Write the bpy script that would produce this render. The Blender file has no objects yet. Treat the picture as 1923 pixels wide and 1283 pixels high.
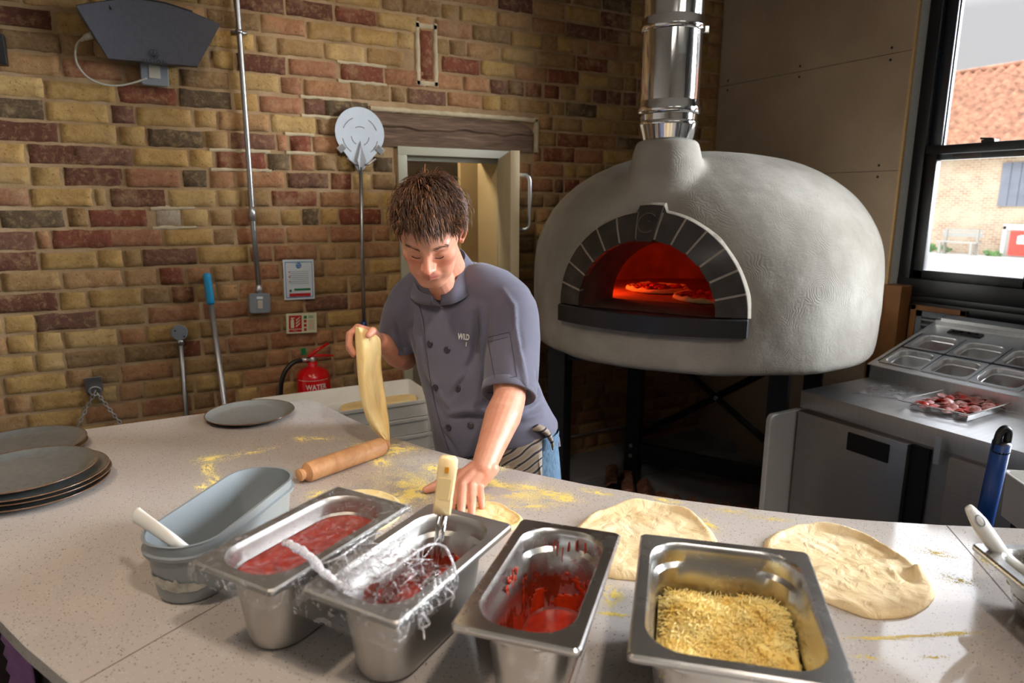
import bpy, bmesh, math, random
import numpy as np
from mathutils import Vector, Matrix, noise
from mathutils.bvhtree import BVHTree
random.seed(7); np.random.seed(7)
COL = bpy.context.scene.collection
PI = math.pi
# ------------------------------------------------------------------ camera model
FPX, PITCH, ROLL, YAW = 1261.36, .203503, .00350865, .510296
CH = 1.71                       # eye height; work counter top is z = 1.0
_cy, _sy = math.cos(YAW), math.sin(YAW)
CF = np.array([_sy*math.cos(PITCH), _cy*math.cos(PITCH), -math.sin(PITCH)])
_r = np.array([_cy, -_sy, 0.]); _u = np.cross(_r, CF)
CR = _r*math.cos(ROLL)+_u*math.sin(ROLL); CU = -_r*math.sin(ROLL)+_u*math.cos(ROLL)
def ray(x, y): return CF*FPX + CR*(x-961.5) - CU*(y-641.5)
def _at(d, t): return np.array([0, 0, CH]) + d*t
def onz(x, y, z=1.0): d = ray(x, y); return _at(d, (z-CH)/d[2])
def ony(x, y, Y=3.5): d = ray(x, y); return _at(d, Y/d[1])
def onx(x, y, X): d = ray(x, y); return _at(d, X/d[0])
def dep(x, y, D): return _at(ray(x, y), D/FPX)
# ------------------------------------------------------------------ objects
def link(o, parent=None):
    COL.objects.link(o)
    if parent is not None: o.parent = parent
    return o
def mesh(name, V, F, mat=None, parent=None, smooth=False, col=None, uv=None, auto=None, recalc=True):
    me = bpy.data.meshes.new(name)
    V = np.asarray(V, dtype=float)
    off = parent.get('_o') if parent is not None else None
    if off is not None: V = V - np.array(off[:])
    me.from_pydata(V.tolist(), [], [list(map(int, f)) for f in F])
    if recalc:
        bm = bmesh.new(); bm.from_mesh(me); bmesh.ops.recalc_face_normals(bm, faces=bm.faces[:]); bm.to_mesh(me); bm.free()
    if smooth: me.polygons.foreach_set('use_smooth', [True]*len(me.polygons))
    if col is not None:
        a = me.color_attributes.new('Col', 'FLOAT_COLOR', 'POINT')
        c = np.ones((len(V), 4)); c[:, :3] = np.asarray(col)[:, :3]
        a.data.foreach_set('color', c.ravel())
    o = bpy.data.objects.new(name, me)
    for m in (mat if isinstance(mat, (list, tuple)) else [mat]):
        if m: me.materials.append(m)
    link(o, parent)
    if off is not None: o['_o'] = list(off[:])
    if auto is not None:
        me.polygons.foreach_set('use_smooth', [True]*len(me.polygons))
        me.set_sharp_from_angle(angle=math.radians(auto))
    me.update()
    return o
def rootpos(o):
    # world offset of an object's origin (all things are unrotated at build time)
    return np.array(o.get('_o', (0, 0, 0))[:]) if o is not None else np.zeros(3)
def thing(name, label, cat, loc=(0, 0, 0), group=None):
    o = bpy.data.objects.new(name, None); COL.objects.link(o)
    o.location = [float(v) for v in loc]; o.empty_display_size = .05
    o['_o'] = [float(v) for v in loc]
    o['label'] = label; o['category'] = cat
    if group: o['group'] = group
    return o
def tag(o, label, cat, group=None, kind=None):
    o['label'] = label; o['category'] = cat
    if group: o['group'] = group
    if kind: o['kind'] = kind
    return o
def struct(o): o['kind'] = 'structure'; return o
class MB:
    """collects shapes into one mesh"""
    def __init__(s): s.V = []; s.F = []; s.C = []
    def add(s, V, F, c=None):
        n = len(s.V); V = [tuple(map(float, v)) for v in V]
        s.V += V; s.F += [[i+n for i in f] for f in F]
        s.C += [tuple(c) if c is not None else (1, 1, 1)]*len(V)
        return s
    def box(s, a, b, M=None, c=None, bev=0):
        x0, y0, z0 = [min(a[i], b[i]) for i in range(3)]; x1, y1, z1 = [max(a[i], b[i]) for i in range(3)]
        if bev > 0:
            bm = bmesh.new(); bmesh.ops.create_cube(bm, size=1)
            for v in bm.verts:
                v.co = Vector((x0+(v.co.x+.5)*(x1-x0), y0+(v.co.y+.5)*(y1-y0), z0+(v.co.z+.5)*(z1-z0)))
            bmesh.ops.bevel(bm, geom=bm.edges[:], offset=bev, segments=2, affect='EDGES', profile=.6)
            V = [v.co[:] for v in bm.verts]; bm.verts.index_update(); F = [[v.index for v in f.verts] for f in bm.faces]; bm.free()
        else:
            V = [(x0,y0,z0),(x1,y0,z0),(x1,y1,z0),(x0,y1,z0),(x0,y0,z1),(x1,y0,z1),(x1,y1,z1),(x0,y1,z1)]
            F = [(0,3,2,1),(4,5,6,7),(0,1,5,4),(1,2,6,5),(2,3,7,6),(3,0,4,7)]
        if M is not None: V = [tuple(M @ Vector(v)) for v in V]
        return s.add(V, F, c)
    def loft(s, rings, cap0=True, cap1=True, closed=True, c=None):
        V = [p for r in rings for p in r]; n = len(rings[0]); F = []
        for i in range(len(rings)-1):
            for j in range(n if closed else n-1):
                k = (j+1) % n
                F.append((i*n+j, i*n+k, (i+1)*n+k, (i+1)*n+j))
        if cap0: F.append(tuple(range(n-1, -1, -1)))
        if cap1: F.append(tuple(range((len(rings)-1)*n, len(rings)*n)))
        return s.add(V, F, c)
    def tube(s, pts, rad, n=12, cap=True, flat=1.0, up=(0, 0, 1), c=None, roundend=False):
        P = [np.array(p, float) for p in pts]
        R = [rad]*len(P) if np.isscalar(rad) else list(rad)
        if roundend:
            d0 = P[0]-P[1]; d0 /= np.linalg.norm(d0); d1 = P[-1]-P[-2]; d1 /= np.linalg.norm(d1)
            A = [(P[0]+d0*R[0]*math.sin(a), R[0]*math.cos(a)) for a in (1.45, 1.1, .75, .35)]
            B = [(P[-1]+d1*R[-1]*math.sin(a), R[-1]*math.cos(a)) for a in (.35, .75, 1.1, 1.45)]
            P = [a[0] for a in A]+P+[b[0] for b in B]; R = [a[1] for a in A]+R+[b[1] for b in B]
        rings = []; prev = None
        for i, p in enumerate(P):
            a = P[max(i-1, 0)]; b = P[min(i+1, len(P)-1)]
            t = b-a; t = t/(np.linalg.norm(t)+1e-12)
            if prev is None:
                u = np.array(up, float)
                if abs(u @ t) > .95: u = np.array([1., 0, 0])
            else: u = prev
            u = u-t*(u@t); u /= np.linalg.norm(u)+1e-12; prev = u
            v = np.cross(t, u)
            rings.append([p+(u*math.cos(2*PI*k/n)*flat+v*math.sin(2*PI*k/n))*R[i] for k in range(n)])
        return s.loft(rings, cap, cap, c=c)
    def lathe(s, prof, center=(0, 0, 0), n=32, axis=None, cap0=False, cap1=False, c=None):
        cx = np.array(center, float)
        if axis is None: ex, ey, ez = np.eye(3)
        else:
            ez = np.array(axis, float); ez /= np.linalg.norm(ez)
            ex = np.cross(ez, [0, 0, 1.]); 
            if np.linalg.norm(ex) < 1e-3: ex = np.array([1., 0, 0])
            ex /= np.linalg.norm(ex); ey = np.cross(ez, ex)
        rings = [[cx+ez*z+(ex*math.cos(2*PI*k/n)+ey*math.sin(2*PI*k/n))*r for k in range(n)] for r, z in prof]
        return s.loft(rings, cap0, cap1, c=c)
    def ellipsoid(s, cen, rad, M=None, nu=20, nv=14, c=None):
        cen = np.array(cen, float); rings = []
        for i in range(1, nv):
            th = PI*i/nv
            ring = []
            for j in range(nu):
                ph = 2*PI*j/nu
                p = np.array([rad[0]*math.sin(th)*math.cos(ph), rad[1]*math.sin(th)*math.sin(ph), -rad[2]*math.cos(th)])
                if M is not None: p = (np.array(M) @ p)
                ring.append(cen+p)
            rings.append(ring)
        return s.loft(rings, True, True, c=c)
    def prism(s, poly, z0, z1, M=None, c=None):
        a = [(p[0], p[1], z0) for p in poly]; b = [(p[0], p[1], z1) for p in poly]
        if M is not None: a = [tuple(M @ Vector(v)) for v in a]; b = [tuple(M @ Vector(v)) for v in b]
        return s.loft([a, b], c=c)
    def build(s, name, mat, parent=None, smooth=False, auto=None, usecol=False):
        return mesh(name, s.V, s.F, mat, parent, smooth, s.C if usecol else None, auto=auto)
def rrect(hx, hy, r, z, n=6, cx=0, cy=0):
    out = []; r = min(r, hx-1e-4, hy-1e-4)
    for q, (sx, sy) in enumerate(((1, 1), (-1, 1), (-1, -1), (1, -1))):
        for k in range(n+1):
            a = PI/2*(q+k/n)
            out.append((cx+sx*(hx-r)+r*math.cos(a), cy+sy*(hy-r)+r*math.sin(a), z))
    return out
def xf(loc, ang=0): return Matrix.Translation(Vector([float(v) for v in loc])) @ Matrix.Rotation(ang, 4, 'Z')
def tr(V, M): return [tuple(M @ Vector(v)) for v in V]
def apply_mods(o):
    dg = bpy.context.evaluated_depsgraph_get(); ev = o.evaluated_get(dg)
    me = bpy.data.meshes.new_from_object(ev, depsgraph=dg)
    old = o.data; mats = [m for m in old.materials]
    o.modifiers.clear(); o.data = me
    if not len(me.materials):
        for m in mats: me.materials.append(m)
    return o
def remesh(o, vox, smooth=4, fac=.5):
    m = o.modifiers.new('r', 'REMESH'); m.mode = 'VOXEL'; m.voxel_size = vox; m.use_smooth_shade = True
    if smooth:
        s = o.modifiers.new('s', 'SMOOTH'); s.factor = fac; s.iterations = smooth
    return apply_mods(o)
def noise3(P, sc=1.0, seed=0, octv=2):
    return np.array([noise.fractal(Vector((p[0]*sc+seed*7.3, p[1]*sc+seed*3.1, p[2]*sc-seed)), 1.0, 2.0, octv) for p in P])
def verts(o):
    a = np.empty(len(o.data.vertices)*3); o.data.vertices.foreach_get('co', a); return a.reshape(-1, 3)
def setverts(o, V): o.data.vertices.foreach_set('co', np.asarray(V).ravel()); o.data.update()
def normals(o):
    a = np.empty(len(o.data.vertices)*3); o.data.vertices.foreach_get('normal', a); return a.reshape(-1, 3)
def setcol(o, C):
    a = o.data.color_attributes.get('Col') or o.data.color_attributes.new('Col', 'FLOAT_COLOR', 'POINT')
    c = np.ones((len(o.data.vertices), 4)); c[:, :3] = C; a.data.foreach_set('color', c.ravel())
# ------------------------------------------------------------------ materials
def srgb(r, g, b):
    f = lambda c: (c/255/12.92 if c/255 <= .04045 else ((c/255+.055)/1.055)**2.4)
    return (f(r), f(g), f(b), 1)
class N:
    def __init__(s, name):
        s.m = bpy.data.materials.new(name); s.m.use_nodes = True
        s.t = s.m.node_tree; s.t.nodes.clear(); s.n = s.t.nodes; s.l = s.t.links
        s.out = s.n.new('ShaderNodeOutputMaterial'); s.co = None
    def node(s, ty, **kw):
        n = s.n.new(ty)
        for k, v in kw.items():
            if k.startswith('i_'): n.inputs[k[2:].replace('_', ' ')].default_value = v
            else: setattr(n, k, v)
        return n
    def link(s, a, b): s.l.new(a, b)
    def coord(s, kind='Object', scale=(1, 1, 1)):
        if s.co is None: s.co = s.n.new('ShaderNodeTexCoord')
        mp = s.node('ShaderNodeMapping'); mp.inputs['Scale'].default_value = scale
        s.link(s.co.outputs[kind], mp.inputs['Vector']); return mp.outputs['Vector']
    def noise(s, sc, det=4, rough=.55, scale=(1, 1, 1), dist=0, kind='Object'):
        n = s.node('ShaderNodeTexNoise'); n.inputs['Scale'].default_value = sc; n.inputs['Detail'].default_value = det
        n.inputs['Roughness'].default_value = rough; n.inputs['Distortion'].default_value = dist
        s.link(s.coord(kind, scale), n.inputs['Vector']); return n.outputs['Fac']
    def vor(s, sc, feature='F1', scale=(1, 1, 1), out='Distance'):
        n = s.node('ShaderNodeTexVoronoi'); n.feature = feature; n.inputs['Scale'].default_value = sc
        s.link(s.coord('Object', scale), n.inputs['Vector']); return n.outputs[out]
    def ramp(s, fac, stops, interp='LINEAR'):
        n = s.node('ShaderNodeValToRGB'); n.color_ramp.interpolation = interp
        e = n.color_ramp.elements
        while len(e) > 1: e.remove(e[-1])
        e[0].position = stops[0][0]; e[0].color = stops[0][1]
        for p, c in stops[1:]: k = e.new(p); k.color = c
        s.link(fac, n.inputs['Fac']); return n.outputs['Color']
    def mix(s, fac, a, b, mode='MIX'):
        n = s.node('ShaderNodeMix'); n.data_type = 'RGBA'; n.blend_type = mode
        for sock, v in (('Factor', fac), ('A', a), ('B', b)):
            i = n.inputs[sock] if sock == 'Factor' else [q for q in n.inputs if q.name == sock and q.type == 'RGBA'][0]
            if isinstance(v, (int, float)): i.default_value = v
            elif isinstance(v, tuple): i.default_value = v
            else: s.link(v, i)
        return [q for q in n.outputs if q.type == 'RGBA'][0]
    def math(s, op, a, b=0.0, clamp=False):
        n = s.node('ShaderNodeMath', operation=op); n.use_clamp = clamp
        for i, v in ((0, a), (1, b)):
            if isinstance(v, (int, float)): n.inputs[i].default_value = v
            else: s.link(v, n.inputs[i])
        return n.outputs[0]
    def attr(s, name='Col'):
        n = s.node('ShaderNodeVertexColor'); n.layer_name = name; return n.outputs['Color']
    def bump(s, h, strength=.3, dist=.002, normal=None):
        n = s.node('ShaderNodeBump'); n.inputs['Strength'].default_value = strength; n.inputs['Distance'].default_value = dist
        s.link(h, n.inputs['Height'])
        if normal is not None: s.link(normal, n.inputs['Normal'])
        return n.outputs['Normal']
    def bsdf(s, color=(.8, .8, .8, 1), rough=.5, metal=0, normal=None, **kw):
        b = s.node('ShaderNodeBsdfPrincipled')
        for k, v in (('Base Color', color), ('Roughness', rough), ('Metallic', metal)):
            if isinstance(v, (int, float, tuple)): b.inputs[k].default_value = v
            else: s.link(v, b.inputs[k])
        for k, v in kw.items():
            i = b.inputs[k.replace('_', ' ')]
            if isinstance(v, (int, float, tuple)): i.default_value = v
            else: s.link(v, i)
        if normal is not None: s.link(normal, b.inputs['Normal'])
        s.link(b.outputs[0], s.out.inputs[0]); s.b = b
        return s.m
def simple(name, rgb, rough=.5, metal=0, var=.0, nsc=30, bump=0, bsc=200, bd=.001, **kw):
    n = N(name); c = rgb if len(rgb) == 4 else srgb(*rgb)
    col = c
    if var:
        f = n.noise(nsc, 5)
        lo = tuple(max(0, v*(1-var)) for v in c[:3])+(1,); hi = tuple(min(1, v*(1+var)) for v in c[:3])+(1,)
        col = n.ramp(f, [(.3, lo), (.7, hi)])
    nm = n.bump(n.noise(bsc, 3), bump, bd) if bump else None
    return n.bsdf(col, rough, metal, nm, **kw)
M = {}
def mats():
    # --- bricks (per brick colour in Col; second colour pattern from noise)
    n = N('old_brick'); base = n.attr('Col')
    dkb = n.mix(1.0, base, (.62, .56, .50, 1), 'MULTIPLY')
    f1 = n.ramp(n.noise(15, 7, .68, dist=.8), [(.40, (0, 0, 0, 1)), (.60, (1, 1, 1, 1))])
    c = n.mix(n.math('MULTIPLY', f1, .62), base, dkb)
    f2 = n.ramp(n.noise(34, 6, .7, dist=.5), [(.50, (0, 0, 0, 1)), (.64, (1, 1, 1, 1))])
    c = n.mix(n.math('MULTIPLY', f2, .36), c, srgb(204, 174, 128))
    f3 = n.ramp(n.noise(75, 6, .75), [(.34, (1, 1, 1, 1)), (.43, (0, 0, 0, 1))])
    c = n.mix(n.math('MULTIPLY', f3, .8), c, srgb(60, 46, 32))
    f4 = n.ramp(n.noise(3.2, 7, .72), [(.52, (0, 0, 0, 1)), (.66, (1, 1, 1, 1))])
    c = n.mix(n.math('MULTIPLY', f4, .65), c, srgb(190, 162, 126))
    c = n.mix(.16, c, srgb(128, 104, 82)); c = n.mix(1.0, c, (.88, .84, .77, 1), 'MULTIPLY')
    h = n.math('ADD', n.noise(60, 7, .75), n.math('MULTIPLY', n.noise(20, 4), 1.2))
    M['brick'] = n.bsdf(c, .85, 0, n.bump(h, .8, .006), Specular_IOR_Level=.25)
    n = N('lime_mortar')
    c = n.ramp(n.noise(5, 7, .65), [(.3, srgb(138, 112, 82)), (.55, srgb(168, 140, 106)), (.75, srgb(188, 164, 134))])
    M['mortar'] = n.bsdf(c, .9, 0, n.bump(n.noise(90, 6, .7), .8, .005), Specular_IOR_Level=.2)
    M['mortar_pale'] = simple('pale_mortar', (186, 170, 140), .9, 0, .15, 20, .6, 120, .003)
    # --- chipboard
    n = N('chipboard')
    c = n.ramp(n.noise(2.2, 4), [(.3, srgb(164, 140, 116)), (.7, srgb(186, 164, 138))])
    c = n.mix(.22, c, n.ramp(n.noise(190, 4, .7), [(.35, srgb(84, 66, 48)), (.65, srgb(176, 156, 128))]))
    M['chip'] = n.bsdf(c, .75, 0, n.bump(n.noise(200, 4), .2, .001))
    M['chip_edge'] = simple('chipboard_edge', (196, 160, 112), .8, 0, .2, 150, .6, 200, .002)
    M['board_grey'] = simple('grey_board', (206, 206, 202), .75, 0, .12, 120, .3, 200, .001)
    M['wood_post'] = simple('brown_timber', (140, 92, 50), .55, 0, .2, 9, .2, 60, .001)
    # --- render / clay of the oven
    n = N('oven_render')
    c = n.ramp(n.noise(3.2, 6, .6), [(.3, srgb(146, 139, 128)), (.5, srgb(162, 156, 146)), (.72, srgb(180, 175, 166))])
    v = n.node('ShaderNodeTexVoronoi'); v.inputs['Scale'].default_value = 5.5
    n.link(n.coord(), v.inputs['Vector'])
    w = n.node('ShaderNodeMath', operation='SINE'); n.link(n.math('MULTIPLY', n.math('ADD', v.outputs['Distance'], n.math('MULTIPLY', n.noise(9, 3), .5)), 120), w.inputs[0])
    g = n.node('ShaderNodeMath', operation='MULTIPLY'); n.link(w.outputs[0], g.inputs[0]); n.link(n.ramp(n.noise(7, 3), [(.5, (0, 0, 0, 1)), (.66, (.28, .28, .28, 1))]), g.inputs[1])
    h = n.math('ADD', g.outputs[0], n.math('ADD', n.noise(120, 5, .7), n.math('MULTIPLY', n.noise(26, 5), 1.5)))
    M['render'] = n.bsdf(c, .92, 0, n.bump(h, .32, .0035), Specular_IOR_Level=.15)
    n = N('arch_tile')
    c = n.ramp(n.noise(14, 6), [(.3, srgb(44, 40, 38)), (.7, srgb(72, 66, 61))])
    M['tile'] = n.bsdf(c, .32, 0, n.bump(n.noise(40, 4), .15, .002))
    M['joint'] = simple('pale_joint', (178, 168, 152), .8, 0, .15, 60)
    M['joint_dark'] = simple('dirty_joint', (112, 102, 90), .8, 0, .15, 60)
    M['iron'] = simple('black_iron', (34, 34, 37), .42, 0, .15, 20)
    M['steelframe'] = simple('black_steel', (17, 17, 20), .45)
    M['firebrick'] = simple('firebrick', (150, 88, 60), .85, 0, .35, 7, .5, 30, .006)
    M['soot'] = simple('sooty_firebrick', (72, 50, 42), .7, 0, .5, 12, .5, 30, .004)
    # --- metals
    def steel(name, v, rough, var=.25, sc=(1, 1, 1), ns=6, tint=(1, 1, 1), bump=.04):
        n = N(name); f = n.noise(ns, 6, .65, sc)
        c = n.ramp(f, [(.25, (v*.86*tint[0], v*.86*tint[1], v*.86*tint[2], 1)), (.75, (v*tint[0], v*tint[1], v*tint[2], 1))])
        r = n.math('ADD', n.math('MULTIPLY', n.noise(ns*2, 6, .7), var), rough-var/2)
        return n.bsdf(c, r, 1, n.bump(n.noise(ns*3, 3), bump, .001))
    M['pan'] = steel('pan_steel', .70, .26, .16, ns=9, tint=(1, .985, .96))
    M['pan_dull'] = steel('dull_pan_steel', .52, .46, .2, ns=10, tint=(1, .97, .92))
    M['pan_small'] = steel('small_pan_steel', .80, .36, .12, ns=8)
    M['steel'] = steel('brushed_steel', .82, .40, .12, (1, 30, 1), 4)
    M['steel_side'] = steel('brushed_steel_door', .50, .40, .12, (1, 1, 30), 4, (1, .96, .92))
    M['flue'] = steel('polished_flue', .72, .10, .05, ns=2)
    M['galv'] = steel('galvanised_steel', .42, .38, .2, ns=60)
    M['alu'] = simple('aluminium', (190, 192, 196), .35, .9)
    M['alu_white'] = simple('pale_aluminium', (205, 214, 222), .38, .35, .06, 9)
    M['chrome'] = simple('chrome', (220, 220, 220), .1, 1)
    # --- plastics and paint
    M['pl_white'] = simple('white_plastic', (226, 224, 220), .4)
    M['pl_tray'] = simple('white_tray_plastic', (228, 228, 224), .45, 0, .05, 5)
    M['pl_dark'] = simple('charcoal_plastic', (80, 80, 88), .5, 0, .1, 60)
    M['pl_ink'] = simple('dark_print', (24, 23, 26), .5)
    M['pl_grey'] = simple('grey_switch_plastic', (120, 126, 134), .45)
    M['pl_cable'] = simple('pale_cable', (176, 170, 156), .5)
    M['pl_blue'] = simple('light_blue_plastic', (22, 140, 190), .35)
    M['pl_navy'] = simple('deep_blue_plastic', (20, 62, 130), .35)
    M['pl_black'] = simple('black_plastic', (16, 16, 18), .4)
    M['pl_cream'] = simple('cream_plastic', (248, 218, 164), .35)
    M['orange'] = simple('orange_hole', (226, 150, 40), .5)
    n = N('grey_tub_plastic')
    M['tub'] = n.bsdf(srgb(128, 134, 137), .33, 0, n.bump(n.noise(60, 2), .05, .001))
    M['tub_worn'] = simple('worn_label_patch', (170, 166, 156), .8, 0, .3, 60)
    M['ext_red'] = simple('extinguisher_red', (196, 14, 20), .18)
    M['red'] = simple('red_print', (178, 26, 36), .4)
    M['green'] = simple('green_print', (16, 110, 60), .4)
    M['blueprint'] = simple('blue_print', (44, 110, 170), .4)
    M['white_paper'] = simple('laminated_paper', (206, 214, 222), .25)
    M['glow_sign'] = simple('ivory_sign', (206, 206, 176), .35)
    M['paint_door'] = simple('cream_door_paint', (212, 186, 138), .55, 0, .05, 4)
    M['paint_leaf'] = simple('beige_door_paint', (196, 180, 148), .55, 0, .04, 5)
    M['paint_frame'] = simple('grey_green_frame_paint', (172, 170, 152), .5, 0, .04, 6)
    M['black_paint'] = simple('black_frame_paint', (20, 20, 23), .3)
    M['anthracite'] = simple('anthracite_frame_paint', (40, 44, 52), .22)
    M['plaster'] = simple('white_plaster', (190, 184, 174), .8)
    M['ceil'] = simple('ceiling_boards', (206, 202, 194), .8)
    # --- lintel wood
    n = N('weathered_beam')
    c = n.ramp(n.noise(7, 7, .65, (1, 4, 12)), [(.3, srgb(70, 52, 40)), (.55, srgb(108, 84, 66)), (.75, srgb(134, 110, 90))])
    M['beam'] = n.bsdf(c, .85, 0, n.bump(n.noise(14, 6, .6, (1, 4, 14)), .7, .005))
    n = N('rolling_pin_wood')
    c = n.ramp(n.noise(9, 6, .6, (1.0, 1.0, 1.0), 2.2), [(.3, srgb(168, 114, 72)), (.55, srgb(200, 148, 100)), (.8, srgb(216, 170, 122))])
    M['pinwood'] = n.bsdf(c, .6, 0)
    n = N('heat_log')
    c = n.ramp(n.noise(28, 5), [(.3, srgb(96, 58, 42)), (.7, srgb(150, 104, 82))])
    M['log'] = n.bsdf(c, .8, 0, n.bump(n.noise(60, 4), .5, .004))
    # --- quartz worktop
    n = N('speckled_quartz')
    c = srgb(186, 177, 170)
    s1 = n.ramp(n.vor(210), [(.17, (1, 1, 1, 1)), (.25, (0, 0, 0, 1))])
    pick = n.ramp(n.noise(95, 2), [(.50, (0, 0, 0, 1)), (.56, (1, 1, 1, 1))])
    c = n.mix(n.math('MULTIPLY', n.math('MULTIPLY', s1, pick), .95), c, srgb(78, 66, 58))
    s2 = n.ramp(n.vor(75), [(.09, (1, 1, 1, 1)), (.13, (0, 0, 0, 1))])
    c = n.mix(n.math('MULTIPLY', s2, .8), c, srgb(100, 90, 82))
    s3 = n.ramp(n.vor(130, scale=(1.1, .9, 1)), [(.10, (1, 1, 1, 1)), (.16, (0, 0, 0, 1))])
    c = n.mix(n.math('MULTIPLY', s3, .5), c, srgb(236, 232, 226))
    M['quartz'] = n.bsdf(c, n.math('ADD', n.math('MULTIPLY', n.noise(12, 5), .10), .02), 0, n.bump(n.noise(160, 3), .02, .0005), IOR=1.6)
    M['quartz_edge'] = simple('quartz_edge', (128, 132, 124), .35, 0, .1, 150)
    M['seam'] = simple('worktop_seam', (88, 78, 72), .6)
    M['carcass'] = simple('dark_stained_panel', (38, 24, 20), .5)
    M['lilac'] = simple('lilac_cloth', (140, 96, 140), .85, 0, .08, 60)
    n = N('grey_floor')
    c = n.ramp(n.noise(4, 6), [(.3, srgb(116, 116, 118)), (.7, srgb(140, 140, 142))])
    M['floor'] = n.bsdf(c, .5, 0)
    # --- food
    n = N('tomato_sauce')
    c = n.ramp(n.noise(60, 5), [(.3, (.34, .012, .004, 1)), (.7, (.50, .035, .010, 1))])
    M['sauce'] = n.bsdf(c, .30, 0, n.bump(n.noise(45, 6, .6), .5, .006), Subsurface_Weight=.0)
    M['sauce_smear'] = simple('sauce_smear', (168, 44, 12), .3, 0, .2, 80)
    n = N('sauce_film'); t_ = n.node('ShaderNodeBsdfTransparent'); t_.inputs['Color'].default_value = (1, .55, .42, 1); p_ = n.node('ShaderNodeBsdfPrincipled'); p_.inputs['Base Color'].default_value = (.22, .022, .006, 1); p_.inputs['Roughness'].default_value = .35
    mx = n.node('ShaderNodeMixShader'); n.link(n.ramp(n.noise(50, 6, .65), [(.35, (.25, .25, .25, 1)), (.65, (.8, .8, .8, 1))]), mx.inputs[0]); n.link(t_.outputs[0], mx.inputs[1]); n.link(p_.outputs[0], mx.inputs[2]); n.link(mx.outputs[0], n.out.inputs[0]); M['sauce_film'] = n.m
    n = N('grated_cheese')
    M['cheese'] = n.bsdf(n.ramp(n.noise(30, 4), [(.3, srgb(250, 212, 112)), (.7, srgb(255, 238, 172))]), .75, 0, Specular_IOR_Level=.25, Subsurface_Weight=.1, Subsurface_Radius=(.01, .006, .002), Subsurface_Scale=.3)
    n = N('raw_dough')
    c = n.ramp(n.noise(9, 6, .6), [(.3, srgb(214, 184, 134)), (.55, srgb(230, 206, 162)), (.75, srgb(242, 226, 194))])
    M['dough'] = n.bsdf(c, .7, 0, n.bump(n.noise(26, 6, .6, (1, 1, 1), .8), .8, .010), Subsurface_Weight=.1, Subsurface_Radius=(.012, .008, .004), Subsurface_Scale=.3)
    n = N('floured_dough')
    c = n.ramp(n.noise(12, 6, .6), [(.3, srgb(244, 208, 136)), (.7, srgb(253, 232, 176))])
    M['dough_y'] = n.bsdf(c, .75, 0, n.bump(n.noise(30, 6, .6, (1, 1, .3), .6), .7, .008), Subsurface_Weight=.12, Subsurface_Radius=(.012, .008, .004), Subsurface_Scale=.3)
    M['semolina'] = simple('semolina_flour', (250, 222, 140), .9, 0, .2, 300)
    n = N('cured_meat')
    M['meat'] = n.bsdf(n.ramp(n.noise(60, 5), [(.3, srgb(150, 60, 54)), (.5, srgb(200, 124, 116)), (.7, srgb(226, 184, 176))]), .35, 0)
    M['pepperoni'] = simple('pepperoni', (186, 40, 22), .35, 0, .3, 80)
    M['olive'] = simple('green_olive', (120, 128, 40), .35, 0, .3, 40)
    # --- cling film and clear plastic
    def film(name, white, gloss, bs=60, fac=.06):
        n = N(name); tr_ = n.node('ShaderNodeBsdfTransparent'); gl = n.node('ShaderNodeBsdfGlossy'); gl.inputs['Roughness'].default_value = gloss
        df = n.node('ShaderNodeBsdfTranslucent') ; df.inputs['Color'].default_value = (.95, .93, .96, 1)
        dd = n.node('ShaderNodeBsdfDiffuse'); dd.inputs['Color'].default_value = (.95, .93, .96, 1)
        nm = n.bump(n.noise(bs, 4, .55, (1, 1, 1), 1.2), .8, .005)
        n.link(nm, gl.inputs['Normal'])
        fr = n.node('ShaderNodeFresnel'); fr.inputs['IOR'].default_value = 1.5; n.link(nm, fr.inputs['Normal'])
        m1 = n.node('ShaderNodeMixShader'); n.link(n.math('ADD', n.math('MULTIPLY', fr.outputs[0], .6), fac, True), m1.inputs[0])
        n.link(tr_.outputs[0], m1.inputs[1]); n.link(gl.outputs[0], m1.inputs[2])
        m0 = n.node('ShaderNodeMixShader'); m0.inputs[0].default_value = .4; n.link(dd.outputs[0], m0.inputs[1]); n.link(df.outputs[0], m0.inputs[2])
        rid = n.ramp(n.noise(bs*.8, 3, .6, (1, 1, 1), 2.0), [(.53, (0, 0, 0, 1)), (.56, (white, white, white, 1)), (.59, (0, 0, 0, 1))])
        a = n.math('MULTIPLY', rid, 1.0) if white else 0.0
        at = n.attr('Col'); sep = n.node('ShaderNodeSeparateColor'); n.link(at, sep.inputs[0])
        wfac = n.math('MULTIPLY', n.math('ADD', a, .05), sep.outputs[0], True)
        m2 = n.node('ShaderNodeMixShader'); n.link(wfac, m2.inputs[0]); n.link(m1.outputs[0], m2.inputs[1]); n.link(m0.outputs[0], m2.inputs[2])
        n.link(m2.outputs[0], n.out.inputs[0]); return n.m
    M['film'] = film('cling_film', .7, .07, 40, .02)
    M['clearpl'] = film('clear_plastic', .15, .05, 20, .10)
    n = N('window_glass'); tr_ = n.node('ShaderNodeBsdfTransparent'); gl = n.node('ShaderNodeBsdfGlossy'); gl.inputs['Roughness'].default_value = .0
    fr = n.node('ShaderNodeFresnel'); fr.inputs['IOR'].default_value = 1.45
    m1 = n.node('ShaderNodeMixShader'); n.link(fr.outputs[0], m1.inputs[0]); n.link(tr_.outputs[0], m1.inputs[1]); n.link(gl.outputs[0], m1.inputs[2]); n.link(m1.outputs[0], n.out.inputs[0])
    M['glass'] = n.m
    # --- crockery
    n = N('stoneware')
    c = n.attr('Col'); c = n.mix(.25, c, n.ramp(n.noise(60, 5), [(.3, srgb(52, 50, 46)), (.7, srgb(104, 102, 96))]))
    M['stoneware'] = n.bsdf(c, .22, 0, n.bump(n.noise(18, 3), .05, .002), Coat_Weight=.3)
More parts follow.
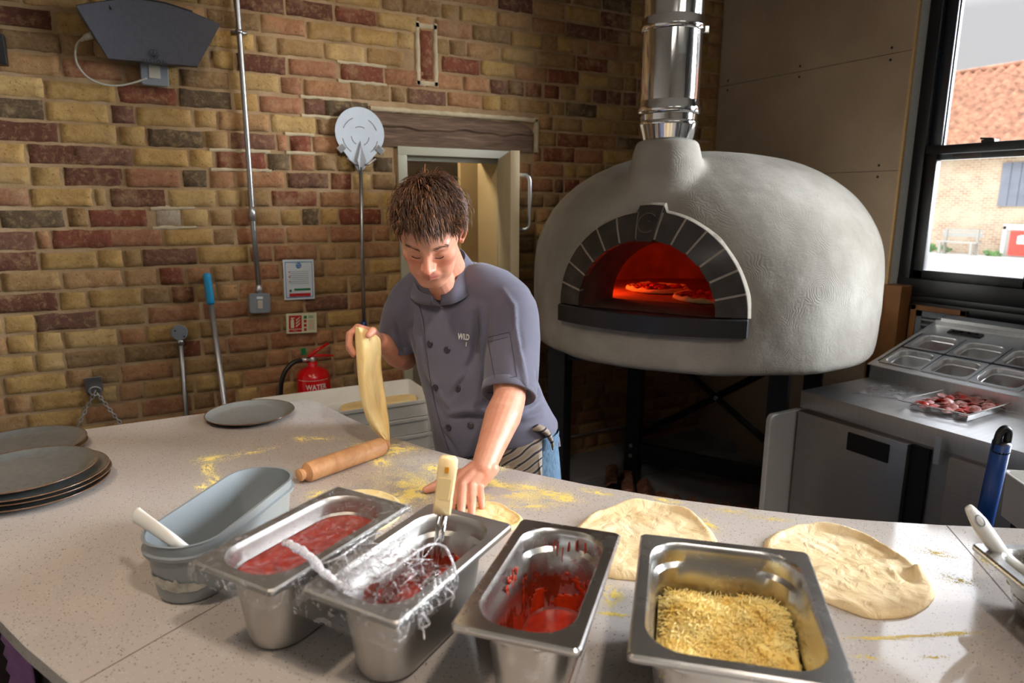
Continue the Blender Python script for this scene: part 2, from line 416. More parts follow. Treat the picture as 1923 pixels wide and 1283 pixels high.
    # --- person
    n = N('skin'); c = n.attr('Col'); c = n.mix(.16, c, n.ramp(n.noise(45, 5, .6), [(.3, srgb(196, 104, 82)), (.7, srgb(246, 196, 166))]))
    M['skin'] = n.bsdf(c, .42, 0, n.bump(n.noise(220, 4, .7), .25, .0012), Subsurface_Weight=.18, Subsurface_Radius=(.02, .008, .004), Subsurface_Scale=.35)
    n = N('brown_hair'); M['hair'] = n.bsdf(n.attr('Col'), .5, 0, Specular_IOR_Level=.35)
    n = N('slate_cotton')
    c = n.ramp(n.noise(3.5, 4), [(.3, srgb(84, 83, 99)), (.7, srgb(98, 97, 115))])
    h = n.math('ADD', n.math('MULTIPLY', n.noise(5, 2, .45, (1, 1, .6), .3), 6.0), n.math('MULTIPLY', n.noise(900, 2), .12))
    M['jacket'] = n.bsdf(c, .85, 0, n.bump(h, .4, .004), Sheen_Weight=.25, Sheen_Roughness=.5)
    M['stitch'] = simple('jacket_stitching', (66, 64, 80), .9)
    M['button'] = simple('dark_button', (44, 44, 52), .35)
    n = N('washed_denim')
    c = n.ramp(n.noise(9, 5), [(.3, srgb(54, 76, 98)), (.7, srgb(90, 116, 140))]); c = n.mix(.25, c, n.ramp(n.noise(380, 2, .5, (1, 1, .1)), [(.4, srgb(44, 70, 100)), (.6, srgb(140, 170, 192))]))
    M['denim'] = n.bsdf(c, .9, 0, n.bump(n.noise(14, 4), .4, .006))
    n = N('striped_apron_cloth')
    wv = n.node('ShaderNodeTexWave'); wv.wave_type = 'BANDS'; wv.bands_direction = 'Z'; wv.inputs['Scale'].default_value = 22; wv.inputs['Distortion'].default_value = 2.5; wv.inputs['Detail'].default_value = 1
    wv.bands_direction = 'DIAGONAL'; n.link(n.coord('Object', (-.55, .45, 1)), wv.inputs['Vector'])
    st = n.ramp(wv.outputs['Fac'], [(.0, srgb(48, 46, 52)), (.10, srgb(48, 46, 52)), (.16, srgb(158, 144, 130)), (1, srgb(142, 128, 112))])
    M['apron'] = n.bsdf(st, .9, 0, n.bump(n.noise(30, 4), .3, .003))
    M['letter'] = simple('white_lettering', (214, 212, 206), .6)
    M['shoe'] = simple('black_shoe', (20, 20, 20), .5)
    # --- outside
    n = N('barn_brick'); br = n.node('ShaderNodeTexBrick'); br.inputs['Scale'].default_value = 1.0
    br.inputs['Brick Width'].default_value = .24; br.inputs['Row Height'].default_value = .085; br.inputs['Mortar Size'].default_value = .012
    br.inputs['Color1'].default_value = srgb(166, 138, 106); br.inputs['Color2'].default_value = srgb(146, 108, 80); br.inputs['Mortar'].default_value = srgb(192, 178, 160)
    n.link(n.coord('Object', (1, 1, 1)), br.inputs['Vector'])
    # object axes are laid so that X runs along the wall and Y up it
    c = n.mix(n.ramp(n.noise(1.2, 5), [(.4, (0, 0, 0, 1)), (.65, (.8, .8, .8, 1))]), br.outputs['Color'], srgb(184, 168, 144))
    M['barnbrick'] = n.bsdf(c, .9)
    M['pantile'] = simple('clay_pantile', (152, 106, 80), .8, 0, .5, 4)
    M['gravel'] = simple('pale_gravel', (206, 204, 198), .9, 0, .05, 2)
    M['gutter'] = simple('grey_gutter', (90, 98, 106), .5)
    M['barndoor'] = simple('grey_board_door', (104, 108, 118), .7, 0, .1, 3)
    M['bench'] = simple('weathered_bench', (150, 148, 140), .8)
    M['hedge'] = simple('green_weed', (84, 122, 60), .9, 0, .3, 4)
mats()
# ================================================================== ROOM SHELL
WY, WX = 3.5, 3.552             # brick wall plane, chipboard wall plane
CO = .0885                      # brick course height
RED, DRED, PURP, PINK, DARK, PALE = srgb(136, 70, 54), srgb(104, 58, 48), srgb(120, 82, 72), srgb(176, 122, 94), srgb(92, 80, 64), srgb(196, 186, 172)
spec = [(38,52,'s',DRED),(46,229,'s',DRED),(110,271,'s',DRED),(174,315,'s',DRED),(258,358,'s',DRED),(222,395,'s',RED),(276,163,'s',RED),(489,25,'s',DRED),
 (583,37,'s',DRED),(490,103,'s',DRED),(587,115,'s',PINK),(452,288,'s',RED),(563,256,'h',RED),(553,362,'s',RED),(613,187,'s',PURP),(680,124,'s',RED),
 (865,109,'s',RED),(801,172,'s',PURP),(968,24,'s',DRED),(1156,28,'s',DRED),(1156,55,'s',DRED),(1112,110,'s',RED),(937,151,'h',PURP),(968,156,'h',DRED),(1002,157,'h',RED),
 (1036,161,'h',RED),(1126,171,'h',PURP),(1154,174,'h',PURP),(1183,176,'h',PURP),(1076,255,'s',RED),(1049,281,'s',RED),(1009,338,'s',PINK),(1074,342,'h',RED),(677,397,'s',RED),
 (908,209,'s',PINK),(845,204,'s',PINK),(154,437,'s',RED),(318,470,'s',PURP),(322,507,'h',RED),(48,559,'s',DRED),(10,480,'s',DRED),(480,502,'s',PINK),(327,581,'s',PINK),
 (613,562,'s',PURP),(482,608,'s',PINK),(550,641,'s',PINK),(365,319,'h',DARK),(315,395,'h',PALE),(385,180,'s',DARK),(195,310,'s',PURP),(60,395,'s',DARK),(250,435,'s',PINK),
 (490,440,'s',PINK),(660,440,'s',PINK),(1130,255,'s',PINK),(650,195,'s',DARK),(640,330,'h',RED),(720,325,'h',DARK)]
yel = [srgb(206, 170, 108), srgb(196, 160, 100), srgb(214, 182, 124), srgb(176, 142, 96), srgb(198, 156, 112), srgb(186, 136, 100), srgb(158, 128, 92)]
rows = {}
for px, py, k, c in spec:
    p = ony(px, py); rows.setdefault(int(p[2]//CO), []).append((p[0], .105 if k == 'h' else .222, c))
rng = random.Random(11)
bb = MB()
vert = ony(801, 104)            # the single upright red brick
def brick(x0, x1, z0, z1, c):
    nx, nz = max(3, int((x1-x0)/.022)), 5
    x0 += rng.uniform(0, .004); x1 -= rng.uniform(0, .004); z0 += rng.uniform(0, .004); z1 -= rng.uniform(0, .004)
    s = rng.random()*40; dep_ = rng.uniform(.003, .008)
    V = []; cc = []
    for i in range(nx+1):
        for j in range(nz+1):
            u, v = i/nx, j/nz
            e = min(u, 1-u)*(x1-x0); g = min(v, 1-v)*(z1-z0)
            if 0 < i < nx: u = (.0025+(x1-x0-.005)*(i-1)/(nx-2))/(x1-x0)
            if 0 < j < nz: v = (.0025+(z1-z0-.005)*(j-1)/(nz-2))/(z1-z0)
            x = x0+(x1-x0)*u; z = z0+(z1-z0)*v
            wob = noise.noise(Vector((x*22+s, z*22, s)))
            if i in (0, nx): x += wob*.011
            if j in (0, nz): z += wob*.009
            d = dep_ + (noise.noise(Vector((x*30, z*40, s)))*.0035 if e > .001 and g > .001 else -dep_-.0015)
            V.append((x, WY-d, z)); cc.append(c)
    F = []
    for i in range(nx):
        for j in range(nz):
            a = i*(nz+1)+j
            F.append((a, a+nz+1, a+nz+2, a+1))
    n = len(bb.V); bb.V += V; bb.F += [[q+n for q in f] for f in F]; bb.C += cc
def fill(x0, x1, z, sp):
    """fill one course between x0 and x1 with stretchers and headers around the given ones"""
    zz0, zz1 = z+.0045, z+CO-.0045
    sp = sorted([s for s in sp if s[0]-s[1]/2 > x0 and s[0]+s[1]/2 < x1])
    x = x0+rng.uniform(0, .1)*(-1)
    for s in sp+[(1e9, 0, None)]:
        end = min(x1, s[0]-s[1]/2-.006)
        while x < end-.03:
            w = .222 if rng.random() < .62 else .105
            w += rng.uniform(-.012, .012)
            if x+w > end-.05: w = end-x
            c = rng.choice(yel); r = rng.random()
            if r < .07: c = PINK
            elif r < .085: c = RED
            elif r < .11: c = PURP
            elif r < .13: c = DARK
            if z < .85 and rng.random() < .4: c = rng.choice([PINK, yel[4], yel[5]])
            k = rng.uniform(.85, 1.08); c = tuple(v*k for v in c[:3])
            if not (x-.02 < vert[0] < x+w+.02 and abs(z+CO/2-vert[2]) < .12):
                o = rng.uniform(-.002, .002)
                a, b = max(x, x0)+.0045, min(x+w, x1)-.0045
                if b-a > .03: brick(a, b, zz0+o, zz1+o+rng.uniform(-.003, .002), c)
            x += w
        if s[2] is not None:
            brick(s[0]-s[1]/2, s[0]+s[1]/2, zz0, zz1, s[2][:3]); x = s[0]+s[1]/2+.006
DX0, DX1, DZ = 1.262, 1.93, 2.0          # doorway
LX0, LX1, LZ = 1.12, 2.095, 2.165        # timber lintel
k = 0
while k*CO < 3.35:
    z = k*CO; sp = rows.get(k, [])
    if z+CO/2 < DZ-.01: fill(-2.8, DX0, z, sp); fill(DX1, WX, z, sp)
    elif z+CO/2 < LZ+.01: fill(-2.8, LX0, z, sp); fill(LX1, WX, z, sp)
    else: fill(-2.8, WX, z, sp)
    k += 1
brick(vert[0]-.036, vert[0]+.036, vert[2]-.125, vert[2]+.125, RED[:3])
wall = MB()
for a, b in (((-2.8, WY, 0), (DX0, WY+.3, 3.35)), ((DX0, WY, DZ), (WX+.3, WY+.3, 3.35)), ((DX1, WY, 0), (WX+.3, WY+.3, DZ))): wall.box(a, b)
nb = len(wall.V)
ob = MB(); ob.add(wall.V, wall.F); 
# pale repointing around the upright brick and the lintel
wb = struct(wall.build('wall_back', M['mortar']))
bo = struct(mesh('wall_back_brickwork', bb.V, bb.F, M['brick'], None, True, bb.C, recalc=False)); bo.parent = wb
pale = MB()
def ragged(x0, x1, z0, z1, d=.012, am=.006):
    pts = []; n = max(4, int(max(x1-x0, z1-z0)/.02))
    if x1-x0 > z1-z0:
        r = [[(x0+(x1-x0)*i/n, WY-.002, z0+noise.noise(Vector((i*.6, 1, z0)))*am), (x0+(x1-x0)*i/n, WY-d, z0+.003), (x0+(x1-x0)*i/n, WY-d, z1-.003), (x0+(x1-x0)*i/n, WY-.002, z1+noise.noise(Vector((i*.5, 5, z0)))*am)] for i in range(n+1)]
    else:
        r = [[(x0+noise.noise(Vector((i*.6, 1, x0)))*am, WY-.002, z0+(z1-z0)*i/n), (x0+.003, WY-d, z0+(z1-z0)*i/n), (x1-.003, WY-d, z0+(z1-z0)*i/n), (x1+noise.noise(Vector((i*.5, 4, x0)))*am, WY-.002, z0+(z1-z0)*i/n)] for i in range(n+1)]
    pale.loft(r, False, False, closed=False)
ragged(LX0, LX1+.02, LZ+.002, LZ+.028, .02); ragged(LX1+.0, LX1+.03, DZ-.0, LZ+.02, .02)
vx, vz = vert[0], vert[2]
ragged(vx-.062, vx-.038, vz-.15, vz+.16, .008); ragged(vx+.038, vx+.062, vz-.15, vz+.16, .008)
ragged(vx-.062, vx+.062, vz+.128, vz+.155, .008); ragged(vx-.062, vx+.062, vz-.155, vz-.128, .008)
for px, py, w in ((452, 288, .135), (563, 256, .07), (325, 392, .09), (680, 124, .125), (613, 187, .125)):
    p = ony(px, py); zc = (int(p[2]//CO)+.5)*CO
    ragged(p[0]-w, p[0]+w, zc+.036, zc+.052, .006, .009); ragged(p[0]-w, p[0]+w, zc-.052, zc-.036, .006, .009)
po = struct(pale.build('wall_back_repointing', M['mortar_pale'], None, True)); po.parent = wb
# lintel beam
lb = MB(); n = 40; R = []
for i in range(n+1):
    x = LX0-.0+(LX1-.012-LX0)*i/n
    wz = .006*math.sin(i*.35)+.004*math.sin(i*.9+1)
    e = 0 if i < n-2 else (.008 if i == n-2 else (.02 if i == n-1 else .04))
    R.append([(x, WY+.2, DZ-.002), (x, WY-.014, DZ-.002), (x, WY-.024+wz*.4, DZ+.03), (x, WY-.018+wz*.3, DZ+.085+wz), (x, WY-.03, DZ+.095+wz), (x, WY-.022, LZ-.02-e), (x, WY-.004, LZ-.003-e+wz*.5), (x, WY+.2, LZ-.003-e)])
lb.loft(R)
lint = lb.build('timber_lintel', M['beam'], None, False, auto=50); tag(lint, 'weathered dark timber lintel beam set in the brick wall above the doorway', 'beam')
# floor, ceiling, remaining walls
fl = MB(); fl.box((-2.8, -3.6, -.1), (WX+.14, WY+.3, 0)); struct(fl.build('floor', M['floor']))
st = MB(); st.box((2.2, 3.12, 0), (WX, WY, .07), bev=.004); tag(st.build('trim_3', M['floor']), 'low grey concrete kerb along the wall below the oven', 'kerb'); struct(bpy.data.objects['trim_3'])
ce = MB(); ce.box((-2.8, -3.6, 3.35), (WX+.14, WY+.3, 3.45)); struct(ce.build('ceiling', M['ceil']))
w = MB(); w.box((-2.9, -3.6, 0), (-2.8, WY+.3, 3.35)); struct(w.build('wall_left', M['plaster']))
w = MB(); w.box((-2.9, -3.7, 0), (WX+.14, -3.6, 3.35)); struct(w.build('wall_front', M['plaster']))
# skirting
sk = MB(); sk.box((DX1+.1, WY-.022, 0), (WX, WY, .03), bev=.003); struct(sk.build('baseboard_back', M['wood_post']))
# ---- chipboard wall (boards 600 mm high) with pale edge, screws
BY = 2.19
cb = MB()
zs = [1.285, 1.885, 2.48, 3.09, 3.35]; zprev = 0
for i, zt in enumerate([.685]+zs):
    cb.box((WX, BY, zprev+.0015), (WX+.018, WY, zt-.0015)); zprev = zt
wr = struct(cb.build('wall_right', M['chip']))
bk = MB(); bk.box((WX+.006, BY+.003, 0), (WX+.12, WY+.3, 3.35)); o = struct(bk.build('wall_right_studs', M['carcass'])); o.parent = wr
ed = MB(); ed.box((WX+.0, BY-.012, 1.285), (WX+.02, BY, 3.35)); o = struct(ed.build('wall_right_board_edge', M['chip_edge'])); o.parent = wr
rv = MB(); rv.box((WX+.02, BY-.012, 1.285), (WX+.115, BY+.003, 3.35)); o = struct(rv.build('wall_right_reveal', M['board_grey'])); o.parent = wr
sc = MB()
for y in (2.30, 2.86, 3.42):
    for z in (2.48, 1.885):
        for dz in (.03, -.03):
            sc.lathe([(0, -.001), (.007, -.001), (.007, .001)], (WX-.0005, y, z+dz), 10, (-1, 0, 0), cap1=True)
o = struct(sc.build('wall_right_screws', M['steelframe'])); o.parent = wr
pz = MB(); pz.box((WX-.012, BY-.10, 0), (WX+.10, BY-.012, 1.283), bev=.004); struct(pz.build('trim_1', M['wood_post']))
pz = MB(); pz.box((WX-.004, BY-.012, 0), (WX+.03, BY+.06, 1.283), bev=.003); struct(pz.build('trim_2', M['wood_post']))
# ---- window wall: black panelled plinth + glazed sashes
GX = WX+.118
YE = -3.6
def winframe(idx, y1, y0, z0=1.262, z1=3.02, zr=1.985):
    fr = MB(); t = .05
    fr.box((GX-.03, y1-.062, z0), (GX+.08, y1, z1), bev=.003); fr.box((GX-.03, y0, z0), (GX+.08, y0+.062, z1), bev=.003)
    fr.box((GX-.034, y0, z0-.03), (GX+.09, y1, z0+.058), bev=.004); fr.box((GX-.03, y0, z1), (GX+.08, y1, z1+.08))
    f = struct(fr.build('window_%d' % idx, M['black_paint'], None, auto=40))
    # grooves on the jamb
    g = MB()
    g.box((GX+.012, y1-.118, zr+.02), (GX+.062, y1-.060, z1), bev=.004); g.box((GX+.012, y0+.060, zr+.02), (GX+.062, y0+.118, z1), bev=.004); g.box((GX+.030, y1-.124, zr+.02), (GX+.044, y1-.116, z1))
    for y in (y1-.066,): g.box((GX-.018, y, zr-.02), (GX-.004, y+.004, z1))
    for y in (y0+.062,): g.box((GX+.012, y, zr+.05), (GX+.06, y+.02, z1))
    o = g.build('upper_sash', M['anthracite'], f, auto=40); o['kind'] = 'structure'
    s = MB()
    s.box((GX-.012, y1-.12, z0+.058), (GX+.03, y1-.064, zr+.02), bev=.004); s.box((GX-.012, y0+.064, z0+.058), (GX+.03, y0+.12, zr+.02), bev=.004)
    s.box((GX-.012, y0+.064, z0+.058), (GX+.03, y1-.064, z0+.105), bev=.004)
    s.box((GX-.02, y0+.064, zr-.022), (GX+.034, y1-.064, zr+.022), bev=.004)
    s.box((GX+.04, y0+.064, zr-.05), (GX+.07, y1-.064, zr-.006), bev=.003)
    o = s.build('lower_sash', M['black_paint'], f, auto=40); o['kind'] = 'structure'
    b = MB(); ym = (y0+y1)/2; b.box((GX-.02, ym-.03, zr+.022), (GX+.02, ym+.03, zr+.034)); b.tube([(GX-.01, ym-.02, zr+.036), (GX-.03, ym+.03, zr+.04)], .005, 8)
    o = b.build('sash_catch', M['steelframe'], f); o['kind'] = 'structure'
    gl = MB(); gl.box((GX+.008, y0+.118, z0+.10), (GX+.012, y1-.118, zr-.02)); o = gl.build('glass_pane', M['glass'], f); o['kind'] = 'structure'
    gl = MB(); gl.box((GX+.048, y0+.07, zr), (GX+.052, y1-.07, z1)); o = gl.build('glass_pane', M['glass'], f); o['kind'] = 'structure'
winframe(1, 2.178, 1.47); winframe(2, 1.33, .43); winframe(3, .29, -.61); winframe(4, -.75, -1.65); winframe(5, -1.79, -2.69); winframe(6, -2.83, -3.56)
for i_, y_ in enumerate((1.33, .29, -.75, -1.79, -2.83)):
    m_ = MB(); m_.box((GX-.06, y_, 1.262), (GX+.06, y_+(.14), 3.1), bev=.004); struct(m_.build('trim_%d' % (4+i_), M['wood_post']))
pb = MB()
for i in range(10):
    pass
pb.box((GX-.03, YE, 0), (GX+.06, 2.178, 1.15)); pb.box((GX-.04, YE, 1.15), (GX+.06, 2.178, 1.20), bev=.004); pb.box((GX-.036, YE, 1.2), (GX+.06, 2.178, 1.232), bev=.004)
pb.box((GX-.05, 2.10, 0), (GX+.02, 2.178, 1.2))
struct(pb.build('wall_window_plinth', M['black_paint'], None, auto=40))
tp = MB(); tp.box((GX-.03, YE, 3.1), (GX+.08, 2.178, 3.35)); struct(tp.build('wall_window_head', M['black_paint']))
# ---- vent grille in timber frame
vx = GX-.032
vent = thing('air_vent', 'timber framed wall vent with grey metal louvre below the window', 'vent', (vx, 1.93, 1.0))
m = MB(); y0, y1, z0, z1 = 1.795, 2.075, .93, 1.185
for a, b in (((vx-.02, y0, z0), (vx, y0+.03, z1)), ((vx-.02, y1-.03, z0), (vx, y1, z1)), ((vx-.02, y0, z1-.028), (vx, y1, z1)), ((vx-.02, y0, z0), (vx, y1, z0+.028))): m.box(a, b, bev=.002)
m.build('timber_frame', M['wood_post'], vent)
m = MB(); 
for a, b in (((vx-.012, y0+.03, z0+.028), (vx-.002, y0+.06, z1-.028)), ((vx-.012, y1-.06, z0+.028), (vx-.002, y1-.03, z1-.028)), ((vx-.012, y0+.03, z1-.06), (vx-.002, y1-.03, z1-.028)), ((vx-.012, y0+.03, z0+.028), (vx-.002, y1-.03, z0+.05))): m.box(a, b)
m.build('grille_frame', M['pl_grey'], vent)
m = MB(); 
for i in range(26): y = y0+.062+i*.0061; m.box((vx-.007, y, z0+.05), (vx-.004, y+.0012, z1-.06))
for i in range(4): z = z1-.075-i*.028; m.box((vx-.010, y0+.06, z-.004), (vx-.004, y1-.06, z+.004))
m.build('louvres', M['alu'], vent)
m = MB(); m.box((vx-.004, y0+.055, z0+.04), (vx-.001, y1-.055, z1-.055)); m.build('backing', M['pl_black'], vent)

# ================================================================== DOOR
d = MB(); fx0, fx1, fz = 1.260, 1.932, 2.002
d.box((fx0, WY-.015, 0), (fx0+.05, WY+.28, fz-.045), bev=.002); d.box((fx1-.05, WY-.0, 0), (fx1, WY+.05, fz-.045), bev=.002); d.box((fx0, WY-.015, fz-.045), (fx1, WY+.28, fz), bev=.002)
d.box((fx0+.05, WY+.05, 0), (fx0+.07, WY+.07, fz-.045)); d.box((fx0+.05, WY+.05, fz-.07), (fx1-.05, WY+.07, fz-.045))
door = struct(d.build('door_1', M['paint_frame'], None, auto=40))
ln_ = MB(); ln_.box((fx1-.045, WY+.05, 0), (fx1, WY+.31, fz-.045)); struct(ln_.build('door_lining', M['paint_door'], door))
# open leaf, hinged on the right, swung towards the oven
leaf_root = door
hx, hy = 1.862, WY-.004
ex, ey = 1.612, 2.90
ln = math.hypot(ex-hx, ey-hy); ang = math.atan2(ey-hy, ex-hx)
ML = Matrix.Translation(Vector((hx, hy, 0))) @ Matrix.Rotation(ang, 4, 'Z')
m = MB(); m.box((0, 0, .012), (ln, .044, 1.955), ML, bev=.002); o = m.build('door_leaf', M['paint_leaf'], door, auto=40); leaf = struct(o)
m = MB(); hz0, hz1 = 1.58, 1.845
pts = [(ln-.08, .044, hz1), (ln-.08, .085, hz1), (ln-.08, .10, hz1-.012), (ln-.08, .105, hz1-.03), (ln-.08, .105, hz0+.03), (ln-.08, .10, hz0+.012), (ln-.08, .085, hz0), (ln-.08, .044, hz0)]
m.tube([tuple(ML @ Vector(p)) for p in pts], .0095, 12); struct(m.build('door_handle', M['alu'], leaf, True))
# the room behind
m = MB(); m.box((.9, WY+1.7, 0), (3.0, WY+1.8, 2.6)); m.box((.8, WY+.3, 0), (.9, WY+1.8, 2.6)); m.box((3.0, WY+.3, 0), (3.1, WY+1.8, 2.6)); struct(m.build('wall_store', M['plaster']))
m = MB(); m.box((.8, WY+.3, 2.45), (3.1, WY+1.8, 2.5)); m.box((.8, WY+.3, -.05), (3.1, WY+1.8, 0)); struct(m.build('floor_store', M['carcass']))
m = MB()
for i in range(4):
    y = WY+.5+i*.35; m.box((.9, y, 2.02+.05*i), (1.9, y+.08, 2.12+.05*i), Matrix.Rotation(.0, 4, 'X'))
tag(m.build('ceiling_battens', M['beam']), 'dark sloping timbers seen through the top of the open doorway', 'timber')
m = MB(); p = ony(864, 300, WY+.90); q = ony(932, 300, WY+.90); m.box((p[0], WY+.90, .01), (q[0]+.15, WY+.94, 2.12), bev=.002)
struct(m.build('door_2', M['paint_door'], None))
# ================================================================== THINGS ON THE BRICK WALL
def text_mesh(name, body, size, mat, parent, T, ext=.0006, align='CENTER', bold=0, sx=1.0):
    cu = bpy.data.curves.new('t', 'FONT'); cu.body = body; cu.size = size; cu.extrude = ext; cu.align_x = align; cu.align_y = 'CENTER'; cu.offset = bold
    cu.resolution_u = 3
    o = bpy.data.objects.new('t', cu); COL.objects.link(o)
    dg = bpy.context.evaluated_depsgraph_get(); me = bpy.data.meshes.new_from_object(o.evaluated_get(dg), depsgraph=dg)
    V = [tuple(T @ Vector((v.co.x*sx, v.co.y, v.co.z))) for v in me.vertices]; F = [list(p.vertices) for p in me.polygons]
    bpy.data.objects.remove(o); bpy.data.curves.remove(cu)
    return mesh(name, V, F, mat, parent)
# frame on the back wall: local x = world X, local y = world Z, local z = towards room (-Y)
def onwall(x, z, y=WY): return Matrix.Translation(Vector((x, y, z))) @ Matrix.Rotation(PI/2, 4, 'X')
# ---- insect light trap (trapezoid shield)
YT = 3.36
P = [ony(146, 22, YT+.06), ony(203, 108, YT), ony(372, 123, YT), ony(411, 52, YT+.02)]
tl, bl, br, trr = [(p[0], p[2]) for p in P]
trap = thing('insect_trap', 'charcoal wedge-shaped wall shield with small printed emblem, above the white cable', 'insect trap', (bl[0], YT, bl[1]))
def topedge(u): return (tl[0]+(trr[0]-tl[0])*u, tl[1]+(trr[1]-tl[1])*u+.055*math.sin(PI*u))
m = MB(); n = 24; outer = []
rings = []
for i in range(n+1):
    u = i/n; t = topedge(u); b = (bl[0]+(br[0]-bl[0])*u, bl[1]+(br[1]-bl[1])*u)
    yt, yb = YT-.035, YT+.02
    rings.append([(t[0], yt, t[1]), (b[0], yb, b[1]), (b[0], yb+.03, b[1]-.002), (b[0], WY-.02, b[1]+.02), (t[0], WY-.02, t[1]+.0), (t[0], yt+.012, t[1]+.006)])
# open at the top: front skin, underside and back
m.loft(rings)
m.build('shield', M['pl_dark'], trap, auto=30)
m = MB()
for i in range(1): m.tube([(bl[0]+.03, YT-.03, tl[1]+.004)]+[(topedge(u)[0], YT-.028, topedge(u)[1]+.008) for u in (.2, .4, .6, .8)], .003, 6)
m.build('front_edge_bead', M['iron'], trap)
pc = ony(288, 101, YT+.012); sl = (P[1]-P[0])
slope = math.atan2(.055, tl[1]-bl[1])
TT = Matrix.Translation(Vector((pc[0], YT+.008, pc[2]-.002))) @ Matrix.Rotation(PI/2+slope, 4, 'X')
m = MB(); r0 = .019
m.add(tr([(r0*math.cos(a), r0*math.sin(a), .001) for a in np.linspace(0, 2*PI, 33)[:-1]]+[((r0-.0015)*math.cos(a), (r0-.0015)*math.sin(a), .001) for a in np.linspace(0, 2*PI, 33)[:-1]], TT), [(i, (i+1) % 32, 32+(i+1) % 32, 32+i) for i in range(32)])
for a, b in (((0, .018), (0, -.014)), ((-.013, .008), (0, -.014)), ((.013, .008), (0, -.014)), ((-.018, -.002), (-.004, -.010)), ((.018, -.002), (.004, -.010))):
    d = np.array([b[0]-a[0], b[1]-a[1]]); nn = np.array([-d[1], d[0]])/np.linalg.norm(d)*.0011
    m.add(tr([(a[0]+nn[0], a[1]+nn[1], .001), (b[0]+nn[0], b[1]+nn[1], .001), (b[0]-nn[0], b[1]-nn[1], .001), (a[0]-nn[0], a[1]-nn[1], .001)], TT), [(0, 1, 2, 3)])
m.build('emblem', M['pl_ink'], trap)
text_mesh('lettering', 'V I S I O N', .021, M['pl_ink'], trap, TT @ Matrix.Translation((0, -.030, .001)), .0004)
cable = [ony(175, 68, 3.40), ony(155, 73, 3.42), ony(143, 88, 3.44), ony(143, 115, 3.45), ony(157, 138, 3.45), ony(180, 154, 3.45), ony(212, 161, 3.45), ony(245, 157, 3.45), ony(276, 147, 3.45)]
def spline(pts, n=8):
    P = [np.array(p, float) for p in pts]; out = []
    for i in range(len(P)-1):
        a, b, c, d = P[max(i-1, 0)], P[i], P[i+1], P[min(i+2, len(P)-1)]
        for k in range(n):
            t = k/n; out.append(.5*((2*b)+(-a+c)*t+(2*a-5*b+4*c-d)*t*t+(-a+3*b-3*c+d)*t**3))
    out.append(P[-1]); return out
m = MB(); m.tube(spline(cable), .0042, 10); m.build('cable', M['pl_cable'], trap, True)
m = MB(); m.tube([ony(174, 66, 3.39), ony(160, 71, 3.41)], [.014, .012], 12); m.tube([ony(160, 71, 3.41), ony(152, 76, 3.42)], [.010, .006], 12); m.build('connector', M['pl_cable'], trap, True)
# ---- switch boxes
def switchbox(px, py, w, label, name='switch_box', tilt=0):
    p = ony(px, py, WY-.03); t = thing(name, label, 'switch', (p[0], WY, p[2]))
    T = onwall(p[0], p[2], WY-.012) @ Matrix.Rotation(tilt, 4, 'Z')
    m = MB(); m.loft([tr(rrect(w*.46, w*.46, .01, 0), T), tr(rrect(w*.46, w*.46, .01, .03), T), tr(rrect(w*.5, w*.5, .012, .031), T), tr(rrect(w*.5, w*.5, .012, .036), T), tr(rrect(w*.47, w*.47, .010, .039), T)])
    m.build('box', M['pl_grey'], t, auto=35)
    return t, T
t, T = switchbox(290, 138, .108, 'grey switched socket box under the insect trap with a cable entering it', tilt=-.03)
m = MB(); m.box((-.022, -.024, .039), (.022, .03, .042), T, bev=.001); m.build('switch_plate', M['pl_cable'], t)
m = MB(); m.box((.005, .038, .039), (.04, .047, .0402), T); m.build('label_strip', M['white_paper'], t)
t, T = switchbox(487, 569, .098, 'grey switch box at the foot of the long steel conduit', tilt=-.04)
m = MB(); m.box((-.012, -.026, .039), (.012, .016, .0425), T, bev=.001); m.build('switch_rocker', M['pl_cable'], t)
m = MB(); m.box((-.015, .022, .039), (.014, .034, .0402), T); m.build('label_strip', M['white_paper'], t)
# ---- conduits
c = thing('conduit', 'tall galvanised conduit pipe running from the ceiling down to the switch box', 'conduit pipe', (ony(487, 553)[0], WY, 0))
m = MB(); m.tube([(ony(445, 0)[0], WY-.03, 3.34), ony(445, 0, WY-.03), ony(476, 425, WY-.03), ony(487, 553, WY-.03)], .0115, 14); m.build('pipe', M['galv'], c, True)
for a, b in (((473, 388), (475, 415)), ((486, 535), (487, 553))):
    m = MB(); m.tube([ony(*a, WY-.03), ony(*b, WY-.03)], .0148, 14); m.build('coupling', M['alu'], c, True)
p = ony(449, 60, WY-.03); m = MB(); m.tube([p+np.array([0, 0, .008]), p-np.array([0, 0, .008])], .016, 12); m.tube([(p[0]-.034, WY-.02, p[2]), (p[0]+.034, WY-.02, p[2])], .007, 8); m.build('saddle_clip', M['galv'], c, True)
p = ony(337, 625, WY-.03)
c = thing('conduit', 'short grey conduit with a round junction box, left of the blue handled pole', 'conduit pipe', (p[0], WY, 0))
m = MB(); m.lathe([(.034, 0), (.036, .012), (.036, .034), (.033, .037)], (p[0], WY-.003, p[2]), 28, (0, -1, 0), cap1=True)
o = m.build('junction_box', M['pl_grey'], c, True, auto=40)
m = MB(); q = ony(352, 790, WY-.03); m.tube([(p[0], WY-.025, p[2]-.03), (q[0], WY-.025, q[2]), (q[0]+.02, WY-.025, .02)], .0105, 12); m.tube([(p[0], WY-.025, p[2]-.03), (p[0]+.002, WY-.025, p[2]-.06)], .014, 12); m.build('pipe', M['galv'], c, True)
for dx, dz in ((-.018, .012), (.018, -.018)):
    m = MB(); m.lathe([(.004, 0), (.004, .002)], (p[0]+dx, WY-.04, p[2]+dz), 10, (0, -1, 0), cap1=True); m.build('screw', M['pl_black'], c)
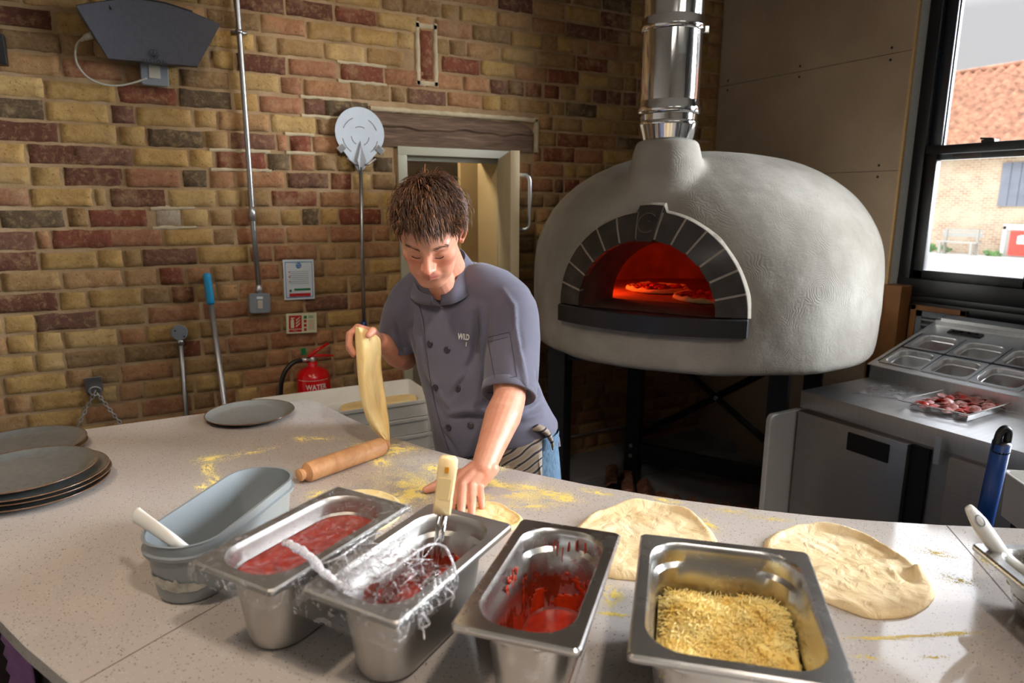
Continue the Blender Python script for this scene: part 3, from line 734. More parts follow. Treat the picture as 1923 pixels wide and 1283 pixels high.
# low horizontal conduit behind the oven
m = MB(); a = ony(1060, 822, WY-.02); b = ony(1270, 782, WY-.02); m.tube([(a[0]-.3, WY-.02, a[2]), (b[0]+.1, WY-.02, b[2])], .009, 10)
tag(m.build('conduit', M['galv'], None, True), 'thin horizontal steel conduit low on the brick wall behind the oven legs', 'conduit pipe')
# ---- mop pole leaning on the wall
a = ony(388, 513, WY-.035); b = ony(396, 571, WY-.045); d = (b-a)/np.linalg.norm(b-a)
foot = ony(422, 757, WY-.12); d2 = (foot-b)/np.linalg.norm(foot-b)
bot = b+d2*((b[2]-.02)/-d2[2])
pole = thing('mop_pole', 'aluminium cleaning pole with a light blue grip leaning on the brick wall', 'pole', (bot[0], bot[1], 0))
m = MB(); m.tube([b, bot], .0135, 16); m.build('shaft', M['alu'], pole, True)
m = MB(); L = [a+(b-a)*t for t in np.linspace(0, 1, 15)]; m.tube(L, [.012]+[.018+.0006*math.sin(i*2.2) for i in range(13)]+[.0165], 16); m.build('grip', M['pl_blue'], pole, True)
m = MB(); m.box((bot[0]-.12, bot[1]-.03, .0), (bot[0]+.12, bot[1]+.03, .035), bev=.008); m.build('mop_head', M['pl_navy'], pole)
# ---- ring plate with chains
p = ony(176, 722, WY-.01)
rg = thing('wall_ring', 'small steel plate with a ring and two hanging chains, low on the left brick wall', 'ring', (p[0], WY, p[2]))
m = MB(); m.box((p[0]-.034, WY-.016, p[2]-.034), (p[0]+.034, WY-.011, p[2]+.034), bev=.001); m.build('back_plate', M['galv'], rg)
m = MB(); rc = (p[0]+.004, WY-.03, p[2]-.028)
m.tube([(rc[0]+.022*math.cos(t), rc[1]-.01*math.sin(t), rc[2]+.022*math.sin(t)) for t in np.linspace(0, 2*PI, 25)], .004, 8, cap=False)
m.build('ring', M['alu'], rg, True)
def chain(a, b, n):
    m = MB(); a = np.array(a, float); b = np.array(b, float)
    for i in range(n):
        q = a+(b-a)*(i+.5)/n; d = (b-a)/np.linalg.norm(b-a); s = np.cross(d, [0, 1, 0]) if i % 2 else np.array([0, 1., 0]); s /= np.linalg.norm(s); L = np.linalg.norm(b-a)/n*.66
        m.tube([q+d*L*math.cos(t)+s*.007*math.sin(t) for t in np.linspace(0, 2*PI, 13)], .0022, 6, cap=False)
    return m
e1, e2 = ony(146, 800, WY-.03), ony(226, 795, WY-.03)
chain(rc, e1, 9).build('chain', M['alu'], rg, True); chain(np.array(rc)+[.006, 0, -.01], e2, 10).build('chain', M['alu'], rg, True)
# ---- dark box at the far left edge
a = ony(0, 63, 3.44); b = ony(14, 121, 3.44); m = MB(); m.box((b[0]-.16, 3.44, b[2]), (b[0], WY, a[2]), bev=.004)
tag(m.build('wall_speaker', M['pl_black']), 'black box fixed high on the brick wall at the far left edge', 'speaker')
# ---- laminated notice
def sheet(name, label, cat, corners, mat, Y=WY-.016):
    C = [ony(*c, Y) for c in corners]       # tl, tr, br, bl
    x0 = (C[0][0]+C[3][0])/2; x1 = (C[1][0]+C[2][0])/2; z1 = (C[0][2]+C[1][2])/2; z0 = (C[2][2]+C[3][2])/2
    t = thing(name, label, cat, (x0, Y, z0)); rot = math.atan2((C[1][2]-C[0][2]), (C[1][0]-C[0][0]))
    T = Matrix.Translation(Vector(((x0+x1)/2, Y, (z0+z1)/2))) @ Matrix.Rotation(PI/2, 4, 'X') @ Matrix.Rotation(rot, 4, 'Z')
    return t, T, (x1-x0)/2, (z1-z0)/2
def rect(m, T, x0, y0, x1, y1, z=.001): m.add(tr([(x0, y0, z), (x1, y0, z), (x1, y1, z), (x0, y1, z)], T), [(0, 1, 2, 3)])
t, T, hx, hy = sheet('fire_notice', 'laminated fire action notice with a blue disc and red band, right of the conduit', 'notice', ((530, 488), (589, 487), (591, 560), (535, 565)), None)
m = MB(); n = 8; V = []
for i in range(n+1):
    for j in range(n+1): x = -hx+2*hx*i/n; y = -hy+2*hy*j/n; V.append((x, y, .003*noise.noise(Vector((x*20, y*20, 3)))))
m.add(tr(V, T), [(i*(n+1)+j, (i+1)*(n+1)+j, (i+1)*(n+1)+j+1, i*(n+1)+j+1) for i in range(n) for j in range(n)]); m.build('laminated_sheet', M['white_paper'], t, True)
m = MB(); e = .007; X, Y_ = hx-.009, hy-.011
for a in ((-X, -Y_, X, -Y_+.0025), (-X, Y_-.0025, X, Y_), (-X, -Y_, -X+.0025, Y_), (X-.0025, -Y_, X, Y_)): rect(m, T, *a, z=.004)
m.lathe([(0, .0), (.0135, .0)], tuple(T @ Vector((0, hy*.72, .0045))), 20, (0, -1, 0)); m.build('blue_print', M['blueprint'], t)
m = MB()
for k in range(7): rect(m, T, -hx*.62, hy*(.42-.10*k), hx*.62, hy*(.405-.10*k), z=.004)
m.build('text_lines', M['pl_grey'], t)
m = MB(); rect(m, T, -hx*.68, -hy*.84, hx*.72, -hy*.68, z=.0042)
m.build('red_band', M['red'], t)
for k in range(3): m = MB(); rect(m, T, -hx*.66, hy*(.42-.24*k), -hx*.58, hy*(.37-.24*k), z=.0044); m.build('bullet_mark', M['red'], t)
m = MB(); rect(m, T, -hx*.35, -hy*.54, hx*.72, -hy*.44, z=.0042); rect(m, T, -hx*.66, -hy*.60, -hx*.52, -hy*.48, z=.0042); m.build('green_band', M['green'], t)
text_mesh('heading', 'Fire', .013, M['white_paper'], t, T @ Matrix.Translation((0, hy*.76, .0052)), 0)
text_mesh('heading', 'action', .008, M['white_paper'], t, T @ Matrix.Translation((0, hy*.66, .0052)), 0)
t, T, hx, hy = sheet('extinguisher_sign', 'small ivory and red fire extinguisher sign above the extinguisher', 'sign', ((537, 589), (594, 587), (595, 623), (538, 628)), None)
m = MB(); m.box((-hx, -hy, 0), (hx, hy, .003), T); m.build('sign_panel', M['glow_sign'], t)
m = MB(); rect(m, T, -hx*.84, -hy*.55, 0, hy*.78, z=.0036); rect(m, T, -hx*.84, -hy*.86, 0, -hy*.62, z=.0036)
for k in range(3): rect(m, T, hx*.14, hy*(.32-.42*k), hx*.32, hy*(.04-.42*k), z=.0036)
m.build('red_panel', M['red'], t)
m = MB(); rect(m, T, -hx*.72, -hy*.45, -hx*.50, hy*.36, z=.0042); rect(m, T, -hx*.66, hy*.36, -hx*.56, hy*.52, z=.0042); rect(m, T, -hx*.72, hy*.5, -hx*.45, hy*.58, z=.0042)
for k in range(3):
    pts = [(-hx*.40+hx*.02*k, hy*(-.40+.3*k)), (-hx*.30, hy*(-.32+.3*k)), (-hx*.12, hy*(-.05+.3*k)), (-hx*.10, hy*(.08+.3*k)), (-hx*.26, hy*(-.12+.3*k)), (-hx*.38, hy*(-.22+.3*k))]
    m.add(tr([(p[0], p[1], .0042) for p in pts], T), [tuple(range(6))])
m.build('flame_symbol', M['glow_sign'], t)
text_mesh('lettering', 'Water', .009, M['glow_sign'], t, T @ Matrix.Translation((-hx*.42, -hy*.74, .0042)), 0)
m = MB(); rect(m, T, hx*.14, hy*.72, hx*.34, hy*.42, z=.0036)
for k in range(3): rect(m, T, hx*.44, hy*(.72-.10*k), hx*.8, hy*(.68-.10*k), z=.0036)
m.build('green_symbol', M['green'], t)
m = MB()
for k in range(9): rect(m, T, hx*.44, hy*(.30-.12*k), hx*.84, hy*(.27-.12*k), z=.0036)
m.build('small_print', M['red'], t)
# ---- extinguisher
EY = 3.39; p = ony(588, 700, EY); R0 = .083
zt = ony(588, 688, EY)[2]-.005
ex = thing('fire_extinguisher', 'red water fire extinguisher with a black hose, against the brick wall behind the worktop', 'fire extinguisher', (p[0], EY, .0))
m = MB(); m.lathe([(R0*.6, zt-.62), (R0, zt-.60), (R0, zt-.055), (R0*.94, zt-.03), (R0*.7, zt-.008), (R0*.32, zt+.004), (.024, zt+.008), (.024, zt+.03), (.0, zt+.03)], (p[0], EY, 0), 40); m.build('cylinder', M['ext_red'], ex, True)
m = MB(); m.lathe([(R0*.62, .12), (R0*.98, .10), (R0*.98, zt-.60)], (p[0], EY, 0), 32); m.box((p[0]-.07, EY-.07, 0), (p[0]+.07, EY+.07, .12)); m.build('stand', M['pl_black'], ex)
m = MB(); m.lathe([(.016, zt+.03), (.018, zt+.034), (.018, zt+.052), (.012, zt+.056), (0, zt+.056)], (p[0], EY, 0), 20); m.tube([(p[0]-.015, EY, zt+.042), (p[0]-.055, EY, zt+.044)], .012, 12); m.build('valve', M['alu'], ex, True)
m = MB()
m.tube([(p[0]-.02, EY-.005, zt+.055), (p[0]+.02, EY-.005, zt+.085), (p[0]+.085, EY-.005, zt+.118)], [.011, .011, .007], 8, flat=.8)
m.tube([(p[0]-.02, EY-.005, zt+.062), (p[0]+.03, EY-.005, zt+.06), (p[0]+.105, EY-.005, zt+.05)], [.010, .010, .006], 8, flat=.8)
m.build('handle', M['ext_red'], ex, True)
m = MB(); m.box((p[0]-.055, EY-.012, zt+.07), (p[0]-.03, EY-.002, zt+.105), Matrix.Identity(4), bev=.002); m.build('safety_tag', M['green'], ex)
m = MB(); hs = spline([(p[0]-.05, EY, zt+.044), (p[0]-.10, EY-.01, zt+.035), (p[0]-.145, EY-.02, zt-.01), (p[0]-.165, EY-.02, zt-.08), (p[0]-.165, EY-.01, zt-.2), (p[0]-.13, EY, zt-.33)]); m.tube(hs, .0115, 12); m.build('hose', M['pl_black'], ex, True)
def wrapped(txt, size, z, R, cx, cy, mat, parent, name, facing):
    cu = bpy.data.curves.new('t', 'FONT'); cu.body = txt; cu.size = size; cu.align_x = 'CENTER'; cu.extrude = 0; cu.offset = .0006; cu.resolution_u = 4
    o = bpy.data.objects.new('t', cu); COL.objects.link(o); dg = bpy.context.evaluated_depsgraph_get(); me = bpy.data.meshes.new_from_object(o.evaluated_get(dg), depsgraph=dg)
    V = []
    for v in me.vertices:
        a = facing+v.co.x*.8/R; V.append((cx+math.cos(a)*(R+.0012), cy+math.sin(a)*(R+.0012), z+v.co.y))
    F = [list(q.vertices) for q in me.polygons]; bpy.data.objects.remove(o); return mesh(name, V, F, mat, parent)
wrapped('WATER', .038, ony(595, 732, EY-.08)[2], R0, p[0], EY, M['letter'], ex, 'lettering', math.atan2(-EY, -p[0])+.15)
m = MB(); a0 = math.atan2(-EY, -p[0]); zz = ony(590, 716, EY-.08)[2]
m.loft([[(p[0]+math.cos(a0+a)*(R0+.001), EY+math.sin(a0+a)*(R0+.001), zz+k*.002) for k in (0, 1)] for a in np.linspace(-1, 1, 20)], False, False, closed=False); m.build('label_line', M['letter'], ex)
# ---- pizza peel hanging on the wall
PY = WY-.03; c = ony(676, 250, PY); tip = ony(677, 320, PY); r = .155
rx = (ony(722, 250, PY)[0]-ony(630, 250, PY)[0])/2; rzt = ony(676, 201, PY)[2]-c[2]
peel = thing('pizza_peel', 'perforated round aluminium pizza peel with a long thin handle, hung on the brick wall', 'pizza peel', (c[0], PY, c[2]))
out = []
for a in np.linspace(-.52, PI+.52, 44): out.append((c[0]+rx*math.cos(a), c[2]+rzt*math.sin(a)))
out += [(tip[0]-.012, tip[2]), (tip[0]+.012, tip[2])]
m = MB(); m.loft([[(x, PY-.001, z) for x, z in out], [(x, PY+.001, z) for x, z in out]]); m.build('blade', M['alu_white'], peel)
def arc(m, cx, cz, r, a0, a1, w=.0016, y=PY-.002, n=14):
    A = np.linspace(a0, a1, n)
    m.add([(cx+(r-w)*math.cos(a), y, cz+(r-w)*math.sin(a)) for a in A]+[(cx+(r+w)*math.cos(a), y, cz+(r+w)*math.sin(a)) for a in A], [(i, i+1, n+i+1, n+i) for i in range(n-1)])
m = MB(); kz = rzt/rx
for rr_, segs in ((rx*.72, ((.35, 1.05), (1.95, 2.75), (3.3, 4.15), (5.3, 6.05))), (rx*.36, ((1.0, 2.1), (3.2, 4.2), (5.1, 6.2)))):
    for a0, a1 in segs: m = MB(); arc(m, c[0], c[2]-.015, rr_, a0, a1); m.build('slot', M['pl_dark'], peel)
m = MB(); zt_ = c[2]-.035
m.loft([[(c[0]-.028, PY-.002, c[2]-.135), (c[0], PY-.002, zt_), (c[0]+.028, PY-.002, c[2]-.135), (tip[0]+.01, PY-.002, tip[2]), (tip[0]-.01, PY-.002, tip[2])], [(c[0]-.022, PY-.014, c[2]-.135), (c[0], PY-.010, zt_-.02), (c[0]+.022, PY-.014, c[2]-.135), (tip[0]+.008, PY-.014, tip[2]), (tip[0]-.008, PY-.014, tip[2])]]); m.build('ferrule', M['alu'], peel)
m = MB()
for sx in (-1, 1):
    m.box((-.02, -.006, -.016), (.02, .004, .016), Matrix.Translation((c[0]+sx*rx*.78, PY, c[2]-rzt*.62)) @ Matrix.Rotation(sx*.75, 4, 'Y'), bev=.002)
    m.tube([(c[0]+sx*.075, PY-.006, c[2]-.125), (c[0]+sx*.035, PY-.008, c[2]-.155), (c[0], PY-.008, tip[2]+.03)], .0045, 8)
m.build('bracket', M['galv'], peel)
hb = ony(683, 604, WY-.05)
m = MB(); m.tube([tip+np.array([0, -.006, .015]), hb], .0095, 12); m.build('shaft', M['galv'], peel, True)
m = MB(); e = hb+(hb-tip)/np.linalg.norm(hb-tip)*.45; m.tube([hb, hb+(e-hb)*.04, e], [.014, .017, .017], 14); m.build('grip', M['pl_navy'], peel, True)
# ================================================================== OVEN
OC = np.array([2.392, 2.416]); u = np.array([math.cos(math.radians(-150)), math.sin(math.radians(-150))]); v = np.array([-u[1], u[0]])
# local oven frame: x along v (image right is +x?), y outward through the mouth
def W(x, y, z): return (OC[0]+u[0]*y+v[0]*x, OC[1]+u[1]*y+v[1]*x, z)
oven = thing('pizza_oven', 'grey rendered dome pizza oven with a black tiled arch mouth on a black steel stand', 'pizza oven', (OC[0], OC[1], 0))
prof = [(.775, 1.056), (.792, 1.08), (.798, 1.20), (.800, 1.32), (.797, 1.42), (.782, 1.52), (.750, 1.61), (.700, 1.69), (.630, 1.765), (.545, 1.825), (.450, 1.872), (.350, 1.908), (.24, 1.930), (.12, 1.941), (.02, 1.944)]
def catm(P, n):
    P = [np.array(p) for p in P]; o = []
    for i in range(len(P)-1):
        a, b, c_, d = P[max(i-1, 0)], P[i], P[i+1], P[min(i+2, len(P)-1)]
        for k in range(n):
            t = k/n; o.append(.5*((2*b)+(-a+c_)*t+(2*a-5*b+4*c_-d)*t*t+(-a+3*b-3*c_+d)*t**3))
    o.append(P[-1]); return o
m = MB(); m.lathe([tuple(p) for p in catm(prof, 3)], (OC[0], OC[1], 0), 96, cap0=True, cap1=True)
# swelling over the mouth up to the flue collar
FL = W(-.022, .50, 0)
m.lathe([(.20, 1.62), (.192, 1.70), (.172, 1.77), (.156, 1.82), (.145, 1.87), (.134, 1.92), (.126, 1.955), (.118, 1.962)], (FL[0], FL[1], 0), 48, cap0=True, cap1=True)
dome = m.build('dome', M['render'], oven, True)
dome = remesh(dome, .012, 14, .5)
# the fillet where the collar meets the dome comes from the smoothing; add hand trowel unevenness
V = verts(dome); nn = normals(dome); off = np.array([noise.noise(Vector((p[0]*4, p[1]*4, p[2]*4)))*.006+noise.noise(Vector((p[0]*14, p[1]*14, p[2]*14)))*.0015 for p in V]); setverts(dome, V+nn*off[:, None])
# cut the mouth tunnel
AR, ZS, PLN = .282, 1.290, .725       # inner arch radius, springing height, face plane distance
def archpoly(r, n=24, z0=ZS): return [(r, z0)]+[(r*math.cos(a), ZS+r*math.sin(a)) for a in np.linspace(0, PI, n)]+[(-r, z0)]
def cutter(m, r, y0, y1, z0): pts = archpoly(r, 28, z0); m.loft([[W(x, y0, z) for x, z in pts], [W(x, y1, z) for x, z in pts]])
m = MB(); cutter(m, AR+.05, .35, 1.2, ZS-.04); cut = m.build('cut', None, oven)
m = MB(); m.lathe([(.60, ZS-.04), (.60, ZS+.10), (.54, 1.52), (.42, 1.66), (.2, 1.74), (.01, 1.75)], (OC[0], OC[1], 0), 48, cap0=True, cap1=True); cut2 = m.build('cut2', None, oven)
for c_ in (cut, cut2):
    bo = dome.modifiers.new('b', 'BOOLEAN'); bo.operation = 'DIFFERENCE'; bo.object = c_; bo.solver = 'EXACT'
bpy.context.view_layer.update()
apply_mods(dome)
bpy.data.objects.remove(cut); bpy.data.objects.remove(cut2)
dome.data.set_sharp_from_angle(angle=math.radians(45))
# interior vault
m = MB(); m.lathe([(.575, ZS-.02), (.575, ZS+.10), (.52, 1.50), (.40, 1.63), (.2, 1.71), (.01, 1.72)], (OC[0], OC[1], 0), 48)
vault = m.build('fire_chamber', M['firebrick'], oven, True)
# open the vault where the tunnel enters
bm = bmesh.new(); bm.from_mesh(vault.data); o3 = np.array([oven.location.x, oven.location.y, 0])
dl = [f for f in bm.faces if (np.array(f.calc_center_median())[:2] @ u) > .30 and abs(np.array(f.calc_center_median())[:2] @ v) < .30]
bmesh.ops.delete(bm, geom=dl, context='FACES'); bm.to_mesh(vault.data); bm.free()
m = MB(); m.lathe([(0, ZS), (.60, ZS)], (OC[0], OC[1], 0), 48); hearth = m.build('hearth', M['firebrick'], oven)
# tunnel lining and arch follow the round wall of the dome
_RZ = [(1.20, .798), (1.32, .800), (1.42, .797), (1.52, .782), (1.61, .750), (1.69, .700), (1.765, .630)]
def yface(x, z, p=.016): return math.sqrt((float(np.interp(z, [q[0] for q in _RZ], [q[1] for q in _RZ]))+p)**2-x*x)
m = MB(); pts = archpoly(AR, 28, ZS-.0)
m.loft([[W(x, yface(x, z, -.02), z) for x, z in pts], [W(x*.93, .44, ZS+(z-ZS)*.93) for x, z in pts]], False, False, closed=False)
m.add([W(-AR, .76, ZS+.001), W(AR, .76, ZS+.001), W(AR, .46, ZS+.001), W(-AR, .46, ZS+.001)], [(0, 1, 2, 3)])
m.build('tunnel', M['soot'], oven, False, auto=40)
RO = AR+.106; a_key = .128
def vous(a0, a1, ro, ri, p, name='arch_tile'):
    m = MB(); n = 5; g = .0042; R = []
    for k in range(n+1):
        a = a0+(a1-a0)*k/n; ga = g if k == 0 else (-g if k == n else 0)
        t = np.array([-math.sin(a), math.cos(a)])*ga; q = []
        for r_ in (ri, (ri+ro)/2, ro):
            x, z = -(r_*math.cos(a)+t[0]), ZS+r_*math.sin(a)+t[1]; q.append((x, z))
        R.append([W(x, yface(x, z, p), z) for x, z in q]+[W(x, yface(x, z, -.10), z) for x, z in q[::-1]])
    m.loft(R); return m.build(name, M['tile'], oven, False, auto=30)
eL = [(PI/2-a_key)*k/6 for k in range(7)]
for k in range(6): vous(eL[k], eL[k+1], RO, AR, .016)
ks = vous(PI/2-a_key, PI/2+a_key, RO+.026, AR-.004, .028, 'keystone')
for k in range(6): vous(PI-eL[k+1], PI-eL[k], RO, AR, .016)
m = MB(); ck = ZS+(RO+AR)/2+.012
def kp(x, z): return W(x, yface(x, z, .030), z)
m.tube([kp(.036*math.cos(a), ck+.036*math.sin(a)) for a in np.linspace(PI*.25, PI*1.75, 26)], .0022, 6); m.build('emblem', M['joint_dark'], ks, True)
m = MB(); m.tube([kp(.000, ck+.010), kp(.010, ck+.004)], .0014, 6); m.build('emblem_tail', M['joint_dark'], ks, True)
m = MB()
for a in eL[1:]+[PI-e for e in eL[1:]]:
    d = np.array([math.cos(a), math.sin(a)]); t = np.array([-d[1], d[0]])*.0045; R = []
    for r_ in np.linspace(AR+.004, RO-.001, 4):
        x0, z0, x1, z1 = -(d[0]*r_-t[0]), ZS+d[1]*r_-t[1], -(d[0]*r_+t[0]), ZS+d[1]*r_+t[1]
        R.append([W(x0, yface(x0, z0, .013), z0), W(x1, yface(x1, z1, .013), z1), W(x1, yface(x1, z1, -.08), z1), W(x0, yface(x0, z0, -.08), z0)])
    m.loft(R)
A = np.linspace(0, PI, 70); R = []
for a in A:
    k = abs(a-PI/2) < a_key; ro = RO+.001+(.026 if k else 0); w_ = .009+.004*noise.noise(Vector((a*5, 0, 0))); p_ = .020 if k else .011
    o = []
    for r_, pp in ((ro, p_), (ro+w_, p_-.006), (ro+w_, -.06), (ro, -.06)): x, z = -r_*math.cos(a), ZS+r_*math.sin(a); o.append(W(x, yface(x, z, pp), z))
    R.append(o)
m.loft(R, True, True)
m.build('mortar_joints', M['joint'], oven, False, auto=40)
# sill (cast iron landing, bowed with the dome)
n = 24; top, botm = ZS-.002, ZS-.072; fr = [(-(RO+.004)+2*(RO+.004)*k/n, 0) for k in range(n+1)]
m = MB(); fr = [(x, yface(x, ZS, .030)) for x, _ in fr]; poly = fr+[(RO+.004, .56), (-(RO+.004), .56)]
m.loft([[W(x, y, botm) for x, y in poly], [W(x, y, top-.004) for x, y in poly], [W(x*.992, y-.004, top) for x, y in poly]]); m.build('sill', M['iron'], oven, False, auto=35)
# flue: polished twin wall pipe
m = MB(); rF = .1175
m.lathe([(.098, 1.95), (.100, 1.955), (.117, 2.018), (.118, 2.02), (.118, 2.035), (.114, 2.036)], (FL[0], FL[1], 0), 48); m.build('flue_cone', M['flue'], oven, True)
m = MB(); m.lathe([(.112, 2.03), (rF-.004, 2.045), (rF, 2.15), (rF, 2.30), (rF, 2.53), (rF, 3.36)], (FL[0], FL[1], 0), 64); m.build('flue_pipe', M['flue'], oven, True)
for zb in (2.065, 2.375):
    m = MB(); m.lathe([(rF, zb-.006), (rF+.008, zb), (rF+.008, zb+.022), (rF+.003, zb+.026), (rF+.003, zb+.045), (rF, zb+.048)], (FL[0], FL[1], 0), 64)
    o = m.build('flue_band', M['flue'], oven, True)
    if zb > 2.3:
        rt = np.array([CR[0], CR[1]]); rt /= np.linalg.norm(rt); q = np.array(FL[:2])+rt*(rF+.018)
        m = MB(); m.box((-.014, -.012, -.014), (.008, .012, .014), Matrix.Translation((q[0], q[1], zb+.01)) @ Matrix.Rotation(math.atan2(rt[1], rt[0]), 4, 'Z'), bev=.003); m.build('band_clasp', M['chrome'], oven)
# pale patch by the arch
# stand
sq = .50
def toloc(x, y): d = np.array([x, y])-OC; return (float(d @ v), float(d @ u))
corn = [toloc(1.72, 2.60), toloc(2.515, 1.99), toloc(3.06, 2.215), toloc(2.595, 3.085)]
m0 = lambda x, y, z: W(x, y, z)
def bar(m, a, b, w, h):
    a = np.array(a); b = np.array(b); m.tube([a, b], [w*.707]*2, 4)
for x, y in corn:
    m = MB(); h = .042
    m.loft([[W(x-h, y-h, z), W(x+h, y-h, z), W(x+h, y+h, z), W(x-h, y+h, z)] for z in (.0, 1.072)]); m.build('stand_leg', M['steelframe'], oven)
def rail(x0, y0, x1, y1, z, hh=.05, ww=.02):
    m = MB(); d = np.array([x1-x0, y1-y0]); d = d/np.linalg.norm(d); nn_ = np.array([-d[1], d[0]])*ww
    m.loft([[W(a+nn_[0]*s, b+nn_[1]*s, z+t*hh) for s, t in ((-1, -1), (1, -1), (1, 1), (-1, 1))] for a, b in ((x0, y0), (x1, y1))]); return m.build('stand_rail', M['steelframe'], oven)
for (a, b) in ((0, 1), (1, 2), (2, 3), (3, 0)):
    x0, y0 = corn[a]; x1, y1 = corn[b]; rail(x0, y0, x1, y1, 1.02, .035)
rail(*corn[0], *corn[1], .03, .03); rail(*corn[3], *corn[2], .21, .05); rail(*corn[1], *corn[2], .21, .05); rail(*corn[0], *corn[3], .05, .035)
for sgn in (1, -1):
    m = MB(); p3_, p2_ = corn[3], corn[2]; e_ = (p3_, p2_) if sgn > 0 else (p2_, p3_); m.tube([W(e_[0][0], e_[0][1]-.02*sgn, .28), W(e_[1][0], e_[1][1]-.02*sgn, .98)], .020, 4); m.build('cross_brace', M['steelframe'], oven)
xm = ((corn[2][0]+corn[3][0])/2, (corn[2][1]+corn[3][1])/2)
for bx_, by_, bz_ in ((xm[0], xm[1]+.03, .63), (corn[3][0], corn[3][1]+.043, .25), (corn[3][0], corn[3][1]+.043, .185)):
    m = MB(); m.lathe([(.012, 0), (.012, .008)], W(bx_, by_, bz_), 12, (u[0], u[1], 0), cap0=True, cap1=True); m.build('bolt', M['galv'], oven)
# pizzas on the hearth
def pizza(cx, cy, r, label, seed):
    rg_ = random.Random(seed); c0 = W(cx, cy, ZS+.002)
    t = thing('pizza', label, 'pizza', c0, 'pizzas baking in the oven')
    m = MB(); n = 48; rr_ = [r*(1+.04*noise.noise(Vector((math.cos(a)*2, math.sin(a)*2, seed)))) for a in np.linspace(0, 2*PI, n+1)[:-1]]
    R = []
    for f, z in ((.9, 0), (1.0, .006), (1.0, .014), (.95, .024), (.88, .022), (.82, .012), (.4, .010), (.02, .010)):
        R.append([(c0[0]+rr_[k]*f*math.cos(2*PI*k/n), c0[1]+rr_[k]*f*math.sin(2*PI*k/n), c0[2]+z*(1+.5*noise.noise(Vector((k*.5, z*50, seed))))) for k in range(n)])
    m.loft(R, True, True); m.build('crust', M['dough_y'], t, True)
    m = MB()
    for k in range(50):
        a = rg_.uniform(0, 2*PI); q = r*.8*math.sqrt(rg_.random()); x, y = c0[0]+q*math.cos(a), c0[1]+q*math.sin(a)
        m.ellipsoid((x, y, c0[2]+.014+rg_.uniform(0, .012)), (rg_.uniform(.008, .022), rg_.uniform(.006, .018), rg_.uniform(.004, .009)), None, 8, 6)
    m.build('topping', M['sauce_smear'], t, True)
pizza(-.17, .10, .15, 'pizza with a raised blistered crust, the left one inside the oven', 3)
pizza(.13, .30, .15, 'flatter pizza nearer the mouth, the right one inside the oven', 5)
# embers and small flame hidden at the left of the chamber
m = MB(); rg_ = random.Random(4)
for k in range(26): m.ellipsoid(W(-.40+rg_.uniform(-.04, .04), .36+rg_.uniform(-.05, .04), ZS+.012+rg_.random()*.02), (rg_.uniform(.012, .025), .018, .014), None, 8, 6)
n = N('glowing_embers'); em = n.node('ShaderNodeEmission'); em.inputs['Color'].default_value = (1, .06, .006, 1); em.inputs['Strength'].default_value = 1.6; n.link(em.outputs[0], n.out.inputs[0])
emb = tag(m.build('embers', n.m, None, True), 'glowing embers at the left side inside the oven chamber', 'embers', kind='stuff')
# heat logs lying on the floor under the oven
def log(a, b, r, label):
    a = np.array(a, float); b = np.array(b, float); t = MB(); n = 8
    d = (b-a)/np.linalg.norm(b-a); s = np.cross(d, [0, 0, 1.]); s /= np.linalg.norm(s); w_ = np.cross(s, d)
    R = []
    ph = random.random()
    for f, k in ((0, .78), (.03, .97), (.1, 1), (.5, .99), (.9, 1), (.97, .97), (1, .78)):
        R.append([a+(b-a)*f+(s*math.cos(2*PI*q/n+ph)+w_*math.sin(2*PI*q/n+ph))*r*k*(1 if q % 2 else .86) for q in range(n*1)])
    t.loft(R); o = t.build('heat_log', M['log'], None, False, auto=30)
    return tag(o, label, 'log', 'heat logs stored on the floor under the oven')
pts = [(1150, 893), (1178, 905), (1212, 922), (1240, 930), (1266, 936), (1298, 941), (1330, 946), (1361, 951), (1392, 955), (1420, 960)]
for i, (x, y) in enumerate(pts):
    big = i < 3
    q = onz(x, y, .06)
    dirn = np.array([.60, .80]) if big else np.array([.5, .86])
    a = q[:2]+dirn*(.02 if big else .0); L = .30
    e = a+dirn*(.10 if big else .0); s = e-dirn*L
    lab = ['leftmost of the three long pressed wood logs under the oven', 'middle one of the three long pressed wood logs under the oven', 'rightmost of the three long pressed wood logs under the oven'][i] if big else 'pressed wood log whose end shows just above the worktop edge under the oven'
    log((s[0], s[1], .05), (e[0], e[1], .05), .047, lab)
# ================================================================== WORK COUNTER
inner = [(.513, 2.436), (.539, 2.36), (.585, 2.14), (.642, 1.912), (.698, 1.765), (.765, 1.632), (.822, 1.539), (.885, 1.437), (.959, 1.324), (1.09, 1.158), (1.232, 1.009), (1.316, .928), (1.42, .84), (1.529, .757), (1.682, .652), (1.76, .602)]
outer = [(-.60, 2.44), (-.56, 2.2), (-.46, 1.85), (-.34, 1.52), (-.263, 1.339), (-.223, 1.248), (-.188, 1.179), (-.147, 1.097), (-.06, .95), (.08, .74), (.26, .52), (.50, .27), (.80, .02), (1.15, -.20), (1.40, -.33)]
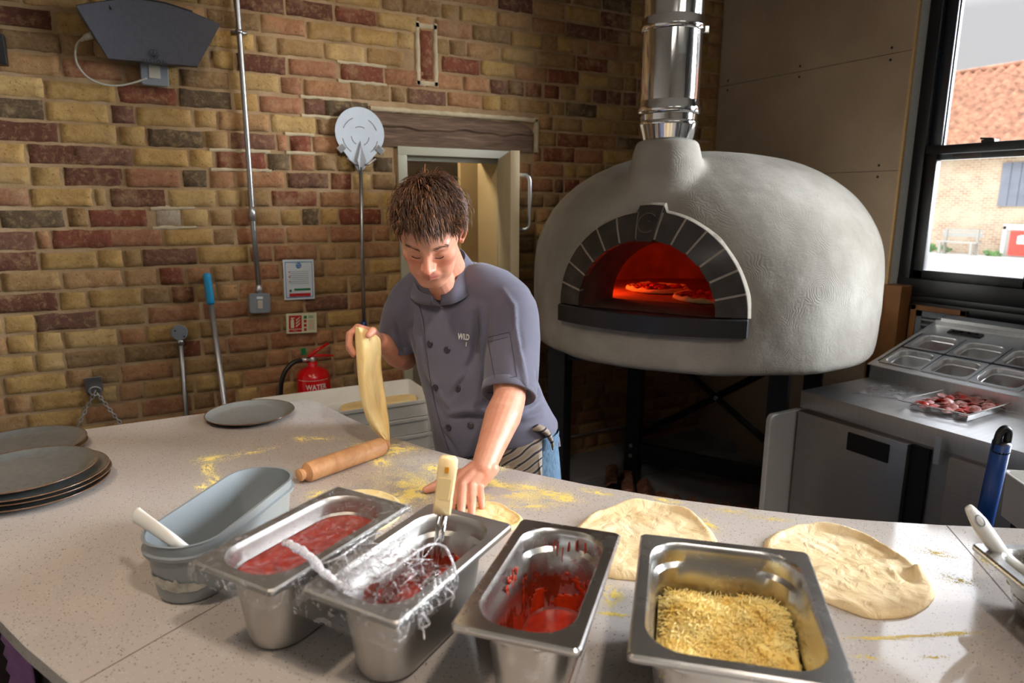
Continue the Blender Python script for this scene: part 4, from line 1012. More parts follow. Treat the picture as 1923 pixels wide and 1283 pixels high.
# slab: top as strips between matching stations, plus edge band
def resample(P, n):
    P = np.array(P); d = np.r_[0, np.cumsum(np.linalg.norm(np.diff(P, axis=0), axis=1))]; t = np.linspace(0, d[-1], n)
    return np.c_[np.interp(t, d, P[:, 0]), np.interp(t, d, P[:, 1])]
I_, O_ = resample(inner, 60), resample(outer, 60)
m = MB(); T_ = .030; b = .003
R = []
for i in range(60):
    a, c_ = I_[i], O_[i]; d = (c_-a)/np.linalg.norm(c_-a)
    R.append([(a[0], a[1], 1-T_), (a[0], a[1], 1-b), (a[0]+d[0]*b, a[1]+d[1]*b, 1.0), (c_[0]-d[0]*b, c_[1]-d[1]*b, 1.0), (c_[0], c_[1], 1-b), (c_[0], c_[1], 1-T_)])
m.loft(R)
ctr = m.build('worktop', M['quartz'], None, False); tag(ctr, 'long curved speckled pale quartz worktop with steel pans and dough on it', 'worktop')
def seam(a, b, nm='seam'):
    a = np.array(onz(*a)); b = np.array(onz(*b)); d = (b-a)/np.linalg.norm(b-a); s = np.array([-d[1], d[0], 0])*.0009
    mm = MB(); mm.add([a+s+[0, 0, .0004], a-s+[0, 0, .0004], b-s+[0, 0, .0004], b+s+[0, 0, .0004]], [(0, 1, 2, 3)]); mm.build(nm, M['seam'], ctr)
seam((140, 1290), (418, 1131)); seam((1778, 987), (1905, 1135))
# body below the worktop
inI, inO = .06, .14
m = MB(); R = []
for i in range(60):
    a, c_ = I_[i], O_[i]; d = (c_-a)/np.linalg.norm(c_-a); a2, c2 = a+d*inI, c_-d*inO
    R.append([(a2[0], a2[1], 0), (a2[0], a2[1], 1-T_), (c2[0], c2[1], 1-T_), (c2[0], c2[1], 0)])
m.loft(R); m.box((-1.0, 2.25, 0), (-.42, 2.40, .90)); tag(m.build('counter_base', M['carcass']), 'dark brown panelled base under the curved pale worktop', 'counter')
# lilac cloth hanging below the outer edge
a, c_ = np.array(dep(8, 1195, 1.63)), np.array(dep(60, 1240, 1.60))
d2 = (c_-a)[:2]; n = 34; V = []
for i in range(n+1):
    z = .25+.715*i/n; zz = .0 if i % 2 else .007
    for j in range(9): t = j/8; q = a[:2]+d2*t; V.append((q[0]-(zz if j == 0 else 0), q[1]+.004*math.sin(t*7+z*4), z))
m = MB(); m.add(V, [(i*9+j, i*9+j+1, (i+1)*9+j+1, (i+1)*9+j) for i in range(n) for j in range(8)])
lc = m.build('lilac_cloth', M['lilac'], None, True); so = lc.modifiers.new('s', 'SOLIDIFY'); so.thickness = .002
tag(lc, 'lilac cloth with a zigzag edge hanging below the near left edge of the worktop', 'cloth')
# ================================================================== PANS
def pan_rings(hx, hy, h, ro=.056):
    return [rrect(hx, hy, .007, h-.009), rrect(hx, hy, .008, h-.002), rrect(hx-.002, hy-.002, .008, h), rrect(hx-.0165, hy-.0165, ro, h), rrect(hx-.0185, hy-.0185, ro, h-.003), rrect(hx-.020, hy-.020, ro, h-.010),
            rrect(hx-.021, hy-.021, ro, h-.030), rrect(hx-.026, hy-.026, ro, h-.037), rrect(hx-.030, hy-.030, ro, h*.5), rrect(hx-.036, hy-.036, ro, .022), rrect(hx-.041, hy-.041, ro*.9, .008), rrect(hx-.055, hy-.055, ro*.7, .0015)]
def inner_ext(hx, hy, h, z):
    t = min(1, max(0, (h-.037-z)/(h-.037-.022))); e = .026+.010*t; return hx-e, hy-e
def make_pan(label, cx, cy, ang, hx, hy, h, mat='pan', z0=1.0, name='steel_pan', cat='pan', group=None):
    t = thing(name, label, cat, (cx, cy, z0), group); t['_o'] = [0, 0, 0]; t.rotation_euler.z = ang
    m = MB(); m.loft(pan_rings(hx, hy, h), False, True); o = m.build('pan_body', M[mat], t, False, auto=35)
    s = o.modifiers.new('s', 'SOLIDIFY'); s.thickness = .0014; s.offset = 1; return t
A1, A2, A3, A4 = [math.radians(a-90) for a in (32.0, 32.3, 42.8, 47.2)]
HP = .155
pan1 = make_pan('steel pan full of tomato sauce under cling film, next to the grey tub', .2175, 1.101, A1, .088, .1625, HP, 'pan_dull')
pan2 = make_pan('steel pan with a cream handled spoon in it, half covered by crumpled cling film', .351, .941, A2, .088, .1625, HP, 'pan_dull')
pan3 = make_pan('uncovered steel pan with a little tomato sauce left at the bottom, left of the cheese', .502, .7885, A3, .088, .1625, HP)
pan4 = make_pan('wide steel pan holding grated cheese, at the front right of the worktop', .700, .608, A4, .1325, .1625, HP)
def place(o, p): o.location = p.location; o.rotation_euler = p.rotation_euler
def surf(name, hx, hy, h, z, mat, label, cat, pan, amp=.002, tiltx=0, r=.055, sc=30):
    ex, ey = inner_ext(hx, hy, h, z); m = MB(); R = []
    for f in np.linspace(1, .02, 22): R.append([(x, y, z+tiltx*y+(amp*noise.fractal(Vector((x*sc, y*sc, 1)), 1, 2, 3) if f < .99 else 0)+(.0015 if f > .97 else 0)) for x, y, _ in rrect(ex*f, ey*f, r*f+.003, z, 8)])
    e0, e1 = inner_ext(hx, hy, h, .02); R = [[(x, y, .003) for x, y, _ in rrect(e0-.020, e1-.020, .048, 0, 8)], [(x, y, min(z-.002, .022)) for x, y, _ in rrect(e0-.004, e1-.004, .055, 0, 8)]]+R
    m.loft(R, True, True); o = m.build(name, mat, None, True); place(o, pan); return tag(o, label, cat)
s1 = surf('tomato_sauce', .088, .1625, HP, HP-.034, M['sauce'], 'tomato sauce filling the cling wrapped pan nearly to the rim', 'sauce', pan1, .0035)
s2 = surf('tomato_sauce', .088, .1625, HP, .055, M['sauce'], 'tomato sauce low in the pan with the cream handled spoon', 'sauce', pan2, .002)
s3 = surf('tomato_sauce', .088, .1625, HP, .016, M['sauce'], 'last of the tomato sauce in the bottom of the uncovered pan', 'sauce', pan3, .0015)
def smear(parent, hx, hy, h, zlo, zhi, seed, thr, film=False):
    ro = .056; lv = [z for z in np.arange(zlo, zhi, .003)]; R = []
    for z in lv:
        ex, ey = inner_ext(hx, hy, h, z); g = .0016 if not film else .0010
        R.append(rrect(ex-g-.0005, ey-g-.0005, ro, z, 14))
    n = len(R[0])
    # densify the straight runs
    RR = []
    for r_ in R:
        q = []
        for i in range(n):
            a, b = np.array(r_[i]), np.array(r_[(i+1) % n]); k = max(1, int(np.linalg.norm(b-a)/.003)) if np.linalg.norm(b-a) > .02 else 1
            k = {True: 1}.get(k == 1, None) or int(round(np.linalg.norm(np.array(R[0][i])-np.array(R[0][(i+1) % n]))/.003)) or 1
            for j in range(k): q.append(tuple(a+(b-a)*j/k))
        RR.append(q)
    n = min(len(q) for q in RR); V = [p for q in RR for p in q[:n]]; F = []
    for i in range(len(RR)-1):
        for j in range(n-1):
            p = V[i*n+j]; fz = (p[2]-zlo)/(zhi-zlo)
            nv = noise.fractal(Vector((p[0]*34+seed, p[1]*34, p[2]*36)), 1, 2, 5)+(.5-fz)*1.1
            if nv > thr(p): F.append((i*n+j, i*n+j+1, (i+1)*n+j+1, (i+1)*n+j))
    o = mesh('sauce_smears' if not film else 'sauce_film', V, F, M['sauce_film'] if film else M['sauce_smear'], parent, True)
    if not film: so = o.modifiers.new('s', 'SOLIDIFY'); so.thickness = .0004; so.offset = 1
    return o
smear(s3, .088, .1625, HP, .016, HP-.04, 3.1, lambda p: .16 if p[0] > .02 else .34)
smear(s3, .088, .1625, HP, .016, HP-.055, 5.0, lambda p: -.05-.25*noise.noise(Vector((p[0]*12, p[1]*12, p[2]*14))), True)
smear(s2, .088, .1625, HP, .055, HP-.045, 6.0, lambda p: .0, True)
smear(s2, .088, .1625, HP, .055, HP-.06, 8.4, lambda p: .5)
rg_ = random.Random(21); m = MB()
for k in range(16):      # drips near the rim of the uncovered pan
    side = rg_.choice([0, 0, 1, 2]); z1 = HP-.012-rg_.random()*.02; L = rg_.uniform(.008, .035)
    if side == 0: x, y = rg_.uniform(-.05, .05), .1625-.0265
    elif side == 1: x, y = -.088+.0265, rg_.uniform(-.02, .1)
    else: x, y = .088-.0265, rg_.uniform(-.1, .1)
    m = MB(); m.tube([(x, y, z1), (x, y, z1-L)], [.0022, .0034], 6, flat=.5, roundend=True); m.build('sauce_drip', M['sauce_smear'], s3, True)
for k in range(22): m = MB(); m.ellipsoid((-.088+.0275, rg_.uniform(-.01, .05), HP-.02-rg_.random()*.04), (.0012, rg_.uniform(.002, .006), rg_.uniform(.003, .008)), None, 6, 5); m.build('sauce_spot', M['sauce_smear'], s3, True)
# ---- cheese
def cheese_h(x, y):
    return .078+.036*math.exp(-((x+.045)**2+(y-.03)**2)/.0030)+.036*math.exp(-((x-.050)**2+(y-.045)**2)/.0028)+.030*math.exp(-((x+.07)**2/.0012+(y+.11)**2/.004))+.008*math.exp(-((x-.03)**2+(y+.1)**2)/.003)-.014*math.exp(-((x)**2+(y-.07)**2)/.0010)
ex, ey = inner_ext(.1325, .1625, HP, .07); m = MB(); R = []
for f in np.linspace(1, .02, 26): R.append([(x, y, cheese_h(x, y)-(.05*max(0, f-.90)*10*.35 if y > -.06 else 0)+.003*noise.noise(Vector((x*90, y*90, 0)))) for x, y, _ in rrect(ex*f-.002, ey*f-.002, .056*f, 0, 8)])
R = [[(x, y, .003) for x, y, _ in rrect(ex-.030, ey-.030, .045, 0, 8)], [(x, y, .022) for x, y, _ in rrect(ex-.012, ey-.012, .055, 0, 8)]]+R
m.loft(R, True, True)
rg_ = random.Random(5)
for k in range(9000):
    x, y = rg_.uniform(-ex, ex), rg_.uniform(-ey, ey)
    if max(abs(x)-(ex-.055), 0)**2+max(abs(y)-(ey-.055), 0)**2 > .053**2: continue
    edge = 1-min((ex-abs(x))/.02, (ey-abs(y))/.02, 1) if y > -.06 else 0
    z = cheese_h(x, y)-.014*edge+rg_.uniform(-.002, .004); a = rg_.uniform(0, 2*PI); e = rg_.gauss(.05, .35); L = rg_.uniform(.006, .016)
    d = np.array([math.cos(a)*math.cos(e), math.sin(a)*math.cos(e), math.sin(e)]); bend = np.array([rg_.gauss(0, .002), rg_.gauss(0, .002), rg_.gauss(.001, .002)])
    p = np.array([x, y, z]); q = [p, p+d*L*.5+bend, p+d*L]
    q = [np.array([max(-ex+.003, min(ex-.003, v_[0])), max(-ey+.003, min(ey-.003, v_[1])), v_[2]]) for v_ in q]
    s = np.cross(d, [0, 0, 1.]); s /= (np.linalg.norm(s)+1e-9); w_ = np.cross(s, d); r_ = .00085
    m.loft([[c_+s*r_, c_+w_*r_, c_-s*r_*.8-w_*r_*.5] for c_ in q])
ch = m.build('grated_cheese', M['cheese'], None, False); place(ch, pan4); tag(ch, 'mound of yellow grated cheese filling the wide steel pan', 'cheese', kind='stuff')
# ---- spoon standing in pan 2 (cream plastic handle, steel shaft)
a, b, c_ = dep(843, 857, 1.070), dep(824, 968, 1.083), None
d = (b-a)/np.linalg.norm(b-a); bowl = np.array(onz(811, 1114, 1.075)); d = (bowl-a)/np.linalg.norm(bowl-a); b = a+d*((b-a) @ d); c_ = bowl-d*.03
sp = thing('serving_spoon', 'spoon with a long cream plastic handle and steel shaft, standing in a steel pan', 'spoon', tuple(bowl))
side = np.cross(d, CF); side /= np.linalg.norm(side); fr_ = np.cross(side, d)
def flatbar(m, P, w, th, side, fr_, rr=.004):
    R = []
    for (p, wi, ti) in P: R.append([p+side*x*wi+fr_*y*ti for x, y in ((1, .6), (.85, 1), (-.85, 1), (-1, .6), (-1, -.6), (-.85, -1), (.85, -1), (1, -.6))])
    m.loft(R)
m = MB(); L = np.linalg.norm(b-a)
flatbar(m, [(a, .010, .004), (a+d*.004, .0145, .0062), (a+d*.02, .0155, .0068), (a+d*L*.75, .0140, .0064), (a+d*L*.78, .0146, .0070), (b-d*.003, .0146, .0070), (b, .012, .005)], 0, 0, side, fr_)
hd = m.build('handle', M['pl_cream'], sp, False, auto=50)
m = MB(); flatbar(m, [(a+d*.035-fr_*.0062, .0105, .0012), (a+d*L*.72-fr_*.0058, .0095, .0012)], 0, 0, side, fr_); m.build('handle_inlay', simple('inner_cream_plastic', (248, 220, 160), .3), hd)
m = MB(); q = a+d*.016-fr_*.0068; flatbar(m, [(q, .0035, .0006), (q+d*.010, .0035, .0006)], 0, 0, side, fr_); m.build('hanging_hole', M['orange'], hd)
m = MB(); m.tube([b-d*.002+side*.0055, c_+side*.0040], .0040, 10); m.tube([b-d*.002-side*.0040, c_-side*.0035], .0034, 10); m.build('shaft', M['chrome'], sp, True)
m = MB(); MM = np.c_[side, d, fr_]; m.ellipsoid(bowl, (.020, .032, .007), MM); m.build('bowl', M['pan'], sp, True)
# ================================================================== CLING FILM
def drape(name, label, pan, hx, hy, h, over, amp, seed, ylo=-1.3, yhi=1.25, sag=.004, white=1.0, mod=None):
    nx, ny = 90, 130; V = []; C = []
    for i in range(nx+1):
        for j in range(ny+1):
            X = (-1-over/hx)+(2+2*over/hx)*i/nx; Y = ylo+(yhi-ylo)*j/ny
            x, y = X*hx, Y*hy; ox = max(0, abs(x)-hx-.001); oy = max(0, abs(y)-hy-.001)
            o_ = ox+oy
            if o_ > 0:
                xx = math.copysign(min(abs(x), hx+.0035+.09*ox), x) if ox > 0 else x
                yy = math.copysign(min(abs(y), hy+.0035+.06*oy), y) if oy > 0 else y
                z = h+.0015-max(ox, oy)
                inward = min(1, max(ox, oy)/.03)*.012
                if ox > 0: xx -= math.copysign(inward, x)*0
                k = noise.fractal(Vector((x*30+seed, y*30, seed)), 1, 2, 3)*min(amp, .003)*1.2; xx += math.copysign(abs(k), x) if ox > 0 else 0; yy += math.copysign(abs(k), y) if oy > 0 else 0
                V.append((xx, yy, z)); C.append((1.2*white+max(0, k/amp)*1.2,)*3)
            else:
                ins = min(hx-.02-abs(x), hy-.02-abs(y)); k = noise.fractal(Vector((x*38+seed, y*20, seed)), 1, 2, 4)
                z = h+.0015+(0 if ins < 0 else -sag*min(1, ins/.02)+k*amp*min(1, ins/.015))+abs(k)*.0006
                V.append((x, y, z)); C.append(((.35+abs(k)*.6)*white,)*3)
            if mod: V[-1], C[-1] = mod(V[-1], C[-1], X, Y)
    F = [(i*(ny+1)+j, (i+1)*(ny+1)+j, (i+1)*(ny+1)+j+1, i*(ny+1)+j+1) for i in range(nx) for j in range(ny)]
    o = mesh(name, V, F, M['film'], None, True, C); place(o, pan); return tag(o, label, 'cling film')
drape('cling_film', 'clear cling film stretched over the full pan of tomato sauce', pan1, .088, .1625, HP, .026, .0022, 2.0, -1.20, 1.12, .006, .6)
def bunch(v_, c_, X, Y):
    x, y, z = v_
    t = max(0, min(1, (Y+.35)/.30))
    if abs(X) < 1.0:
        k = noise.fractal(Vector((x*34, y*34, 7)), 1, 2, 4); z += .016*max(0, 1-abs(Y+.45)/.6)*abs(k)*1.6+.010*max(0, 1-abs(Y+.35)/.4)
        c_ = ((.5+1.2*abs(k)*max(0, 1-abs(Y+.4)/.5)),)*3
    return (x, y, z), c_
f2 = drape('cling_film', 'crumpled clear cling film pushed back over the near half of the second pan', pan2, .088, .1625, HP, .032, .0045, 9.0, -1.26, -.10, .002, .8, bunch)
m = MB(); PT = lambda px, py, z=1.165: tuple(onz(px, py, z))
fr = .0
def roll(pts, r0, seed, cc):
    S = spline(pts, 7); R_ = [r0*(.6+.5*abs(noise.noise(Vector((i*.45, seed, 0))))) for i in range(len(S))]
    S = [p+np.array([noise.noise(Vector((i*.5, seed, 1))), noise.noise(Vector((i*.5, seed, 2))), noise.noise(Vector((i*.5, seed, 3)))])*r0*.6 for i, p in enumerate(S)]
    m.tube(S, R_, 7, c=(cc,)*3)
roll([PT(534, 1018, 1.185), PT(560, 1030, 1.195), PT(590, 1050, 1.20), PT(612, 1078, 1.185), PT(650, 1105, 1.17)], .0075, 1, 9)
roll([PT(540, 1024, 1.18), PT(580, 1048, 1.19), PT(605, 1078, 1.18), PT(628, 1092, 1.165)], .006, 2, 7)
roll([PT(600, 1075, 1.175), PT(650, 1107, 1.168), PT(690, 1100, 1.18), PT(740, 1068, 1.20), PT(790, 1032, 1.21), PT(815, 1022, 1.20), PT(838, 1030, 1.19), PT(852, 1062, 1.17), PT(856, 1078, 1.16)], .0030, 3, 7)
roll([PT(600, 1060, 1.18), PT(640, 1045, 1.19), PT(690, 1010, 1.185), PT(716, 1000, 1.175)], .0022, 4, 5)
roll([PT(625, 1085, 1.17), PT(670, 1050, 1.185), PT(740, 1015, 1.18), PT(768, 1000, 1.17)], .0020, 5, 5)
for k in range(26):
    q = random.Random(k+50); x0, y0 = q.uniform(640, 800), q.uniform(1020, 1100)
    roll([PT(x0, y0, 1.168+q.random()*.02), PT(x0+q.uniform(-30, 30), y0+q.uniform(-26, 26), 1.168+q.random()*.025), PT(x0+q.uniform(-40, 40), y0+q.uniform(-34, 34), 1.165+q.random()*.02)], q.uniform(.0008, .0018), k+9, q.uniform(2, 6))
for k in range(16):
    q = random.Random(k+150); t = q.random(); x0, y0 = 850-100*t+q.uniform(-14, 10), 1082+85*t+q.uniform(-6, 22)
    roll([PT(x0, y0, 1.152), PT(x0+q.uniform(-6, 16), y0+q.uniform(6, 26), 1.14), PT(x0+q.uniform(-16, 12), y0+q.uniform(20, 40), 1.125)], q.uniform(.001, .0028), k+70, q.uniform(2, 6))
rl = m.build('bunched_edge', M['film'], f2, True, usecol=True)
rl.matrix_parent_inverse = (Matrix.Translation(pan2.location) @ Matrix.Rotation(A2, 4, 'Z')).inverted()
# ================================================================== GREY TUB AND SPOON
TC = (.110, 1.372); TA = math.radians(50-90); TH = .122
tub = thing('plastic_tub', 'scuffed grey plastic tub with rounded ends left of the steel pans', 'tub', (TC[0], TC[1], 1.0)); tub['_o'] = [0, 0, 0]; tub.rotation_euler.z = TA
hx, hy = .074, .185
m = MB(); m.loft([rrect(hx-.026, hy-.026, .05, .0015, 10), rrect(hx-.017, hy-.017, .055, .004, 10), rrect(hx-.013, hy-.013, .06, .014, 10), rrect(hx-.005, hy-.005, .064, TH-.030, 10), rrect(hx+.001, hy+.001, .068, TH-.029, 10), rrect(hx+.002, hy+.002, .068, TH-.022, 10), rrect(hx-.003, hy-.003, .066, TH-.020, 10), rrect(hx-.002, hy-.002, .066, TH-.002, 10), rrect(hx+.001, hy+.001, .068, TH, 10), rrect(hx-.004, hy-.004, .066, TH, 10), rrect(hx-.007, hy-.007, .062, TH-.03, 10), rrect(hx-.015, hy-.015, .058, .016, 10), rrect(hx-.022, hy-.022, .05, .005, 10), rrect(hx*.2, hy*.3, .01, .004, 10)], True, True)
m.build('tub_body', M['tub'], tub, False, auto=38)
# worn label patch wrapped on the near end
m = MB(); R = []
ring = rrect(1, 1, 1, 0, 10)
for k in range(26):
    a = -PI*.80+PI*.62*k/25; z = .052-.018*k/25
    def pt(a, z):
        e = -.0012+(.013-.008*(z-.014)/.078); r_ = .061; cx_, cy_ = 0, -(hy-e)+r_
        w_ = hx-e
        x = w_*math.cos(a)*1.0; y = cy_-r_*abs(math.sin(a))**1.0
        return (x*1.003, y-.0008, z)
    wv = .012*math.sin(PI*k/25)**.5*(1+.5*noise.noise(Vector((k*.5, 2, 0)))); R.append([pt(a, z-wv), pt(a, z+wv*(.9+.5*noise.noise(Vector((k*.7, 9, 0)))))])
m.loft(R, False, False, closed=False); m.build('worn_label', M['tub_worn'], tub)
def plain_spoon(name, label, P, W_, mat, bowlat=None, root=None):
    t = thing(name, label, 'spoon', tuple(P[-1])); m = MB(); m.tube(spline(P, 6), W_, 12, flat=.55, up=CU); return t, m
a, b = dep(252, 964, 1.255), dep(328, 1018, 1.175); d = (b-a)/np.linalg.norm(b-a); e = b+np.array([.035, .03, -.055])
t = thing('serving_spoon', 'white plastic spoon resting over the near end of the grey tub', 'spoon', tuple(b))
P = spline([a, a+d*.03, b, e], 8); nP = len(P); m = MB(); m.tube(P, [.008+.0075*min(1, i/5) if i < 6 else max(.007, .0165-.0003*i) for i in range(nP)], 14, flat=.5, up=tuple(-CF)); m.build('handle', M['pl_white'], t, True)
m = MB(); m.ellipsoid(e+np.array([.01, .01, -.012]), (.026, .034, .012)); m.build('bowl', M['pl_white'], t, True)
# ================================================================== PLATES
def plate_rings(r, th=.019):
    prof = [(r*.55, .0), (r*.62, 0), (r*.80, .004), (r*.97, th-.004), (r, th-.001), (r*.992, th+.001), (r*.965, th-.0015), (r*.86, th*.42), (r*.74, .0055), (r*.02, .005)]
    return prof
def make_plate(r, lab, x, y, z, grp, tone=1.0, tiltx=0, name='stoneware_plate'):
    m = MB(); n = 72; g = np.array(srgb(116, 118, 116)[:3])*tone; rim = np.array(srgb(104, 68, 40)[:3]); back = np.array(srgb(44, 36, 30)[:3])
    prof = plate_rings(r); R = []; C = []
    for i, (pr, pz) in enumerate(prof):
        R.append([(pr*math.cos(2*PI*k/n), pr*math.sin(2*PI*k/n), pz) for k in range(n)])
        c_ = back if i < 3 else (rim if 3 <= i <= 5 else g); C += [tuple(c_)]*n
    m.loft(R, True, True); m.C = C
    o = m.build(name, M['stoneware'], None, True, usecol=True); o.location = (x, y, z); o.rotation_euler = (tiltx, 0, random.random()*6)
    return tag(o, lab, 'plate', grp)
make_plate(.143, 'single round grey plate lying alone near the far end of the worktop', .290, 2.321, 1.0005, None, 1.25)
labs = ['grey plate at the bottom of the front stack of four plates', 'grey plate second from the bottom in the front stack of four', 'grey plate third from the bottom in the front stack of four', 'grey plate on top of the front stack of four plates']
for i, l in enumerate(labs): make_plate(.172 if i < 3 else .160, l, -.280+[.0, .004, .0, -.012][i], 1.965+[0, .004, -.003, .004][i], 1.0005+i*.0128, 'front stack of grey plates', .8)
make_plate(.158, 'grey plate under another plate in the pair behind the front stack', -.330, 2.275, 1.0005, 'rear pair of grey plates', .8); make_plate(.158, 'grey plate on top in the pair behind the front stack', -.331, 2.273, 1.0133, 'rear pair of grey plates', .85)
# ================================================================== ROLLING PIN
a = np.array(onz(562, 893, 1.026)); b = np.array(onz(724, 836, 1.026)); d = (b-a)/np.linalg.norm(b-a); L = np.linalg.norm(b-a); a[2] = b[2] = 1.0265
r = .0262
rp = thing('rolling_pin', 'plain wooden rolling pin lying on the worktop behind the grey tub', 'rolling pin', (a[0], a[1], 1.0))
pf = [(0, -.004), (.010, -.004), (.0155, -.001), (.017, .004), (.0135, .009), (.0135, .012), (.019, .018), (r-.001, .024), (r, .032), (r, L-.022), (r-.001, L-.014), (.019, L-.008), (.0135, L-.003), (.016, L+.002), (.012, L+.008), (0, L+.009)]
m = MB(); m.lathe(pf, a, 32, d); m.build('roller', M['pinwood'], rp, True, auto=30)
# ================================================================== DOUGH DISCS
def disc(label, outline, th=.009, seed=1, mat='dough', folds=(), edge=.010, z0=1.0, grp=None, rimside=0):
    P = np.array(outline); c = P.mean(0); n, k = 120, 34
    A = np.arctan2(P[:, 1]-c[1], P[:, 0]-c[0]); o = np.argsort(A); A = A[o]; Rr = np.hypot(*(P[o]-c).T)
    A3 = np.r_[A-2*PI, A, A+2*PI]; R3 = np.r_[Rr, Rr, Rr]; V = []; F = []
    gr = np.linspace(-PI, PI, n+1)[:-1]; rad = np.interp(gr, A3, R3)
    for _ in range(3): rad = (np.roll(rad, 1)+2*rad+np.roll(rad, -1))/4
    for j in range(k+1):
        f = 1-(1-j/k)**1.6 if j else 0
        for i in range(n):
            a = gr[i]; rr_ = rad[i]*(1+.016*noise.noise(Vector((math.cos(a)*5, math.sin(a)*5, seed+3)))); x, y = rr_*f*math.cos(a), rr_*f*math.sin(a)
            h = th*math.sqrt(max(0, 1-max(0, (f-.93)/.07)**2))
            inn = min(1, (1-f)*7+.05)
            h += (.0030*noise.fractal(Vector((x*16, y*16, seed)), 1, 2, 3)+.0016*noise.fractal(Vector((x*70, y*30, seed)), 1, 2, 2))*inn
            e_ = max(0, math.cos(a-rimside))*.8+max(0, noise.noise(Vector((math.cos(a)*2.2, math.sin(a)*2.2, seed+9))))*.7
            h += edge*math.exp(-((f-.91)/.05)**2)*e_
            for (fx, fy, fh, fr_, fa, el) in folds:
                dx, dy = x+c[0]-fx, y+c[1]-fy; u_, w_ = dx*math.cos(fa)+dy*math.sin(fa), -dx*math.sin(fa)+dy*math.cos(fa)
                h += fh*math.exp(-(u_/(fr_*el))**2-(w_/fr_)**2)*(1 if f < .99 else .3)
            if j == k: h = .0002
            V.append((x+c[0], y+c[1], z0+max(h, .0002)))
    for j in range(1, k):
        for i in range(n): F.append((j*n+i, (j+1)*n+i, (j+1)*n+(i+1) % n, j*n+(i+1) % n))
    V = V[n:]; F = [tuple(q-n for q in f) for f in F]
    V.append((c[0], c[1], float(np.mean([v_[2] for v_ in V[:n]])))); q = len(V)-1; F += [(q, i, (i+1) % n) for i in range(n)]
    F.append(tuple(range((k-1)*n, k*n))[::-1])
    o = mesh('dough_disc', V, F, M[mat], None, True); return tag(o, label, 'dough', grp)
def crease(seed, x0, x1, y0, y1, n, h=.0035):
    q = random.Random(seed); return [(q.uniform(x0, x1), q.uniform(y0, y1), q.choice([1, 1, -.8])*h*q.uniform(.5, 1), q.uniform(.003, .006), q.uniform(-.9, -.2), q.uniform(3, 7)) for _ in range(n)]
disc('round stretched dough on the worktop behind the cheese pan', [(.723, .971), (.745, .931), (.775, .905), (.86, .865), (.97, .88), (1.045, .966), (1.074, 1.058), (1.037, 1.126), (.97, 1.163), (.891, 1.162), (.805, 1.135), (.74, 1.06)], seed=2, folds=crease(1, .8, 1.0, .95, 1.12, 10)+[(.975, 1.14, .010, .018, -.4, 2.2)], edge=.013, rimside=.9)
disc('round stretched dough with a blister at its edge, the rightmost dough on the worktop', [(1.121, .889), (1.19, .90), (1.28, .873), (1.318, .80), (1.305, .72), (1.278, .635), (1.24, .60), (1.184, .584), (1.107, .586), (1.063, .607), (1.036, .679), (1.04, .79), (1.07, .85)], seed=5, folds=crease(3, 1.1, 1.27, .63, .84, 16)+[(1.262, .650, .020, .014, 1.0, 1.1), (1.235, .645, -.006, .014, 1.0, 1.3), (1.225, .672, .006, .006, .9, 3)], edge=.014, rimside=.7)
disc('pale dough round on the worktop just behind the cling wrapped sauce pan', [(.385+.118*math.cos(a), 1.452+.118*math.sin(a)) for a in np.linspace(0, 2*PI, 17)[:-1]], .008, 8, 'dough_y', edge=.004)
disc('small piece of yellow floured dough under the fingers of the person', [tuple(onz(*p)[:2]) for p in ((848, 985), (862, 968), (880, 957), (905, 943), (925, 946), (957, 962), (985, 985), (950, 1000), (890, 1002))], .006, 12, 'dough_y', edge=.004)
# ================================================================== SEMOLINA FLOUR
def grains(name, label, spots, n, seed):
    rg_ = random.Random(seed); m = MB(); V = []; F = []
    tot = sum(s[4] for s in spots)
    for (px, py, rx, ry, wgt, ang) in spots:
        k = int(n*wgt/tot)
        for _ in range(k):
            while True:
                a = rg_.uniform(0, 2*PI); q = abs(rg_.gauss(0, .55)); x = q*math.cos(a); y = q*math.sin(a)
                nv = noise.fractal(Vector((x*2.2+px*.1, y*2.2+py*.1, seed)), 1, 2, 3)
                if rg_.random() < .5+1.4*nv: break
            X = px+rx*x*math.cos(ang)-ry*y*math.sin(ang); Y = py+rx*x*math.sin(ang)+ry*y*math.cos(ang)
            p = onz(X, Y, 1.0)
            if p[0] > 3 or p[1] > 3: continue
            s = rg_.uniform(.0004, .0009); a = rg_.uniform(0, 6.28); b_ = len(V)
            for t in (0, 2.1, 4.2): V.append((p[0]+s*math.cos(a+t), p[1]+s*math.sin(a+t), 1.0001))
            V.append((p[0], p[1], 1.0+s*1.1)); F += [(b_, b_+1, b_+3), (b_+1, b_+2, b_+3), (b_+2, b_, b_+3)]
    return tag(mesh(name, V, F, M['semolina']), label, 'flour', kind='stuff')
D = math.radians
